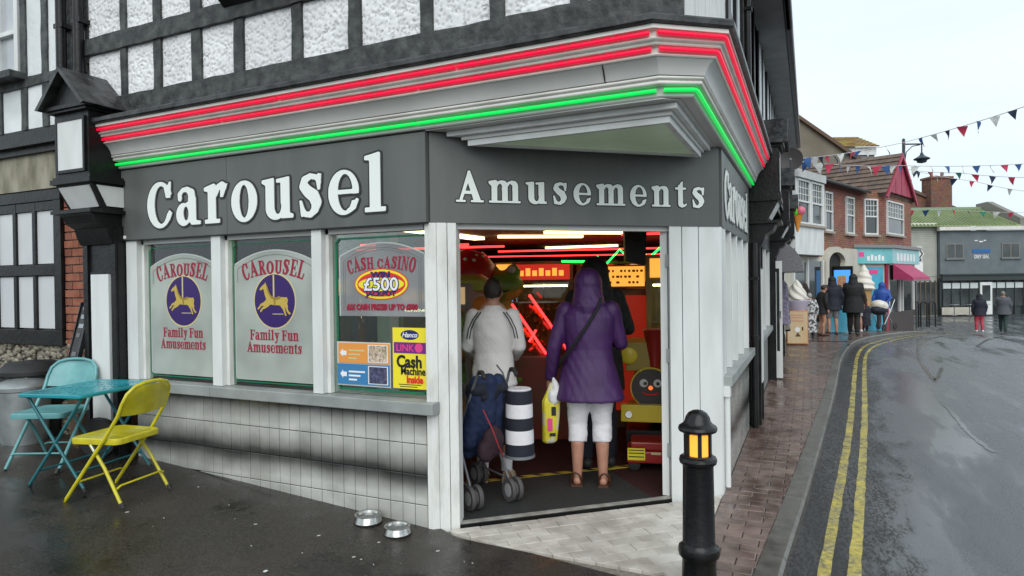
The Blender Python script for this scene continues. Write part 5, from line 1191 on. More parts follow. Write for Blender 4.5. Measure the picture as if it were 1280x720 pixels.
for sy in (-1, 1):
    for sx in (-1, 1):
        MB().tube([(sx*.235, sy*.30, .655), (sx*.01, sy*.30, .34), (-sx*.24, sy*.30, .012)], .011, 8).build('leg', mat('teal_leg_enamel', (.015, .13, .15), .35), t, sm=60)
        MB().tube([(-sx*.235, sy*.30, .02), (-sx*.245, sy*.30, -.004)], .0145, 8).build('rubber_foot', rubber, t, sm=60)
for sx in (-1, 1): MB().tube([(sx*.16, -.30, .12), (sx*.16, .30, .12)], .008, 8).build('cross_bar', MAT['teal_leg_enamel'], t, sm=60)
mb = MB()
for k in range(90):
    x, y = random.uniform(-.23, .23), random.uniform(-.3, .3); r = random.uniform(.003, .012); mb.lathe([(r, .6805), (r*.8, .6822), (.001, .6828)], (x, y, 0), 8, sx=random.uniform(.8, 1.8))
mb.build('rain_drops', mat('water_drop', (.03, .2, .24), .02, spec=1), t, sm=60, kind='stuff')
endthing()
t = thing('dustbin', 'round galvanised dustbin with a domed lid by the flint wall', 'bin', (-6.30, 3.34, .24), local=True); t.scale = (.86, .86, .9)
MB().lathe([(.19, 0), (.195, .02)]+[(.195+.045*i/12+(.004 if i % 2 else 0), .03+.5*i/12) for i in range(13)]+[(.25, .54), (.25, .56)], (0, 0, 0), 36).build('drum', galv, t, sm=30)
lid = MB().lathe([(.262, .54), (.265, .575), (.24, .60), (.15, .635), (.05, .65), (.001, .652)], (0, 0, 0), 36).build('lid', galv, t, sm=40)
MB().tube([(-.05, 0, .645), (-.04, 0, .69), (.04, 0, .69), (.05, 0, .645)], .008, 8).build('handle', galv, lid, sm=60)
endthing()
t = thing('planter_tub', 'dark upturned plastic tub between dustbin and wall', 'tub', (-6.45, 3.50, .24), local=True)
MB().lathe([(.22, 0), (.25, .58), (.27, .6), (.27, .63), (.2, .7), (.001, .72)], (0, 0, 0), 20).build('tub', mat('black_plastic', (.012, .012, .012), .5), t, sm=40); endthing()
t = thing('chalkboard', 'leaning black chalkboard with smudged white chalk lettering by the pilaster', 'sign', (-5.80, 3.44, .20), R(-14), local=True)
MB().obox((-.10, 0, .70), (.2, 0, 0), (0, .02, .003), (.04, .12, .55)).build('board', mat('slate_board', (.025, .025, .027), .6, (.05, .05, .05), 9), t)
for z, wd in ((.52, .12), (.44, .09), (.36, .11), (.28, .08), (.12, .10)):
    for k in range(4):
        x0 = -.05+k*wd/4+.04*z/.55; MB().obox((x0, .12*z/.55-.004, .70+z), (wd/4-.008, 0, 0), (0, -.002, 0), (.002, .008, .035)).build('chalk_mark', mat('chalk_%s' % ('a' if z > .3 else 'b'), (.4, .45, .5) if z > .3 else (.2, .2, .2), .8), t)
MB().obox((-.12, -.01, .68), (.015, 0, 0), (0, .035, .005), (.04, .12, .6)).obox((.10, -.01, .68), (.015, 0, 0), (0, .035, .005), (.04, .12, .6)).build('frame', black, t)
MB().box((-.1, .02, 0), (.1, .12, .69)).build('stand', mat('old_wood', (.12, .07, .04), .7, (.07, .04, .02), 8), t); endthing()
t = thing('scrap_wheel', 'small dark trolley wheel lying under the table by the pilaster', 'wheel', (-5.33, 3.38, .2), R(20), local=True)
MB().lathe([(.12, -.03), (.16, -.03), (.17, 0), (.16, .03), (.12, .03)], (0, 0, .17), 24, 'y').build('tyre', rubber, t, sm=50); MB().lathe([(.03, -.03), (.10, -.015), (.118, -.02), (.118, .02), (.03, .03)], (0, 0, .17), 20, 'y').build('rim', galv, t, sm=50); endthing()
for (x, y, lab, sc) in ((-2.675, 3.462, 'steel dog bowl against the tiled wall, left of the two', 1.0), (-2.405, 3.41, 'steel dog bowl standing out from the wall, right of the two', .95)):
    t = thing('dog_bowl', lab, 'bowl', (x, y, G(x, y)), group='steel bowls by the tiled wall', local=True); t.scale = (.9, .9, .9)
    MB().lathe([(.095*sc, .0), (.105*sc, .004), (.088*sc, .052*sc), (.096*sc, .056*sc), (.098*sc, .060*sc), (.082*sc, .058*sc), (.07*sc, .012), (.001, .010)], (0, 0, 0), 36).build('bowl', steel, t, sm=40)
    MB().lathe([(.098*sc, .001), (.108*sc, .003), (.108*sc, .008), (.1*sc, .01)], (0, 0, 0), 30).build('rubber_ring', rubber, t, sm=40)
    MB().lathe([(.0785*sc, .040), (.001, .0402)], (0, 0, 0), 30).build('water', mat('rain_water', (.09, .1, .1), .03, spec=1), t); endthing()
mb = MB()
for _ in range(26):
    x, y = random.choice([(random.uniform(-4.5, -2.3), random.uniform(2.6, 3.5)), (random.uniform(-2.3, -1.2), random.uniform(2.3, 3.3))]); s = random.uniform(.006, .016)
    mb.obox((x, y, G(x, y)+.001), Vector((s, s*random.uniform(-1, 1), 0)), Vector((-s*.4, s*.6, 0)), (0, 0, .002))
mb.build('litter_flecks', mat('pale_litter', (.5, .5, .45), .7), None, kind='stuff'); bpy.data.objects['litter_flecks']['label'] = 'small pale flecks of litter on the wet tarmac'; bpy.data.objects['litter_flecks']['category'] = 'litter'

t = thing('paper_scrap', 'crumpled white scrap of paper on the tarmac at the bottom edge', 'litter', (-2.74, 2.61, .035), local=True)
mb = MB()
for k in range(7): mb.obox((random.uniform(-.03, .03), random.uniform(-.012, .012), 0), Vector((.02, random.uniform(-.01, .01), .004)), Vector((-.004, .014, random.uniform(-.003, .006))), (0, .001, .0015))
blob(mb, 'paper', white, t, .003, 1); endthing()

# ================================================================== PEOPLE
def person(label, loc, rz, H=1.7, coat=None, coat_z=.45, coat_w=1.0, hood=False, sleeves=None, legs=None, leg_z=.06, skirt=None, hair=hair_d, shoe=None, arms=None, stride=0, bend=0, voxel=.012, wr=.004, skinmat=None, long_hair=0, bulk=1.0, sock=None, group=None, sandal=False, flare=1.0):
    """standing figure facing +Y; one continuous body, clothes over it"""
    k = H/1.7; t = thing('person', label, 'person', loc, rz, group=group, local=True)
    skm = skinmat or skin
    fl, fr_ = (-.10*k, stride*.5), (.10*k, -stride*.5)
    hip = .90*k; hipx = .085*k*bulk
    def bendp(x, y, z): return (x, y+bend*max(0, z-hip)**1.3*1.0, z-abs(bend)*max(0, z-hip)*.22)
    V3 = lambda x, y, z: bendp(x*k, y*k, z*k)
    b = MB(); leg_pts = []
    for sx, ft in ((-1, fl), (1, fr_)):
        kn = ((sx*.09*k+ft[0])/2, ft[1]*.55+.03*k, .48*k); an = (ft[0], ft[1]-.02*k, .08*k)
        leg_pts.append(((sx*hipx, 0, hip), kn, an, ft))
        b.limb([(sx*hipx, 0, hip), ((sx*hipx+kn[0])/2, (kn[1])/2, .70*k), kn, ((kn[0]+an[0])/2, (kn[1]+an[1])/2-.02*k, .33*k), an], [.085*k*bulk, .075*k*bulk, .052*k, .054*k, .036*k])
        b.limb([(ft[0], ft[1]-.045*k, .04*k), (ft[0]+sx*.01, ft[1]+.07*k, .032*k), (ft[0]+sx*.02, ft[1]+.15*k, .025*k)], [.036*k, .036*k, .028*k])
        for q in range(5): b.limb([(ft[0]+sx*.02+(q-2)*.015*k, ft[1]+.15*k, .02*k), (ft[0]+sx*.02+(q-2)*.017*k, ft[1]+(.195-.008*abs(q-1-(sx > 0)*2))*k, .016*k)], [.010*k, .009*k], n=8)
    for z, rx, ry in ((.93, .15, .10), (1.05, .13, .09), (1.18, .145, .10), (1.32, .16, .10), (1.40, .13, .075)):
        b.ell(V3(0, 0, z), (rx*k*bulk, ry*k*bulk, .11*k))
    b.limb([V3(0, -.01, 1.38), V3(0, .01, 1.52)], [.062*k, .054*k])
    hc = Vector(V3(0, .02, 1.585)); b.ell(hc, (.073*k, .09*k, .105*k), 18, 12); b.ell(hc+Vector((0, .035*k, -.055*k)), (.05*k, .055*k, .05*k))
    b.ell(hc+Vector((0, .095*k, -.015*k)), (.013*k, .02*k, .022*k), 10, 7); b.ell(hc+Vector((0, .085*k, -.055*k)), (.025*k, .012*k, .008*k), 10, 7)
    for sx in (-1, 1): b.ell(hc+Vector((sx*.075*k, -.005, -.005)), (.01*k, .018*k, .03*k), 10, 7); b.ell(hc+Vector((sx*.03*k, .082*k, .012*k)), (.014*k, .008*k, .009*k), 8, 6)
    arms = arms or [((-.26, -.03, 1.13), (-.25, .05, .88)), ((.26, -.03, 1.13), (.25, .05, .88))]
    ap = []
    for sx, (el, wr_) in zip((-1, 1), arms):
        sh = V3(sx*.175*bulk, -.005, 1.385); e = V3(*el); w2 = V3(*wr_); ap.append((sh, e, w2))
        b.limb([sh, tuple((Vector(sh)+Vector(e))/2), e, w2], [.055*k, .046*k, .038*k, .026*k])
        d = (Vector(w2)-Vector(e)).normalized(); sd = Vector((-sx*.0, 1, 0)); sd = (sd-d*sd.dot(d)).normalized(); nn = d.cross(sd)
        palm = Vector(w2)+d*.05*k; b.limb([Vector(w2), palm, palm+d*.03*k], [.024*k, .030*k, .028*k])
        for q in range(5):
            if q == 4:   # thumb from the side of the palm
                b.limb([Vector(w2)+d*.02*k+sd*.025*k, Vector(w2)+d*.05*k+sd*.05*k, Vector(w2)+d*.08*k+sd*.052*k+nn*sx*.01*k], [.011*k, .010*k, .008*k], n=8); continue
            o = palm+d*.03*k+sd*(.024-.016*q)*k; ln = (.036, .042, .039, .03)[q]*k
            b.limb([o, o+d*ln+nn*sx*.004*k, o+d*ln*1.5+nn*sx*.02*k], [.0095*k, .009*k, .0075*k], n=8)
    body = blob(b, 'body', skm, t, voxel*k, 3)
    for sx in (-1, 1): MB().ell(hc+Vector((sx*.03*k, .086*k, .012*k)), (.010*k, .006*k, .006*k), 8, 6).build('eye', blackp, t, sm=60)
    # hair
    if hair is not None:
        h = MB(); h.ell(hc+Vector((0, -.018*k, .022*k)), (.082*k, .092*k, .100*k), 18, 12)
        if long_hair: h.limb([hc+Vector((0, -.06*k, .0)), hc+Vector((0, -.075*k, -.10*k)), hc+Vector((0, -.07*k, -long_hair*k))], [.07*k, .065*k, .04*k])
        blob(h, 'hair', hair, t, .011*k, 2, .004, 90)
    if legs is not None:
        g = MB()
        for sx, (hp_, kn, an, ft) in zip((-1, 1), leg_pts):
            ch_ = [(Vector(hp_), .108*bulk), ((Vector(hp_)+Vector(kn))/2, .098*bulk), (Vector(kn), .078), ((Vector(kn)+Vector(an))/2+Vector((0, -.02*k, 0)), .072), (Vector(an), .060)]
            ps, rs = [], []
            zb = leg_z*k
            for i, (p, r) in enumerate(ch_):
                if p.z < zb:
                    p0, r_0 = ch_[i-1]; f = (p0.z-zb)/(p0.z-p.z); ps.append(p0+(p-p0)*f); rs.append((r_0+(r-r_0)*f)*k); break
                ps.append(p); rs.append(r*k)
            g.tube(ps, rs, 18); g.ell(ps[0], rs[0]*1.0)
        g.ell((0, -.01, .92*k), (.165*k*bulk, .115*k*bulk, .12*k))
        blob(g, 'trousers' if leg_z < .5 else 'shorts', legs, t, voxel*k, 3, wr*1.3, 32)
    if skirt is not None:
        m_, z0, w0 = skirt; g = MB(); secs = [(z0, w0, w0*.8), ((z0+.95)/2, w0*.85, w0*.66), (.95, .165, .12), (1.05, .15, .11)]
        vs = [(rx*k*math.cos(2*PI*i/24)*(1+.05*math.sin(i*2.6)*(j < 2)), ry*k*math.sin(2*PI*i/24), z*k) for j, (z, rx, ry) in enumerate(secs) for i in range(24)]
        g.add(vs, [(j*24+i, j*24+(i+1) % 24, (j+1)*24+(i+1) % 24, (j+1)*24+i) for j in range(3) for i in range(24)]+[tuple(range(24))[::-1], tuple(range(72, 96))]); blob(g, 'skirt', m_, t, voxel*k, 3, wr, 30)
    if coat is not None:
        g = MB(); cw = coat_w*bulk
        secs = [(coat_z, .205*cw*flare, .165*cw*flare), (coat_z+.02, .21*cw*flare, .168*cw*flare), (max(coat_z+.05, .80), .20*cw*(1+(flare-1)*.6), .155*cw*(1+(flare-1)*.6)), (1.0, .178*cw, .135*cw), (1.08, .168*cw, .128*cw), (1.22, .185*cw, .14*cw), (1.34, .198*cw, .135*cw), (1.41, .16*cw, .11*cw), (1.455, .09*cw, .085*cw), (1.475, .07, .07)]
        vs = []; N = 28
        for (z, rx, ry) in secs:
            for i in range(N):
                a = 2*PI*i/N; x, y, zz = V3(rx*math.cos(a), ry*math.sin(a)-.01, z); vs.append((x, y, zz))
        g.add(vs, [(j*N+i, j*N+(i+1) % N, (j+1)*N+(i+1) % N, (j+1)*N+i) for j in range(len(secs)-1) for i in range(N)]+[tuple(range(N))[::-1], tuple(range((len(secs)-1)*N, len(secs)*N))])
        for (sh, e, w2) in ap:
            d = (Vector(w2)-Vector(e)).normalized()
            g.limb([sh, tuple((Vector(sh)+Vector(e))/2), e], [.066*k*cw, .066*k, .060*k]); g.tube([e, tuple(Vector(w2)+d*.01)], [.060*k, .047*k], 16)
        if hood: g.ell(hc+Vector((0, -.015*k, .012*k)), (.115*k, .13*k, .125*k), 18, 12); g.limb([hc+Vector((0, -.03*k, -.05*k)), V3(0, -.03, 1.42)], [.115*k, .135*k])
        co_ = blob(g, 'coat', coat, t, voxel*k*(.8 if H > 1.5 else 1), 5, wr, 26)
    for sx, (hp_, kn, an, ft) in zip((-1, 1), leg_pts):
        if shoe is None: continue
        s_ = MB()
        if sandal:
            s_.prism([(ft[0]+sx*.005-.042*k, ft[1]-.09*k, 0), (ft[0]+.042*k, ft[1]-.09*k, 0), (ft[0]+sx*.02+.05*k, ft[1]+.12*k, 0), (ft[0]+sx*.02, ft[1]+.21*k, 0), (ft[0]+sx*.02-.05*k, ft[1]+.12*k, 0)], (0, 0, .018*k))
            s_.build('shoe', shoe, t)
            for (y0, z0, w0) in ((.10, .065, .048), (.02, .082, .044), (-.06, .10, .042)):
                MB().tube([(ft[0]+w0*k*math.cos(a)*1.05+sx*.01, ft[1]+(y0-.03*math.sin(a))*k, .012*k+z0*k*math.sin(a)) for a in [PI*i/8 for i in range(9)]], .007*k, 6).build('strap', shoe, t, sm=60)
        else:
            s_.limb([(ft[0], ft[1]-.055*k, .045*k), (ft[0]+sx*.01, ft[1]+.06*k, .04*k), (ft[0]+sx*.02, ft[1]+.17*k, .034*k)], [.048*k, .047*k, .038*k])
            blob(s_, 'shoe', shoe, t, .012*k, 2)
        if sock: g = MB().tube([(an[0], an[1], .24*k), (an[0], an[1], .09*k)], [.055*k, .045*k], 14).build('sock', sock, t, sm=60)
    endthing(); return t, ap, k
def fabric(name, c, r=.75, v=.75, sc=30): return mat(name, c, r, tuple(x*v for x in c), sc, bump=.4, bscale=300)
purple_f = fabric('purple_raincoat', (.060, .016, .105), .42, .7, 5); whitef = fabric('white_cotton', (.74, .73, .76), .75, .94); darkn = fabric('dark_navy_fabric', (.010, .013, .025)); blackf = fabric('black_fabric', (.010, .010, .011)); brownl = fabric('brown_leather', (.08, .03, .015), .5)
wt, ap, k = person('woman seen from behind in a hooded purple raincoat and white cropped trousers with a bag', (-1.585, 4.86, .004), R(16), 1.69, coat=purple_f, coat_z=.68, coat_w=1.07, hood=True, legs=whitef, leg_z=.335, shoe=brownl, sandal=True, voxel=.0085, wr=.0055, hair=None,
    arms=[((-.27, -.02, 1.10), (-.31, .05, .84)), ((.25, .06, 1.12), (.18, .26, 1.14))], bulk=1.02, flare=1.22, skinmat=mat('tanned_skin', (.46, .23, .16), .5, (.38, .18, .12), 12))
def P2(*q): return q
MB().tube([(.10, -.10, 1.47), (.08, -.155, 1.40), (.0, -.178, 1.27), (-.10, -.175, 1.13), (-.20, -.12, 1.0), (-.235, 0, .93)], .013, 8).build('bag_strap', blackf, wt, sm=60)
MB().tube([(.24*math.cos(2*PI*i/36), .185*math.sin(2*PI*i/36)-.01, .685) for i in range(37)], .006, 6).build('hem', purple_f, wt, sm=60)
st = thing('carrier_bag', 'yellow and white plastic carrier bag hanging from the hand of the purple coat', 'bag', (-1.86, 4.72, .34), R(30), local=True); st.scale = (.78, .8, 1)
mb = MB(); secs = [(0, .055, .03), (.02, .075, .045), (.2, .085, .05), (.33, .09, .045), (.40, .06, .03), (.47, .03, .02)]
vs = [(rx*math.cos(2*PI*i/20)*(1+.07*math.sin(3*i+j))+.09*(z-.2), ry*math.sin(2*PI*i/20)*(1+.2*math.sin(2*i+j)), z) for j, (z, rx, ry) in enumerate(secs) for i in range(20)]
mb.add(vs, [(j*20+i, j*20+(i+1) % 20, (j+1)*20+(i+1) % 20, (j+1)*20+i) for j in range(5) for i in range(20)]+[tuple(range(20))[::-1], tuple(range(100, 120))])
bagm = mat('yellow_carrier_plastic', (.70, .60, .04), .35, (.62, .60, .5), 4.5, bump=.5, bscale=30, fac=(.5, .56), gen=True); ob = mb.build('bag_body', bagm, st, sm=60)
MB().add([tuple(Vector(v_)*1.0) for v_ in []], []) if False else None
for (x0, z0, w0, h0, m_) in ((-.04, .10, .05, .1, pinkp), (.0, .22, .045, .07, blackp), (-.02, .06, .06, .025, blackp)):
    MB().box((x0, -.056, z0), (x0+w0, -.052, z0+h0)).build('printed_patch', m_, st)
wp = MB().limb([(.03, 0, .36), (.06, 0, .42), (.035, 0, .50)], [.07, .055, .02]); blob(wp, 'bag_top', mat('white_carrier_plastic', (.68, .68, .68), .4), st, .008, 3, .008, 40); endthing()

pt, ap, k = person('man seen from behind in a white tracksuit top with dark shoulder stripes', (-2.335, 4.68, .002), R(22), 1.64, coat=fabric('white_tracksuit', (.74, .71, .69), .7, .95, 5), coat_z=.80, coat_w=1.0, legs=darkn, leg_z=.30, hair=hair_d, shoe=mat('beige_shoe', (.4, .33, .25), .7), sandal=True, voxel=.009, wr=.005,
    arms=[((-.215, .02, 1.13), (-.17, .22, 1.02)), ((.215, .02, 1.13), (.17, .22, 1.02))], bulk=.95, sock=whitef)
for sx in (-1, 1):
    for dd in (0, .022):
        MB().tube([(sx*(.09+dd), -.135+.04, 1.37), (sx*(.13+dd), -.142+.015, 1.315), (sx*(.165+dd), -.143+.015, 1.24), (sx*(.182+dd), -.13+.01, 1.16)], .0045, 6).build('stripe', darkn, pt, sm=60)
person('dark hooded figure standing just beyond the purple raincoat', (-1.69, 5.38, .002), R(35), 1.80, coat=blackf, coat_z=.62, coat_w=1.12, hood=True, legs=darkn, hair=hair_d, shoe=rubber, wr=.005, arms=[((-.27, .05, 1.12), (-.16, .26, 1.1)), ((.29, .03, 1.12), (.2, .24, 1.15))])

# pushchair just inside the doorway
navy_f = fabric('navy_fabric', (.009, .022, .075)); greyt = mat('grey_tube_enamel', (.14, .15, .16), .35)
t = thing('pushchair', 'folded navy blue pushchair with grey hooked handles inside the doorway', 'pushchair', (-2.26, 4.24, .002), R(58), local=True); t.scale = (.88, .88, .98)
for sx in (-1, 1):
    MB().tube([(sx*.17, .34, .08), (sx*.17, .05, .45), (sx*.16, -.22, .88), (sx*.15, -.28, .98), (sx*.15, -.34, 1.0), (sx*.15, -.385, .965)], .012, 8).build('handle_tube', greyt, t, sm=60)
    MB().tube([(sx*.15, -.30, .995), (sx*.15, -.35, 1.0), (sx*.15, -.39, .96)], .018, 8).build('grip', rubber, t, sm=60)
    MB().tube([(sx*.19, -.24, .1), (sx*.17, .0, .42), (sx*.17, .22, .62)], .011, 8).build('leg_tube', greyt, t, sm=60)
    MB().tube([(sx*.19, -.20, .16), (sx*.19, .30, .16)], .008, 8).build('side_bar', greyt, t, sm=60)
    for y in (-.25, .32):
        for dx in (-.035, .035):
            wl = MB().lathe([(.055, -.014), (.085, -.018), (.092, 0), (.085, .018), (.055, .014)], (sx*.19+dx, y, .093), 22, 'x').build('tyre', mat('grey_rubber', (.07, .065, .065), .7), t, sm=50)
            MB().lathe([(.001, -.017), (.05, -.015), (.054, 0), (.05, .015), (.001, .017)], (sx*.19+dx, y, .093), 18, 'x').build('hub', mat('grey_hub', (.3, .3, .31), .4), wl, sm=40)
sb = MB().limb([(0, -.20, .90), (0, -.12, .62), (0, -.02, .42)], [.07, .09, .10]); sb.limb([(-.10, -.18, .90), (-.11, -.06, .46)], [.06, .08]); sb.limb([(.10, -.18, .90), (.11, -.06, .46)], [.06, .08]); sb.limb([(-.09, 0, .38), (-.09, .24, .36)], [.07, .06]); sb.limb([(.09, 0, .38), (.09, .24, .36)], [.07, .06])
blob(sb, 'seat_sling', navy_f, t, .012, 4, .008, 30)
hd = MB().ell((0, -.10, .82), (.15, .15, .10), 18, 12).limb([(-.13, -.2, .86), (.13, -.2, .86)], [.05, .05]); blob(hd, 'hood', darkn, t, .012, 4, .008, 26)
bg_ = MB().ell((0.02, -.22, .47), (.10, .06, .12)).ell((-.04, -.21, .40), (.08, .06, .09)); blob(bg_, 'hanging_bag', mat('dark_plum_fabric', (.02, .006, .012), .8), t, .012, 3, .01, 24)
MB().tube([(-.10, -.27, .72), (-.05, -.33, .58), (.0, -.335, .46), (.07, -.3, .36)], .005, 6).build('red_strap', mat('dull_red_strap', (.3, .02, .03), .6), t, sm=60); endthing()
t = thing('striped_drum_bag', 'navy and white hooped bucket bag hanging beside the pushchair', 'bag', (-1.955, 4.33, .34), R(20), local=True)
zs = [0, .085, .185, .275, .375, .47]
for i in range(5):
    r = lambda z: .108-.045*z*.6
    MB().lathe([(r(zs[i]), zs[i]), (r((zs[i]+zs[i+1])/2)+.001, (zs[i]+zs[i+1])/2), (r(zs[i+1]), zs[i+1])], (0, 0, 0), 28).build('hoop', whitef if i % 2 else darkn, t, sm=60)
MB().lathe([(.088, .47), (.092, .478), (.085, .485), (.001, .48)], (0, 0, 0), 28).build('lid', whitef, t, sm=40); MB().lathe([(.115, -.02), (.112, 0)], (0, 0, 0), 28).build('base', greyt, t, sm=40)
MB().tube([(-.08, 0, .47), (-.12, 0, .6), (-.16, -.03, .66)], .007, 6).build('carry_strap', greyt, t, sm=60); endthing()

# ================================================================== THE ROW BEYOND THE ARCADE (same side of the street)
def row_shop(label, y0, y1, posts, fascia_m, panelrow=True):
    t = thing('timbered_shop', label, 'building', (-.6, y0, 0))
    w_ = MB().box((-.76 if y0 < 13 else -4.5, y0+.01, -.3), (-.66, y1-.01, 5.0)).build('wall', smoothplaster, t)
    MB().box((-.66, y0+.5, -.05), (-.61, y1-.01, .8)).build('stall_riser', mat('grey_riser_paint', (.22, .23, .22), .4, (.14, .15, .14), 4), t)
    MB().box((-.66, y0+.5, .80), (-.53, y1-.01, .88)).build('window_sill', grey_sill, t, bev=.01)
    n = posts
    for i in range(n+1):
        y = y0+.52+(y1-y0-.6)*i/n; MB().box((-.66, y, .88), (-.575, y+.09, 2.05)).build('window_post', white, t)
        if i < n: MB().box((-.655, y+.09, .88), (-.65, y0+.52+(y1-y0-.6)*(i+1)/n, 2.05)).build('window_pane', darkglass, t)
    MB().box((-.66, y0+.5, 2.05), (-.56, y1-.01, 2.58)).build('fascia_board', fascia_m, t)
    MB().box((-.66, y0+.5, 2.58), (-.40, y1-.01, 2.66)).box((-.66, y0+.5, 2.66), (-.36, y1-.01, 2.72)).build('cornice', black, t)
    y = y0+.3; i = 0
    while y < y1-.2:
        MB().box((-.655, y, 2.9), (-.60, min(y+.14, y1), 4.99)).build('timber_post', black, t)
        MB().box((-.655, y+.14, 2.95), (-.615, min(y+.8, y1-.02), 4.98)).build('plaster_panel', smoothplaster, t); y += .8; i += 1
    for z in (2.78, 3.7): MB().box((-.655, y0, z), (-.585, y1-.01, z+.15)).build('timber_beam', black, t)
    MB().box((-.655, y0+.01, 4.99), (-.25, y1, 5.03)).build('eaves_soffit', MAT['grey_soffit_paint'], t); MB().tube([(-.225, y0+.01, 5.02), (-.225, y1, 5.02)], .055, 10).build('eaves_gutter', black, t, sm=50)
    MB().prism([(-.2, y0, 5.04), (-.2, y1, 5.04), (-3.2, y1, 7.4), (-3.2, y0, 7.4)], (0, 0, .06)).build('roof_slope', MAT['dark_roof_tile'], t)
    bracket(t, Matrix.Translation((-.6, y0+.04, 0)) @ Matrix.Rotation(PI/2, 4, 'Z'))
    return t
row_shop('black and white timbered shop next to the arcade, with a black bracket and white posts', 7.5, 11.0, 3, black); endthing()
t = row_shop('second timbered shop along the row with grey fabric awning and clothes outside', 11.0, 14.6, 2, mat('maroon_fascia', (.12, .02, .03), .4)); endthing()
t = row_shop('last timbered shop of the row before the brick building', 14.6, 18.2, 2, black); endthing()
t = thing('downpipe', 'black iron drainpipe at the far end of the arcade side wall', 'downpipe', (-.53, 7.43, 0))
MB().tube([(-.545, 7.42, 0.0), (-.545, 7.42, 2.0)], .036, 12).build('pipe', black, t, sm=50); MB().tube([(-.545, 7.42, .95), (-.545, 7.42, 1.0)], .046, 12).build('collar', black, t, sm=50); MB().box((-.60, 7.38, 1.6), (-.50, 7.47, 1.63)).build('pipe_clip', black, t); endthing()
t = thing('shop_door', 'white half-glazed door folded open against the row of shops', 'door', (-.5, 11.2, 0))
MB().box((-.60, 11.18, .02), (-.40, 11.24, .45)).box((-.60, 11.18, 1.78), (-.40, 11.24, 1.9)).box((-.60, 11.18, .45), (-.55, 11.24, 1.78)).box((-.44, 11.18, .45), (-.40, 11.24, 1.78)).build('door_frame', white, t); MB().box((-.55, 11.20, .45), (-.44, 11.22, 1.78)).build('door_glass', darkglass, t)
MB().box((-.43, 11.165, .98), (-.415, 11.18, 1.1)).build('handle', chrome, t); endthing()
t = thing('awning', 'grey domed fabric awning over a shop in the row', 'awning', (-.6, 13.6, 1.75))
vs = []; n = 10; m_ = 8
for j in range(m_+1):
    a = PI/2*j/m_
    for i in range(n+1): vs.append((-.6+.50*math.sin(a), 13.0+1.5*i/n, 1.74+.58*math.cos(a)+.012*math.sin(i*2.1)))
MB().add(vs, [(j*(n+1)+i, j*(n+1)+i+1, (j+1)*(n+1)+i+1, (j+1)*(n+1)+i) for j in range(m_) for i in range(n)]).build('canopy', fabric('grey_awning_canvas', (.20, .20, .215), .6), t, sm=60)
for y in (13.0, 14.5): MB().prism([(-.6, y, 1.74)]+[(-.6+.50*math.sin(PI/2*(8-j)/8), y, 1.74+.58*math.cos(PI/2*(8-j)/8)) for j in range(9)], (0, .004, 0)).build('end_panel', MAT['grey_awning_canvas'], t)
MB().tube([(-.1, 13.0, 1.74), (-.1, 14.5, 1.74)], .012, 8).build('bar', greyt, t, sm=60); endthing()
t = thing('satellite_dish', 'round dark satellite dish on the upper wall of the row', 'dish', (-.3, 13.1, 3.84), R(0), local=True)
MB().lathe([(.001, .05), (.12, .035), (.21, .0), (.215, -.004), (.12, .025), (.001, .04)], (0, 0, 0), 28, 'y').build('reflector', mat('dark_dish_paint', (.05, .045, .045), .5), t, sm=60)
MB().tube([(0, .05, 0), (-.15, .1, -.05), (-.3, .1, -.05)], .018, 8).build('arm', greyt, t, sm=60); MB().tube([(0, -.02, -.2), (0, -.25, -.06)], .01, 6).ell((0, -.26, -.05), .03, 10, 6).build('feed_horn', greyt, t, sm=60); endthing()
def cone(t, z0, s, scoop_cols):
    MB().lathe([(.02*s, z0), (.10*s, z0+.36*s), (.11*s, z0+.37*s)], (0, 0, 0), 20).build('wafer_cone', mat('orange_cone', (.75, .28, .04), .5), t, sm=40)
    for k, c_ in enumerate(scoop_cols): MB().ell((.06*s*(k*2-1), 0, z0+(.45+.02*k)*s), (.10*s, .09*s, .10*s), 16, 10).build('scoop', c_, t, sm=60)
t = thing('hanging_cone_sign', 'hanging ice cream cone sign with bright green and pink scoops', 'sign', (-.22, 15.1, 2.62), local=True)
cone(t, 0, .95, (mat('lime_scoop', (.10, .65, .03), .4), mat('pink_scoop', (.75, .16, .25), .4))); MB().tube([(0, 0, .5), (0, 0, .62), (-.4, 0, .62)], .012, 6).build('hanger', black, t, sm=60); endthing()
for k, (y, z) in enumerate(((9.9, 3.15), (12.6, 2.95))):
    t = thing('street_banner', ('pink and white striped flag hanging off the first timbered shop', 'small pink and white striped flag further along the row')[k], 'flag', (-.45, y, z), R(0), local=True)
    MB().tube([(-.2, 0, .0), (.12, 0, .28)], .009, 6).build('pole', black, t, sm=60)
    for q in range(5):
        x0 = -.05+.0*q; za = .05-.1*q; mb = MB()
        mb.add([(x0+.14*i/4-.03*q+.02, .02*math.sin(i*1.5+q), za+.12*i/4*1.2) for i in range(5)]+[(x0+.14*i/4-.03*(q+1)+.02, .02*math.sin(i*1.5+q+1), za-.1+.12*i/4*1.2) for i in range(5)], [(i, i+1, i+6, i+5) for i in range(4)]); mb.build('stripe', fabric('pink_flag_cloth', (.55, .04, .12)) if q % 2 == 0 else whitef, t, sm=60)
    endthing()
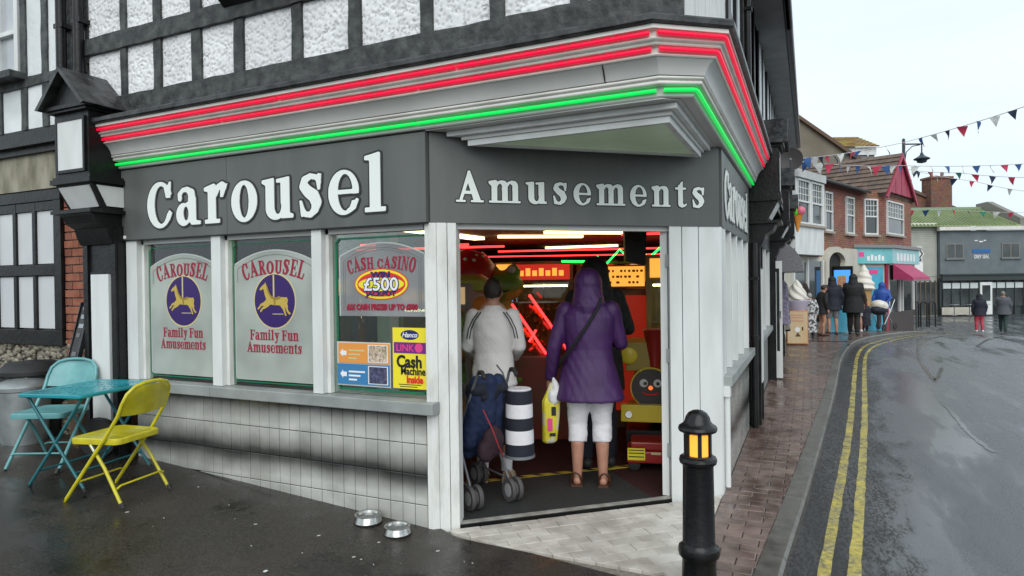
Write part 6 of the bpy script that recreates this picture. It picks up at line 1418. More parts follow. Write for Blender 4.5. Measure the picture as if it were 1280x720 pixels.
# rail of clothes outside the second shop
gcol = [fabric('lilac_cloth', (.30, .27, .38)), fabric('grey_cloth', (.16, .17, .18)), fabric('charcoal_cloth', (.03, .03, .035)), fabric('beige_cloth', (.35, .31, .26))]
t = thing('clothes_rail', 'rail of grey and lilac clothes hanging outside the second timbered shop', 'clothes rail', (-.33, 14.8, 0))
MB().tube([(-.53, 14.3, 0), (-.53, 14.3, 1.65), (-.53, 15.4, 1.65), (-.53, 15.4, 0)], .014, 8).build('rail', black, t, sm=60)
for k in range(7):
    g = MB(); y = 14.38+.14*k; h_ = random.uniform(.7, 1.15); g.prism([(-.64, y, 1.6-h_), (-.38, y, 1.6-h_), (-.42, y, 1.45), (-.50, y, 1.6), (-.56, y, 1.6), (-.61, y, 1.45)], (0, .05, 0)); blob(g, 'garment', gcol[k % 4], t, .02, 2, .02, 20)
endthing()
def swirl(t, z0, r, h, m, arms=5, tw=3.2, amp=.13):
    mb = MB(); N = 40; M_ = 26; vs = []
    for j in range(M_+1):
        u = j/M_; rr_ = r*(1-u)**.75*(1.0+.0*u)
        if u < .08: rr_ = r*(.85+.15*u/.08)*(1-.08)**.75
        for i in range(N): a = 2*PI*i/N; q = rr_*(1+amp*math.cos(arms*a+u*tw*5)); vs.append((q*math.cos(a), q*math.sin(a), z0+h*u))
    mb.add(vs, [(j*N+i, j*N+(i+1) % N, (j+1)*N+(i+1) % N, (j+1)*N+i) for j in range(M_) for i in range(N)]+[tuple(range(N))[::-1]]); mb.build('ice_cream_swirl', m, t, sm=60)
cream = mat('cream_fibreglass', (.68, .65, .58), .3)
t = thing('giant_ice_cream', 'giant whipped ice cream model on an orange and cream box on the pavement', 'display', (-.29, 17.3, 0), R(4), local=True)
MB().box((-.24, -.2, .02), (.24, .2, .84)).build('box', mat('orange_board', (.55, .20, .06), .5), t, bev=.01); MB().box((-.22, -.212, .05), (.22, -.201, .82)).build('front_panel', mat('peach_panel', (.60, .42, .22), .5, (.62, .50, .32), 4), t)
MB().lathe([(.07, -.006), (.001, .0)], (.01, -.215, .25), 3, 'y').build('cone_picture', mat('brown_print', (.12, .05, .03), .5), t); MB().lathe([(.06, -.004), (.06, 0)], (.0, -.214, .38), 18, 'y').build('scoop_picture', whitep, t); MB().box((.10, -.215, .36), (.13, -.213, .45)).build('flake_picture', blackp, t)
for z in (.72, .66, .58): MB().box((-.16, -.215, z), (.14, -.213, z+.022)).build('print_line', mat('rose_print', (.55, .25, .2), .5), t)
MB().lathe([(.20, .84), (.26, 1.0), (.28, 1.08), (.25, 1.1)], (0, 0, 0), 28).build('cup', mat('lilac_cup', (.45, .40, .5), .4), t, sm=40); swirl(t, 1.08, .28, .52, cream); endthing()

# ================================================================== BRICK BUILDING WITH PINK GABLE
P0 = Vector((-.55, 20, 0)); D = Vector((math.sin(R(20.7)), math.cos(R(20.7)), 0)); N_ = Vector((D.y, -D.x, 0))
Q1 = Vector((1.61, 25.73, 0)); D1 = Vector((.7071, .7071, 0)); N1 = Vector((.7071, -.7071, 0)); Q2 = Vector((2.45, 26.56, 0)); Q3 = Vector((3.69, 29.85, 0))
def F(o, d, n): return lambda t, out, z: o+d*t+n*out+Vector((0, 0, z))
fa, fb, fc2 = F(P0, D, N_), F(Q1, D1, N1), F(Q2, D, N_)
def fbox(f, t0, t1, o0, o1, z0, z1, mb=None): return (mb or MB()).obox(f(t0, o0, z0), f(t1, o0, z0)-f(t0, o0, z0), f(t0, o1, z0)-f(t0, o0, z0), (0, 0, z1-z0))
def brickwall(name, c, m_c, sx=1):
    if name in MAT: return MAT[name]
    m = bpy.data.materials.new(name); m.use_nodes = True; n = m.node_tree.nodes; L = m.node_tree.links; b = n['Principled BSDF']; b.inputs['Roughness'].default_value = .85
    g = n.new('ShaderNodeNewGeometry'); s = n.new('ShaderNodeSeparateXYZ'); L.new(g.outputs['Position'], s.inputs[0]); a = n.new('ShaderNodeMath'); a.operation = 'ADD'; L.new(s.outputs['X'], a.inputs[0]); L.new(s.outputs['Y'], a.inputs[1])
    cb_ = n.new('ShaderNodeCombineXYZ'); L.new(a.outputs[0], cb_.inputs[0]); L.new(s.outputs['Z'], cb_.inputs[1])
    k = n.new('ShaderNodeTexBrick'); k.inputs['Scale'].default_value = 1; k.inputs['Brick Width'].default_value = .225; k.inputs['Row Height'].default_value = .075; k.inputs['Mortar Size'].default_value = .008
    k.inputs['Color1'].default_value = (*c, 1); k.inputs['Color2'].default_value = (*[v*.6 for v in c], 1); k.inputs['Mortar'].default_value = (*m_c, 1); L.new(cb_.outputs[0], k.inputs['Vector'])
    nz_ = n.new('ShaderNodeTexNoise'); nz_.inputs['Scale'].default_value = 1.8; nz_.inputs['Detail'].default_value = 6; L.new(g.outputs['Position'], nz_.inputs['Vector']); x = n.new('ShaderNodeMix'); x.data_type = 'RGBA'; x.blend_type = 'OVERLAY'; x.inputs[0].default_value = .6
    L.new(k.outputs['Color'], x.inputs[6]); L.new(nz_.outputs['Color'], x.inputs[7]); L.new(x.outputs[2], b.inputs['Base Color']); bp = n.new('ShaderNodeBump'); bp.inputs['Strength'].default_value = .5; bp.inputs['Distance'].default_value = .01; L.new(k.outputs['Fac'], bp.inputs['Height']); bp.invert = True; L.new(bp.outputs[0], b.inputs['Normal'])
    MAT[name] = m; return m
bw = brickwall('far_red_brickwork', (.30, .10, .06), (.26, .2, .16))
roof_t = mat('brown_concrete_tile', (.15, .10, .075), .7, (.09, .065, .05), 3); roof_moss = mat('mossy_tile', (.30, .24, .05), .8, (.20, .10, .05), 1.6); creamw = mat('cream_render', (.58, .55, .46), .7, (.48, .45, .38), 1.5)
def tiled_slope(name, a, b, c, d, rows, cols, m, parent):
    """a-b eaves, d-c ridge: overlapping tiles as real stepped pieces"""
    a, b, c, d = map(Vector, (a, b, c, d)); nrm = (b-a).cross(d-a).normalized()
    if nrm.z < 0: nrm = -nrm
    mb = MB()
    for r in range(rows):
        v0, v1 = r/rows, min(1, (r+1.12)/rows)
        for q in range(cols):
            u0_, u1_ = q/cols, (q+.97)/cols
            e = lambda u, v: (a*(1-u)+b*u)*(1-v)+(d*(1-u)+c*u)*v
            j = random.uniform(0, .012); p = [e(u0_, v0)+nrm*(.05+j), e(u1_, v0)+nrm*(.05+j), e(u1_, v1)+nrm*.012, e(u0_, v1)+nrm*.012]; lo = [e(u0_, v0)-nrm*.01, e(u1_, v0)-nrm*.01]
            mb.add(p+lo, [(0, 1, 2, 3), (4, 5, 1, 0)])
    return mb.build(name, m, parent, kind='stuff')
bb = thing('brick_corner_shop', 'red brick shop with white windows, turquoise signboard and pink boarded gable', 'building', (1.6, 25.7, G(1.6, 25.7)))
def sash(f, t0, t1, z0, z1, out=.0, grid_=(3, 3), parent=None):
    w_ = .055; fr = MB()
    for (a, b, c, d) in ((t0, t1, z0, z0+w_), (t0, t1, z1-w_, z1), (t0, t0+w_, z0+w_, z1-w_), (t1-w_, t1, z0+w_, z1-w_), (t0+w_, t1-w_, (z0+z1)/2-.02, (z0+z1)/2+.03)): fbox(f, a, b, out-.02, out+.04, c, d, fr)
    o = fr.build('window', white, parent); zm = (z0+z1)/2+.03
    fbox(f, t0+w_, t1-w_, out-.015, out-.005, z0+w_, z1-w_).build('pane', darkglass, o); g = MB()
    for i in range(1, grid_[0]): t_ = t0+w_+(t1-t0-2*w_)*i/grid_[0]; fbox(f, t_-.01, t_+.01, out-.004, out+.012, zm, z1-w_, g)
    for i in range(1, grid_[1]): z_ = zm+(z1-w_-zm)*i/grid_[1]; fbox(f, t0+w_, t1-w_, out-.0045, out+.010, z_-.01, z_+.01, g)
    g.build('glazing_bars', white, o); fbox(f, t0-.06, t1+.06, out-.02, out+.09, z0-.07, z0-.001).build('sill', mat('stone_sill', (.35, .3, .25), .7), o); return o
wallm = MB(); wallm.prism([fa(-.6, -.01, -1), fa(6.125, -.01, -1), fb(0.02, -.01, -1), fb(1.17, -.01, -1), fc2(.01, -.01, -1), fc2(3.51, -.01, -1), fc2(3.51, -6, -1), fa(-.6, -6, -1)], (0, 0, 5.72)); wallm.build('wall', bw, bb)
sash(fa, 2.78, 3.45, 3.12, 4.38, .01, parent=bb); sash(fa, 4.72, 5.5, 3.12, 4.38, .01, parent=bb); sash(fb, .20, .85, 3.15, 4.42, .01, parent=bb, grid_=(4, 3)); sash(fc2, .25, 2.3, 3.2, 4.42, .01, (6, 3), bb)
# white bay on the left
by = MB(); bayP = [(-.6, .02), (-.6, .45), (1.5, .45), (2.3, .02)]
by.prism([fa(t_, o_, 2.30) for t_, o_ in bayP], (0, 0, .78)).build('bay_base', white, bb); MB().prism([fa(t_, o_+(.04 if o_ > .1 else 0), 3.081) for t_, o_ in bayP], (0, 0, .06)).build('bay_sill', white, bb)
MB().prism([fa(t_, o_+(.08 if o_ > .1 else 0), 4.42) for t_, o_ in bayP], (0, 0, .22)).build('bay_cornice', grey_trim, bb); MB().prism([fa(t_*.9+.05, o_*.8, 3.141) for t_, o_ in bayP], (0, 0, 1.27)).build('bay_room', darkglass, bb)
fbay = F(fa(1.5, .45, 0), (fa(2.3, .02, 0)-fa(1.5, .45, 0)).normalized(), Vector((.6, -.2, 0)).normalized()); Lb = (fa(2.3, .02, 0)-fa(1.5, .45, 0)).length
for t_ in (-.55, .45, 1.42): fbox(fa, t_, t_+.09, .36, .46, 3.142, 4.41).build('bay_post', white, bb)
sash(fa, .55, 1.40, 3.15, 4.40, .43, (4, 3), bb); sash(fa, -.45, .44, 3.15, 4.40, .43, (4, 3), bb)
db = (fa(2.3, .02, 0)-fa(1.5, .45, 0)).normalized(); nb = Vector((db.y, -db.x, 0)); nb = nb if nb.dot(N_) > 0 else -nb; fbay = F(fa(1.5, .45, 0), db, nb); sash(fbay, .1, Lb-.05, 3.15, 4.40, .0, (2, 3), bb)
# ground floor left
fbox(fa, -.6, 2.5, 0, .06, -.5, 2.28).build('shop_front', creamw, bb); fbox(fa, .2, 1.1, .061, .07, .5, 2.1).build('shop_window', darkglass, bb); fbox(fa, 1.25, 2.3, .061, .075, .1, 2.15).build('shop_window', darkglass, bb)
for t_ in (.1, 1.12, 2.32): fbox(fa, t_, t_+.1, .061, .12, -.3, 2.2).build('shop_post', white, bb)
# arched doorway
am = MB(); ar = [(2.56, -.4), (2.56, 2.05)]+[(3.46-.9*math.cos(PI*i/12), 2.05+.42*math.sin(PI*i/12)) for i in range(13)]+[(4.36, -.4)]
outer = [(2.5, -.5), (2.5, 2.15)]+[(3.46-.96*math.cos(PI*i/12), 2.12+.52*math.sin(PI*i/12)) for i in range(13)]+[(4.46, -.5)]
fbox(fa, 2.5, 2.75, 0, .16, -.5, 2.12).build('door_pilaster', creamw, bb); fbox(fa, 4.15, 4.46, 0, .16, -.5, 2.12).build('door_pilaster', creamw, bb)
mb = MB(); n = 12
for i in range(n):
    a0, a1 = PI*i/n, PI*(i+1)/n
    q = lambda a, rx, rz: (3.48-rx*math.cos(a), 2.12+rz*math.sin(a))
    p = [q(a0, .73, .34), q(a1, .73, .34), q(a1, .99, .52), q(a0, .99, .52)]; mb.prism([fa(t_, .0, z) for t_, z in p], N_*.16)
mb.build('door_arch', creamw, bb)
fbox(fa, 2.751, 4.149, 0, .01, -.5, 2.12).build('dark_doorway', mat('dark_interior', (.015, .013, .012), .8), bb); mb = MB().prism([fa(3.48-.73*math.cos(PI*i/12), .0, 2.121+.34*math.sin(PI*i/12)) for i in range(13)], N_*.01).build('dark_doorway', MAT['dark_interior'], bb)
fbox(fa, 4.46, 6.1, 0, .05, -.6, 2.62).build('rendered_wall', creamw, bb)
# turquoise signboards
tqs = mat('turquoise_signboard', (.10, .42, .43), .4, (.20, .52, .55), 1.5)
fbox(fb, -.55, 1.30, .001, .22, 2.12, 2.66).build('signboard', tqs, bb, label='long turquoise signboard'); fbox(fc2, -.02, 3.5, .001, .26, 2.12, 2.66).build('signboard', mat('pale_turquoise_signboard', (.25, .55, .58), .4, (.35, .6, .62), 3), bb, label='paler turquoise signboard on the street side')
fbox(fb, -.6, 1.36, .001, .3, 2.67, 2.78).build('signboard_hood', mat('grey_lead_hood', (.22, .22, .22), .5), bb); fbox(fc2, .05, 3.55, .001, .34, 2.67, 2.78).build('signboard_hood', MAT['grey_lead_hood'], bb)
for i in range(5):
    fbox(fb, .1+.17*i, .1+.17*i+.11, .222, .228, 2.22, 2.22+.16+.05*(i % 2)).build('faded_letter', whitep, bb)
for i in range(6):
    fbox(fc2, .5+.42*i, .5+.42*i+.26, .262, .268, 2.22, 2.50).build('faded_letter', whitep, bb)
fbox(fb, -.30, -.05, .222, .228, 2.36, 2.52).build('pink_logo', pinkp, bb)
# blue panel and posts under the signboard
cy = mat('cyan_shop_panel', (.05, .35, .50), .35, (.07, .42, .58), 2)
fbox(fb, .0, 1.16, .001, .06, -.6, 2.11).build('panel_surround', creamw, bb); fbox(fb, .08, 1.02, .061, .08, -.25, 2.0).build('blue_panel', cy, bb); fbox(fb, .27, .75, .082, .088, 1.75, 1.9).build('pink_lettering_blur', pinkp, bb)
fbox(fb, 1.10, 1.20, .061, .14, -.5, 2.11).build('red_post', mat('crimson_post', (.35, .02, .06), .4), bb)
fbox(fc2, 0.01, 3.5, .001, .05, -.9, .35).build('shop_base', mat('dark_brown_base', (.05, .035, .03), .5), bb); fbox(fc2, .3, 1.5, .001, .04, .351, 2.11).build('shop_window', darkglass, bb); fbox(fc2, 2.0, 3.4, .001, .04, .351, 2.11).build('shop_window', darkglass, bb)
for t_ in (.18, 1.52, 1.9, 3.4): fbox(fc2, t_, t_+.1, .001, .09, .351, 2.11).build('shop_post', white, bb)
pk = mat('crimson_canvas', (.42, .035, .12), .6, (.34, .025, .09), 4)
aw = MB().prism([fc2(.0, .27, 2.1), fc2(.0, .27, 1.55), fc2(.0, .9, 1.5), fc2(.0, .87, 1.62)], D*2.3).build('awning', pk, bb, label='crimson canvas awning'); MB().tube([fc2(.0, .9, 1.5), fc2(2.3, .9, 1.5)], .02, 8).build('awning_bar', greyt, aw, sm=60)
# gable and roofs
apx = fc2(1.75, .0, 6.2); pg = mat('pink_gable_board', (.42, .05, .10), .55, (.34, .035, .07), 6)
for k in range(9):
    t0 = .10+.37*k; t1 = t0+.35; h = lambda t_: 4.74+(1-abs(t_-1.755)/1.755)*1.42
    MB().prism([fc2(t0, .03, 4.735), fc2(t1, .03, 4.735)]+([fc2(t1, .03, h(t1)), fc2(1.755, .03, h(1.755)), fc2(t0, .03, h(t0))] if t0 < 1.755 < t1 else [fc2(t1, .03, h(t1)), fc2(t0, .03, h(t0))]), N_*(.03+.012*(k % 2))).build('gable_board', pg, bb)
MB().prism([fc2(-.28, .12, 4.50), fc2(-.12, .12, 4.45), fc2(1.76, .12, 6.12), fc2(1.75, .12, 6.30)], N_*.06).build('barge_board', pg, bb); MB().prism([fc2(3.80, .12, 4.50), fc2(3.64, .12, 4.45), fc2(1.765, .12, 6.12), fc2(1.755, .12, 6.30)], N_*.06).build('barge_board', pg, bb)
tiled_slope('roof', fc2(-.25, .15, 4.60), fc2(-.25, -6, 4.60), fc2(1.75, -6, 6.28), fc2(1.75, .15, 6.28), 9, 26, roof_t, bb); tiled_slope('roof', fc2(3.75, .15, 4.60), fc2(3.75, -6, 4.60), fc2(1.75, -6, 6.28), fc2(1.75, .15, 6.28), 9, 22, roof_t, bb)
tiled_slope('roof', fa(-.8, .25, 4.62), fa(6.4, .25, 4.62), fa(6.4, -3.4, 6.3), fa(-.8, -3.4, 6.3), 12, 26, roof_t, bb); MB().tube([fa(-.8, .3, 4.62), fa(6.3, .3, 4.62)], .05, 8).build('gutter', black, bb, sm=60)
MB().prism([fa(-.8, .2, 4.55), fa(6.3, .2, 4.55), fa(6.3, -3.4, 6.22), fa(-.8, -3.4, 6.22)], (0, 0, .04)).build('roof_deck', roof_t, bb)
MB().prism([fc2(-.25, -.01, 4.54), fc2(1.75, -.01, 6.22), fc2(3.75, -.01, 4.54)], -N_*6).build('roof_deck', roof_t, bb)
endthing()
t = thing('giant_ice_cream', 'white swirl ice cream model on the wall of the brick shop, behind the people', 'display', fa(4.9, .5, 0), local=True)
MB().lathe([(.12, .2), (.24, 1.2), (.26, 1.25)], (0, 0, 0), 20).build('cone', mat('wafer', (.5, .3, .12), .6), t, sm=40); swirl(t, 1.22, .36, .85, cream, 1, 5.0, .10); endthing()
t = thing('menu_screen', 'tall black menu screen with a lit blue and yellow picture in the arched doorway', 'screen', fa(3.3, .35, 0), R(-18), local=True)
MB().box((-.3, 0, .2), (.3, .08, 2.0)).build('case', black, t); MB().box((-.24, -.012, 1.0), (.24, -.001, 1.88)).build('screen', emis('lit_blue_screen', (.08, .35, .9), .7), t); MB().box((-.14, -.02, 1.25), (.12, -.013, 1.7)).build('picture', mat('food_picture', (.6, .5, .15), .5, (.5, .12, .2), 22), t); endthing()
t = thing('pavement_board', 'cyan tapered pavement board behind the bare legs', 'sign', tuple(W(9.75, 19.2)), R(10), local=True)
MB().prism([(-.28, 0, 0), (.28, 0, 0), (.17, .1, .85), (-.17, .1, .85)], (0, .03, 0)).build('board', cy, t); MB().prism([(-.28, .3, 0), (.28, .3, 0), (.17, .14, .85), (-.17, .14, .85)], (0, .03, 0)).build('rear_board', cy, t); endthing()

# ================================================================== FAR SIDE
def wb(s0, s1, d0, d1, z0, z1, mb=None):
    o = W(s0, d0, z0); return (mb or MB()).obox(o, W(s1, d0, z0)-o, W(s0, d1, z0)-o, (0, 0, z1-z0))
gb = thing('rendered_gable_house', 'tall brown rendered gable wall behind the row of shops', 'building', W(13, 30, 0))
MB().prism([W(8.0, 30, 0), W(18.2, 30, 0), W(18.2, 30, 5.6), W(12.95, 30, 9.55), W(11.5, 30, 10.4), W(8.0, 30, 8.2)], W(0, 8)).build('wall', mat('brown_render', (.155, .135, .10), .85, (.20, .175, .135), 1.2), gb)
MB().prism([W(11.4, 29.8, 10.45), W(18.5, 29.8, 5.35), W(18.6, 29.8, 5.5), W(11.4, 29.8, 10.6)], W(0, 8.4)).build('verge', mat('brown_tile_verge', (.12, .075, .05), .8), gb); endthing()
t = thing('dormer_house', 'house top with yellow mossy tiles behind the brown gable', 'building', W(18, 34, 0))
wb(16.4, 19.2, 34, 38, 0, 8.5).build('wall', mat('grey_slate_hanging', (.20, .21, .22), .7), t); wb(16.3, 19.25, 33.9, 34, 8.1, 8.5).build('fascia', white, t)
tiled_slope('roof', W(16.2, 33.7, 8.5), W(19.3, 33.7, 8.5), W(19.3, 36, 9.5), W(16.9, 36, 9.5), 7, 12, roof_moss, t); wb(16.4, 19.2, 35.9, 38, 8.5, 9.45).build('rear_wall', MAT['brown_render'], t); endthing()
bh = thing('brick_house', 'brick house with a wide chimney above the green roof', 'building', W(40, 62, 0))
bh_m = brickwall('brown_red_brickwork', (.21, .085, .055), (.17, .12, .1))
MB().prism([W(34, 62, -1), W(44.2, 62, -1), W(44.2, 62, 7.5), W(37.5, 62, 10.4), W(34, 62, 8.9)], W(0, 9)).build('wall', bh_m, bh)
MB().prism([W(37.4, 61.8, 10.35), W(44.7, 61.8, 7.2), W(44.7, 61.8, 7.5), W(37.4, 61.8, 10.65)], W(0, 9.4)).build('roof_slope', roof_t, bh); MB().prism([W(33.6, 61.8, 8.6), W(37.4, 61.8, 10.35), W(37.4, 61.8, 10.65), W(33.6, 61.8, 8.9)], W(0, 9.4)).build('roof_slope', roof_t, bh)
c_ = wb(39.9, 41.9, 61.2, 62.6, 7, 11.0).build('chimney', bh_m, bh); wb(39.8, 42.0, 61.1, 62.7, 11.0, 11.2).build('chimney_cap', bh_m, c_); c2 = wb(37.6, 39.2, 63, 64.2, 8, 11.2).build('chimney', mat('rendered_chimney', (.16, .12, .10), .8), bh)
for s_ in (40.4, 41.4): p = W(s_, 61.9, 0); MB().lathe([(.14, 11.2), (.12, 11.6), (.15, 11.7)], (p.x, p.y, 0), 12).build('chimney_pot', mat('terracotta', (.3, .1, .05), .8), c_, sm=40)
endthing()
pub = thing('seal_pub', 'slate grey shopfront building with green ribbed roof and lettering between two windows', 'building', W(31, 43, -.9))
slate = mat('slate_grey_paint', (.105, .13, .14), .5, (.135, .16, .17), 1.5); dslate = mat('dark_slate_paint', (.03, .04, .042), .45); cw_ = mat('pale_boarding', (.42, .43, .38), .6, (.36, .37, .32), 2)
wb(28.6, 44, 43, 50, 1.55, 4.7).build('upper_wall', slate, pub); wb(28.6, 44, 43.05, 50, -1.2, 1.55).build('lower_wall', dslate, pub); wb(25.6, 28.58, 43.3, 50, -1.2, 5.1).build('side_wing', cw_, pub)
mb = MB()
for k in range(24): wb(25.6, 28.56, 43.26, 43.31, 1.7+.14*k, 1.7+.14*k+.125, mb)
mb.build('weatherboarding', cw_, pub, kind='stuff')
wb(28.4, 44, 42.7, 43, 4.72, 4.95).build('eaves_board', cream_trim, pub); wb(25.5, 28.38, 43.0, 43.3, 5.1, 5.25).build('eaves_board', cream_trim, pub)
grr = mat('green_ribbed_roof', (.20, .26, .11), .6, (.27, .32, .17), 1.2)
MB().prism([W(25.4, 42.8, 5.0), W(33.9, 42.8, 4.96), W(33.9, 46.5, 6.45), W(25.4, 46.5, 6.45)], (0, 0, .05)).build('roof', grr, pub); mb = MB()
for k in range(33):
    s_ = 25.5+.25*k; o = W(s_, 42.8, 5.06-.0*k); mb.obox(o, W(.06, 0)*1, W(0, 3.7, 1.44), (0, 0, .06))
mb.build('roof_ribs', grr, pub, kind='stuff'); wb(25.4, 33.9, 46.4, 46.7, 6.45, 6.65).build('ridge_cap', mat('green_ridge', (.22, .30, .2), .6), pub)
MB().prism([W(33.9, 42.9, 4.96), W(33.9, 47, 4.96), W(33.9, 47, 6.9), W(33.9, 45.9, 6.95), W(33.9, 42.9, 5.5)], W(.4, 0)).build('parapet', mat('grey_parapet', (.2, .19, .17), .8), pub)
fw = F(W(0, 43), (W(1, 0)), -W(0, 1))
def pubwin(s0, s1, z0, z1):
    o = fbox(fw, s0, s1, -.02, .05, z0, z1).build('window', MAT['grey_parapet'], pub); fbox(fw, s0+.06, (s0+s1)/2-.03, .051, .056, z0+.06, z1-.06).build('pane', darkglass, o); fbox(fw, (s0+s1)/2+.03, s1-.06, .051, .056, z0+.06, z1-.06).build('pane', darkglass, o); fbox(fw, s0-.08, s1+.08, 0, .12, z0-.09, z0-.001).build('sill', slate, o)
pubwin(29.0, 30.15, 2.85, 3.85); pubwin(32.7, 33.9, 2.85, 3.85); pubwin(36.5, 37.7, 2.85, 3.85)
o = fbox(fw, 27.0, 27.4, .0, .05+.0, 2.55, 3.75); o = MB().obox(W(27.1, 43.2, 2.6), W(.4, 0), W(0, -.06), (0, 0, 1.1)).build('window', white, pub); MB().obox(W(27.18, 43.13, 2.7), W(.24, 0), W(0, -.02), (0, 0, .9)).build('pane', darkglass, o)
mb = MB()
for k, (a, b, c, d_) in enumerate(((30.9, 31.1, 4.0, 4.06), (31.2, 31.45, 3.92, 4.0), (31.5, 31.65, 4.0, 4.07))): fbox(fw, a, b, .001, .03, c, d_).build('seal_mark', whitep, pub)
fbox(fw, 30.75, 31.95, .001, .03, 3.22, 3.46).build('blue_band', mat('blue_paint', (.02, .12, .35), .4), pub); OFFs = OFF
ftext('GREY SEAL', .34, whitep, pub, fw(31.35, .02, 2.84), W(1, 0), (0, 0, 1), .004, .01, sx=.62)
wb(28.6, 44, 42.75, 43.0, 1.38, 1.72).build('fascia', dslate, pub); wb(28.55, 44, 42.65, 43.0, 1.73, 1.82).build('fascia_cornice', dslate, pub)
x = 28.75
while x < 38:
    door = 31.25 < x+.2 < 31.9
    if not door:
        o = fbox(fw, x, x+.52, .051-.05, .07, .85, 1.22).build('top_light', mat('pale_top_light', (.5, .55, .55), .3), pub, label='pale window top light'); fbox(fw, x, x+.52, .001, .05, -.35, .80).build('shop_window', darkglass, pub)
    fbox(fw, x+.53, x+.58, .001, .1, -.9, 1.37).build('mullion', dslate, pub); x += .6
dd_ = fbox(fw, 31.15, 31.95, .10, .16, -.9, 1.25).build('door', white, pub, label='white framed half-glazed door'); fbox(fw, 31.28, 31.82, .161, .17, .0, 1.05).build('door_glass', darkglass, dd_)
fbox(fw, 28.6, 31.0, .11, .16, -.9, -.4).build('stall_riser', creamw, pub)
x = 26.0
while x < 28.4: MB().obox(W(x, 43.25, -.9), W(.06, 0), W(0, -.08), (0, 0, 2.3)).build('timber_mullion', mat('brown_timber', (.12, .09, .06), .7), pub); x += .34
MB().obox(W(25.7, 43.24, -.9), W(2.8, 0), W(0, -.04), (0, 0, 2.2)).build('shop_window', darkglass, pub)
endthing()
for k in range(3):
    s_ = 28.9+1.0*k; t = thing('cafe_table', ('small round cafe table at the left end of the pub front', 'small round cafe table in the middle of the pub front', 'small round cafe table beside the white pub door')[k], 'table', W(s_, 42.1, -.9), local=True, group='small tables outside the grey pub')
    MB().lathe([(.3, .70), (.3, .73)], (0, 0, 0), 14).build('tabletop', galv, t, sm=40); MB().lathe([(.2, 0), (.03, .04), (.03, .7)], (0, 0, 0), 10).build('pedestal', greyt, t, sm=40); endthing()
# street lamp
t = thing('street_lamp', 'tall dark blue street lamp with a bracket arm and hanging lantern', 'lamp', W(18.3, 30, -.8), YAW, local=True)
lampp = mat('dark_blue_lamp_paint', (.02, .035, .05), .4)
MB().lathe([(.11, 0), (.11, 1.2), (.08, 1.3), (.065, 8.85), (.001, 8.9)], (0, 0, 0), 14).build('pole', lampp, t, sm=40)
MB().tube([(0, 0, 8.62), (.86, 0, 8.62)], .035, 8).tube([(.05, 0, 7.8), (.12, 0, 8.25), (.4, 0, 8.52), (.75, 0, 8.58)], .022, 8).tube([(.84, 0, 8.8), (.84, 0, 8.2)], .03, 8).build('arm', lampp, t, sm=60)
MB().lathe([(.05, 8.22), (.09, 8.1), (.2, 8.02), (.34, 7.94), (.33, 7.90), (.22, 7.86), (.18, 7.76), (.001, 7.72)], (.84, 0, 0), 20).build('lantern', lampp, t, sm=40); endthing()
t = thing('direction_sign', 'blue and white parking sign with a black arrow point on a post', 'sign', W(16.95, 27, -.6), YAW, local=True)
MB().tube([(0, 0, 0), (0, 0, 3.5)], .035, 10).build('post', greyt, t, sm=60)
MB().prism([(-.35, -.05, 2.95), (.1, -.05, 2.95), (.32, -.05, 3.2), (.1, -.05, 3.45), (-.35, -.05, 3.45)], (0, .02, 0)).build('arrow_plate', whitep, t); MB().prism([(-.30, -.055, 3.0), (.02, -.055, 3.0), (.02, -.055, 3.4), (-.30, -.055, 3.4)], (0, .004, 0)).build('blue_field', mat('parking_blue', (.01, .06, .3), .4), t)
ftext('P', .32, whitep, t, (-.14, -.058, 3.09), (1, 0, 0), (0, 0, 1), .004); MB().prism([(.06, -.056, 3.0), (.12, -.056, 3.0), (.27, -.056, 3.2), (.12, -.056, 3.4), (.06, -.056, 3.4), (.2, -.056, 3.2)], (0, .004, 0)).build('chevron', blackp, t); MB().box((-.1, -.06, 2.45), (.25, -.04, 2.85)).build('small_plate', whitep, t); endthing()
t = thing('cycle_railing', 'low black hooped railing at the corner beyond the pushchair', 'railing', W(16.9, 26.8, -.45), YAW, local=True)
for x in (-.25, .1, .45): MB().tube([(x, 0, 0), (x, 0, .95), (x+.06, 0, 1.05), (x+.2, 0, 1.05), (x+.26, 0, .95), (x+.26, 0, 0)], .03, 8).build('hoop', black, t, sm=60)
endthing()
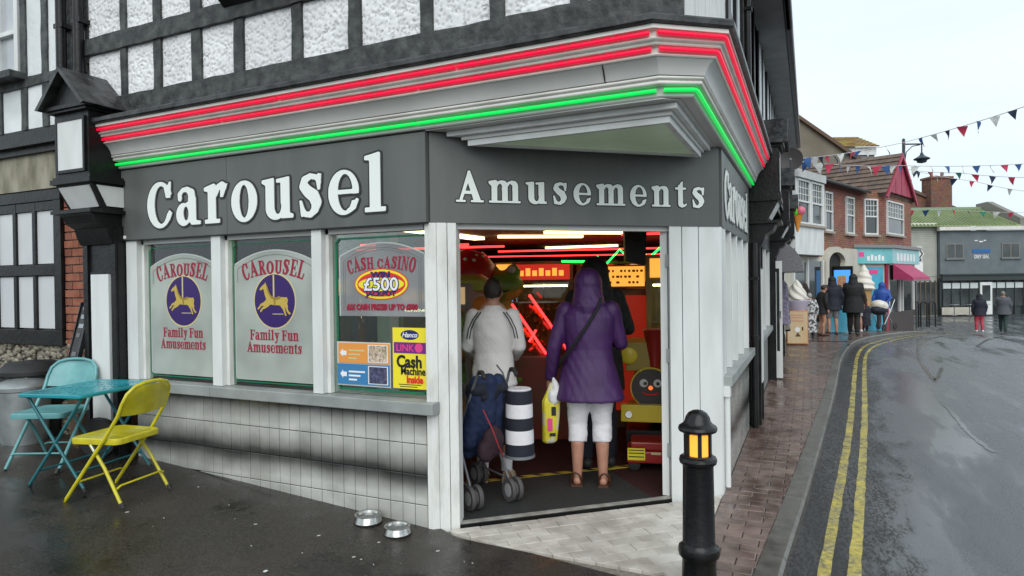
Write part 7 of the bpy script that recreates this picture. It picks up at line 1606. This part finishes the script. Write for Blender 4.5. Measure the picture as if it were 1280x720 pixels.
# bunting
fcol = [fabric('flag_red', (.50, .03, .08)), fabric('flag_white', (.55, .57, .55)), fabric('flag_navy', (.015, .03, .07)), fabric('flag_blue', (.03, .10, .28)), fabric('flag_green', (.01, .18, .12))]
def bunting(label, P, step, size, cols, sag):
    a, b = Vector(P[0]), Vector(P[-1]); t = thing('bunting', label, 'bunting', a, group='strings of bunting over the street'); pts = []
    for p, q in zip(P, P[1:]):
        p, q = Vector(p), Vector(q)
        for i in range(12): u = i/12; pts.append(p+(q-p)*u-Vector((0, 0, sag*4*u*(1-u))))
    pts.append(Vector(P[-1])); MB().tube(pts, .010, 5).build('cord', mat('pale_cord', (.45, .45, .45), .7), t, sm=60)
    acc = 0; nxt = step*.5; k = 0
    for p, q in zip(pts, pts[1:]):
        L_ = (q-p).length
        while acc+L_ > nxt:
            c = p+(q-p)*((nxt-acc)/L_); d = (q-p).normalized(); yaw_ = random.uniform(-1.1, 1.1); dd = (Matrix.Rotation(yaw_, 3, 'Z') @ d); sw = Vector((random.uniform(-.4, .4), random.uniform(-.4, .4), -1)).normalized(); s = size*random.uniform(.85, 1.1)
            mb = MB(); v = []; n = 4
            for j in range(n+1):
                u = j/n; wv = dd.cross(Vector((0, 0, 1)))*(.12*s*math.sin(u*4+k)); v += [c-dd*s*.5*(1-u)+sw*s*1.15*u+wv, c+dd*s*.5*(1-u)+sw*s*1.15*u+wv*.4]
            v2 = [x_+dd.cross(sw).normalized()*.003 for x_ in v]; nn = len(v)
            fs = [(2*j, 2*j+1, 2*j+3, 2*j+2) for j in range(n)]; fs += [tuple(nn+i for i in f[::-1]) for f in fs]
            mb.add(v+v2, fs).build('flag', fcol[cols[k % len(cols)]], t, sm=60); k += 1; nxt += step
        acc += L_
    endthing()
bunting('bunting rising from the satellite dish past the lamp to the top right', [(-.33, 17.5, 4.59), (1.5, 22.76, 5.58), (3.13, 23.52, 5.93), (5.06, 20.0, 5.88), (6.4, 17.6, 5.9)], .56, .25, [0, 3, 1, 2], .03)
bunting('bunting running level in front of the pink gable', [(-.2, 18.66, 4.71), (2.89, 25.6, 5.44), (7.57, 29.97, 5.81), (9, 31, 5.9)], .72, .28, [3, 1, 0, 3, 1], .06)
bunting('bunting leaving the street lamp, upper of the two', [(3.96, 32.72, 6.31), (5.55, 31.24, 5.82), (7.56, 29.96, 5.28), (9, 29, 5.1)], .62, .27, [2, 0, 1, 4, 0], .05)
bunting('bunting leaving the street lamp, lower of the two', [(3.96, 32.72, 6.31), (6.61, 33.94, 5.75), (8.19, 32.45, 5.0), (9.5, 31.5, 4.7)], .8, .27, [2, 1, 2, 0], .05)
bunting('lowest bunting, just above the green roof', [(3.9, 39.3, 5.21), (6.48, 40.48, 5.18), (10.69, 42.42, 4.95), (13, 43.5, 5.0)], .75, .3, [1, 0, 3, 1, 0, 2, 4], .03)

# people down the street
grey_sh = fabric('grey_shorts', (.20, .20, .22)); pinkf = fabric('hot_pink_fabric', (.62, .02, .10)); bluef = fabric('royal_blue_fabric', (.01, .07, .36), .5); palef = fabric('pale_fabric', (.45, .42, .42)); greenf = fabric('dark_green_fabric', (.02, .05, .045)); slatef = fabric('slate_jacket', (.09, .10, .115)); brownf = fabric('dark_brown_fabric', (.045, .03, .022)); coral = fabric('coral_trousers', (.55, .06, .10))
chk = mat('checked_grey_fabric', (.06, .06, .065), .8, (.55, .55, .55), 16, fac=(.45, .55))
fd = 24  # they look away from the camera, down the street
person('small child in a checked grey and white coat and cap beside the giant ice cream', (W(8.13, 17.6)), R(5), 1.22, coat=chk, coat_z=.2, coat_w=1.15, hair=mat('grey_cap', (.35, .34, .34), .8), legs=darkn, shoe=rubber, voxel=.018)
person('bare-legged person in a dark top between the checked coat and the navy jacket', (W(8.75, 18.2)), R(-60), 1.45, coat=blackf, coat_z=.72, coat_w=1.1, hair=hair_d, shoe=brownl, voxel=.016, bend=.12)
person('person in a navy hooded jacket and grey shorts facing the shop', (W(9.2, 18.5)), R(8), 1.66, coat=darkn, coat_z=.72, coat_w=1.25, hood=True, legs=grey_sh, leg_z=.5, shoe=brownl, voxel=.014)
person('large figure in a long black jacket and dark trousers in the shop queue', (W(9.75, 18.4)), R(-10), 1.72, coat=blackf, coat_z=.62, coat_w=1.35, hood=True, legs=blackf, shoe=rubber, voxel=.014, stride=.22)
person('girl in pale shorts half hidden behind the black jacket', (W(10.35, 19.3)), R(20), 1.45, coat=brownf, coat_z=.85, legs=palef, leg_z=.55, hair=hair_d, shoe=whitef, voxel=.016)
person('small child in a hot pink hooded coat', (W(10.84, 20.0)), R(30), 1.12, coat=pinkf, coat_z=.5, coat_w=1.15, hood=True, legs=pinkf, leg_z=.1, hair=hair_d, shoe=whitef, voxel=.018)
person('toddler in a dark hooded suit beside the pink coat', (W(10.74, 19.6)), R(10), .88, coat=darkn, coat_z=.3, coat_w=1.45, hood=True, legs=darkn, shoe=rubber, voxel=.02)
person('person in dark brown standing in the shop entrance behind the giant ice cream', (W(8.45, 19.0)), R(170), 1.75, coat=brownf, coat_z=.5, legs=brownf, hair=hair_d, shoe=rubber, voxel=.018)
bx = W(12.75, 22.2, -.17)
person('person in a bright blue hooded coat pushing a cream pushchair towards the road', bx, R(168), 1.62, coat=bluef, coat_z=.78, coat_w=1.25, hood=True, legs=mat('grey_leggings', (.10, .10, .11), .8), hair=None, shoe=rubber, voxel=.014, arms=[((-.27, .06, 1.12), (-.2, .32, 1.02)), ((.27, .06, 1.12), (.2, .32, 1.02))])
pp = W(12.45, 21.75, -.15)
t = thing('pushchair', 'pram with cream hood and chrome frame pushed by the blue coat', 'pushchair', pp, R(150), local=True)
for sx in (-1, 1):
    MB().tube([(sx*.24, -.45, 1.02), (sx*.25, -.1, .62), (sx*.26, .42, .12)], .014, 8).build('handle_tube', chrome, t, sm=60); MB().tube([(sx*.25, .2, .62), (sx*.26, -.38, .12)], .014, 8).build('leg_tube', chrome, t, sm=60)
    for y in (.42, -.38): w_2 = MB().lathe([(.06, -.015), (.11, -.02), (.12, 0), (.11, .02), (.06, .015)], (sx*.28, y, .12), 20, 'x').build('tyre', rubber, t, sm=50); MB().lathe([(.001, -.01), (.06, -.012), (.06, .012), (.001, .01)], (sx*.28, y, .12), 14, 'x').build('hub', chrome, w_2, sm=50)
MB().tube([(-.24, -.45, 1.02), (.24, -.45, 1.02)], .02, 8).build('handle_bar', rubber, t, sm=60)
q = MB().ell((0, .12, .68), (.24, .40, .17)); q2 = blob(q, 'carrycot', darkn, t, .02, 3); q = MB().ell((0, .05, .80), (.25, .32, .20)).ell((0, .18, .86), (.245, .2, .17)); blob(q, 'hood', cream, t, .02, 3, .006, 20); endthing()
person('person in a navy jacket and coral pink trousers walking away', W(20.31, 28, -.79), R(5), 1.66, coat=darkn, coat_z=.74, coat_w=1.3, hood=True, legs=coral, leg_z=.06, hair=hair_d, shoe=whitef, voxel=.016, stride=.08)
person('man with grey hair in a slate jacket and dark green trousers striding away', W(21.5, 28.2, -.82), R(-20), 1.78, coat=slatef, coat_z=.72, coat_w=1.3, legs=greenf, hair=hair_g, shoe=rubber, voxel=.016, stride=.42)
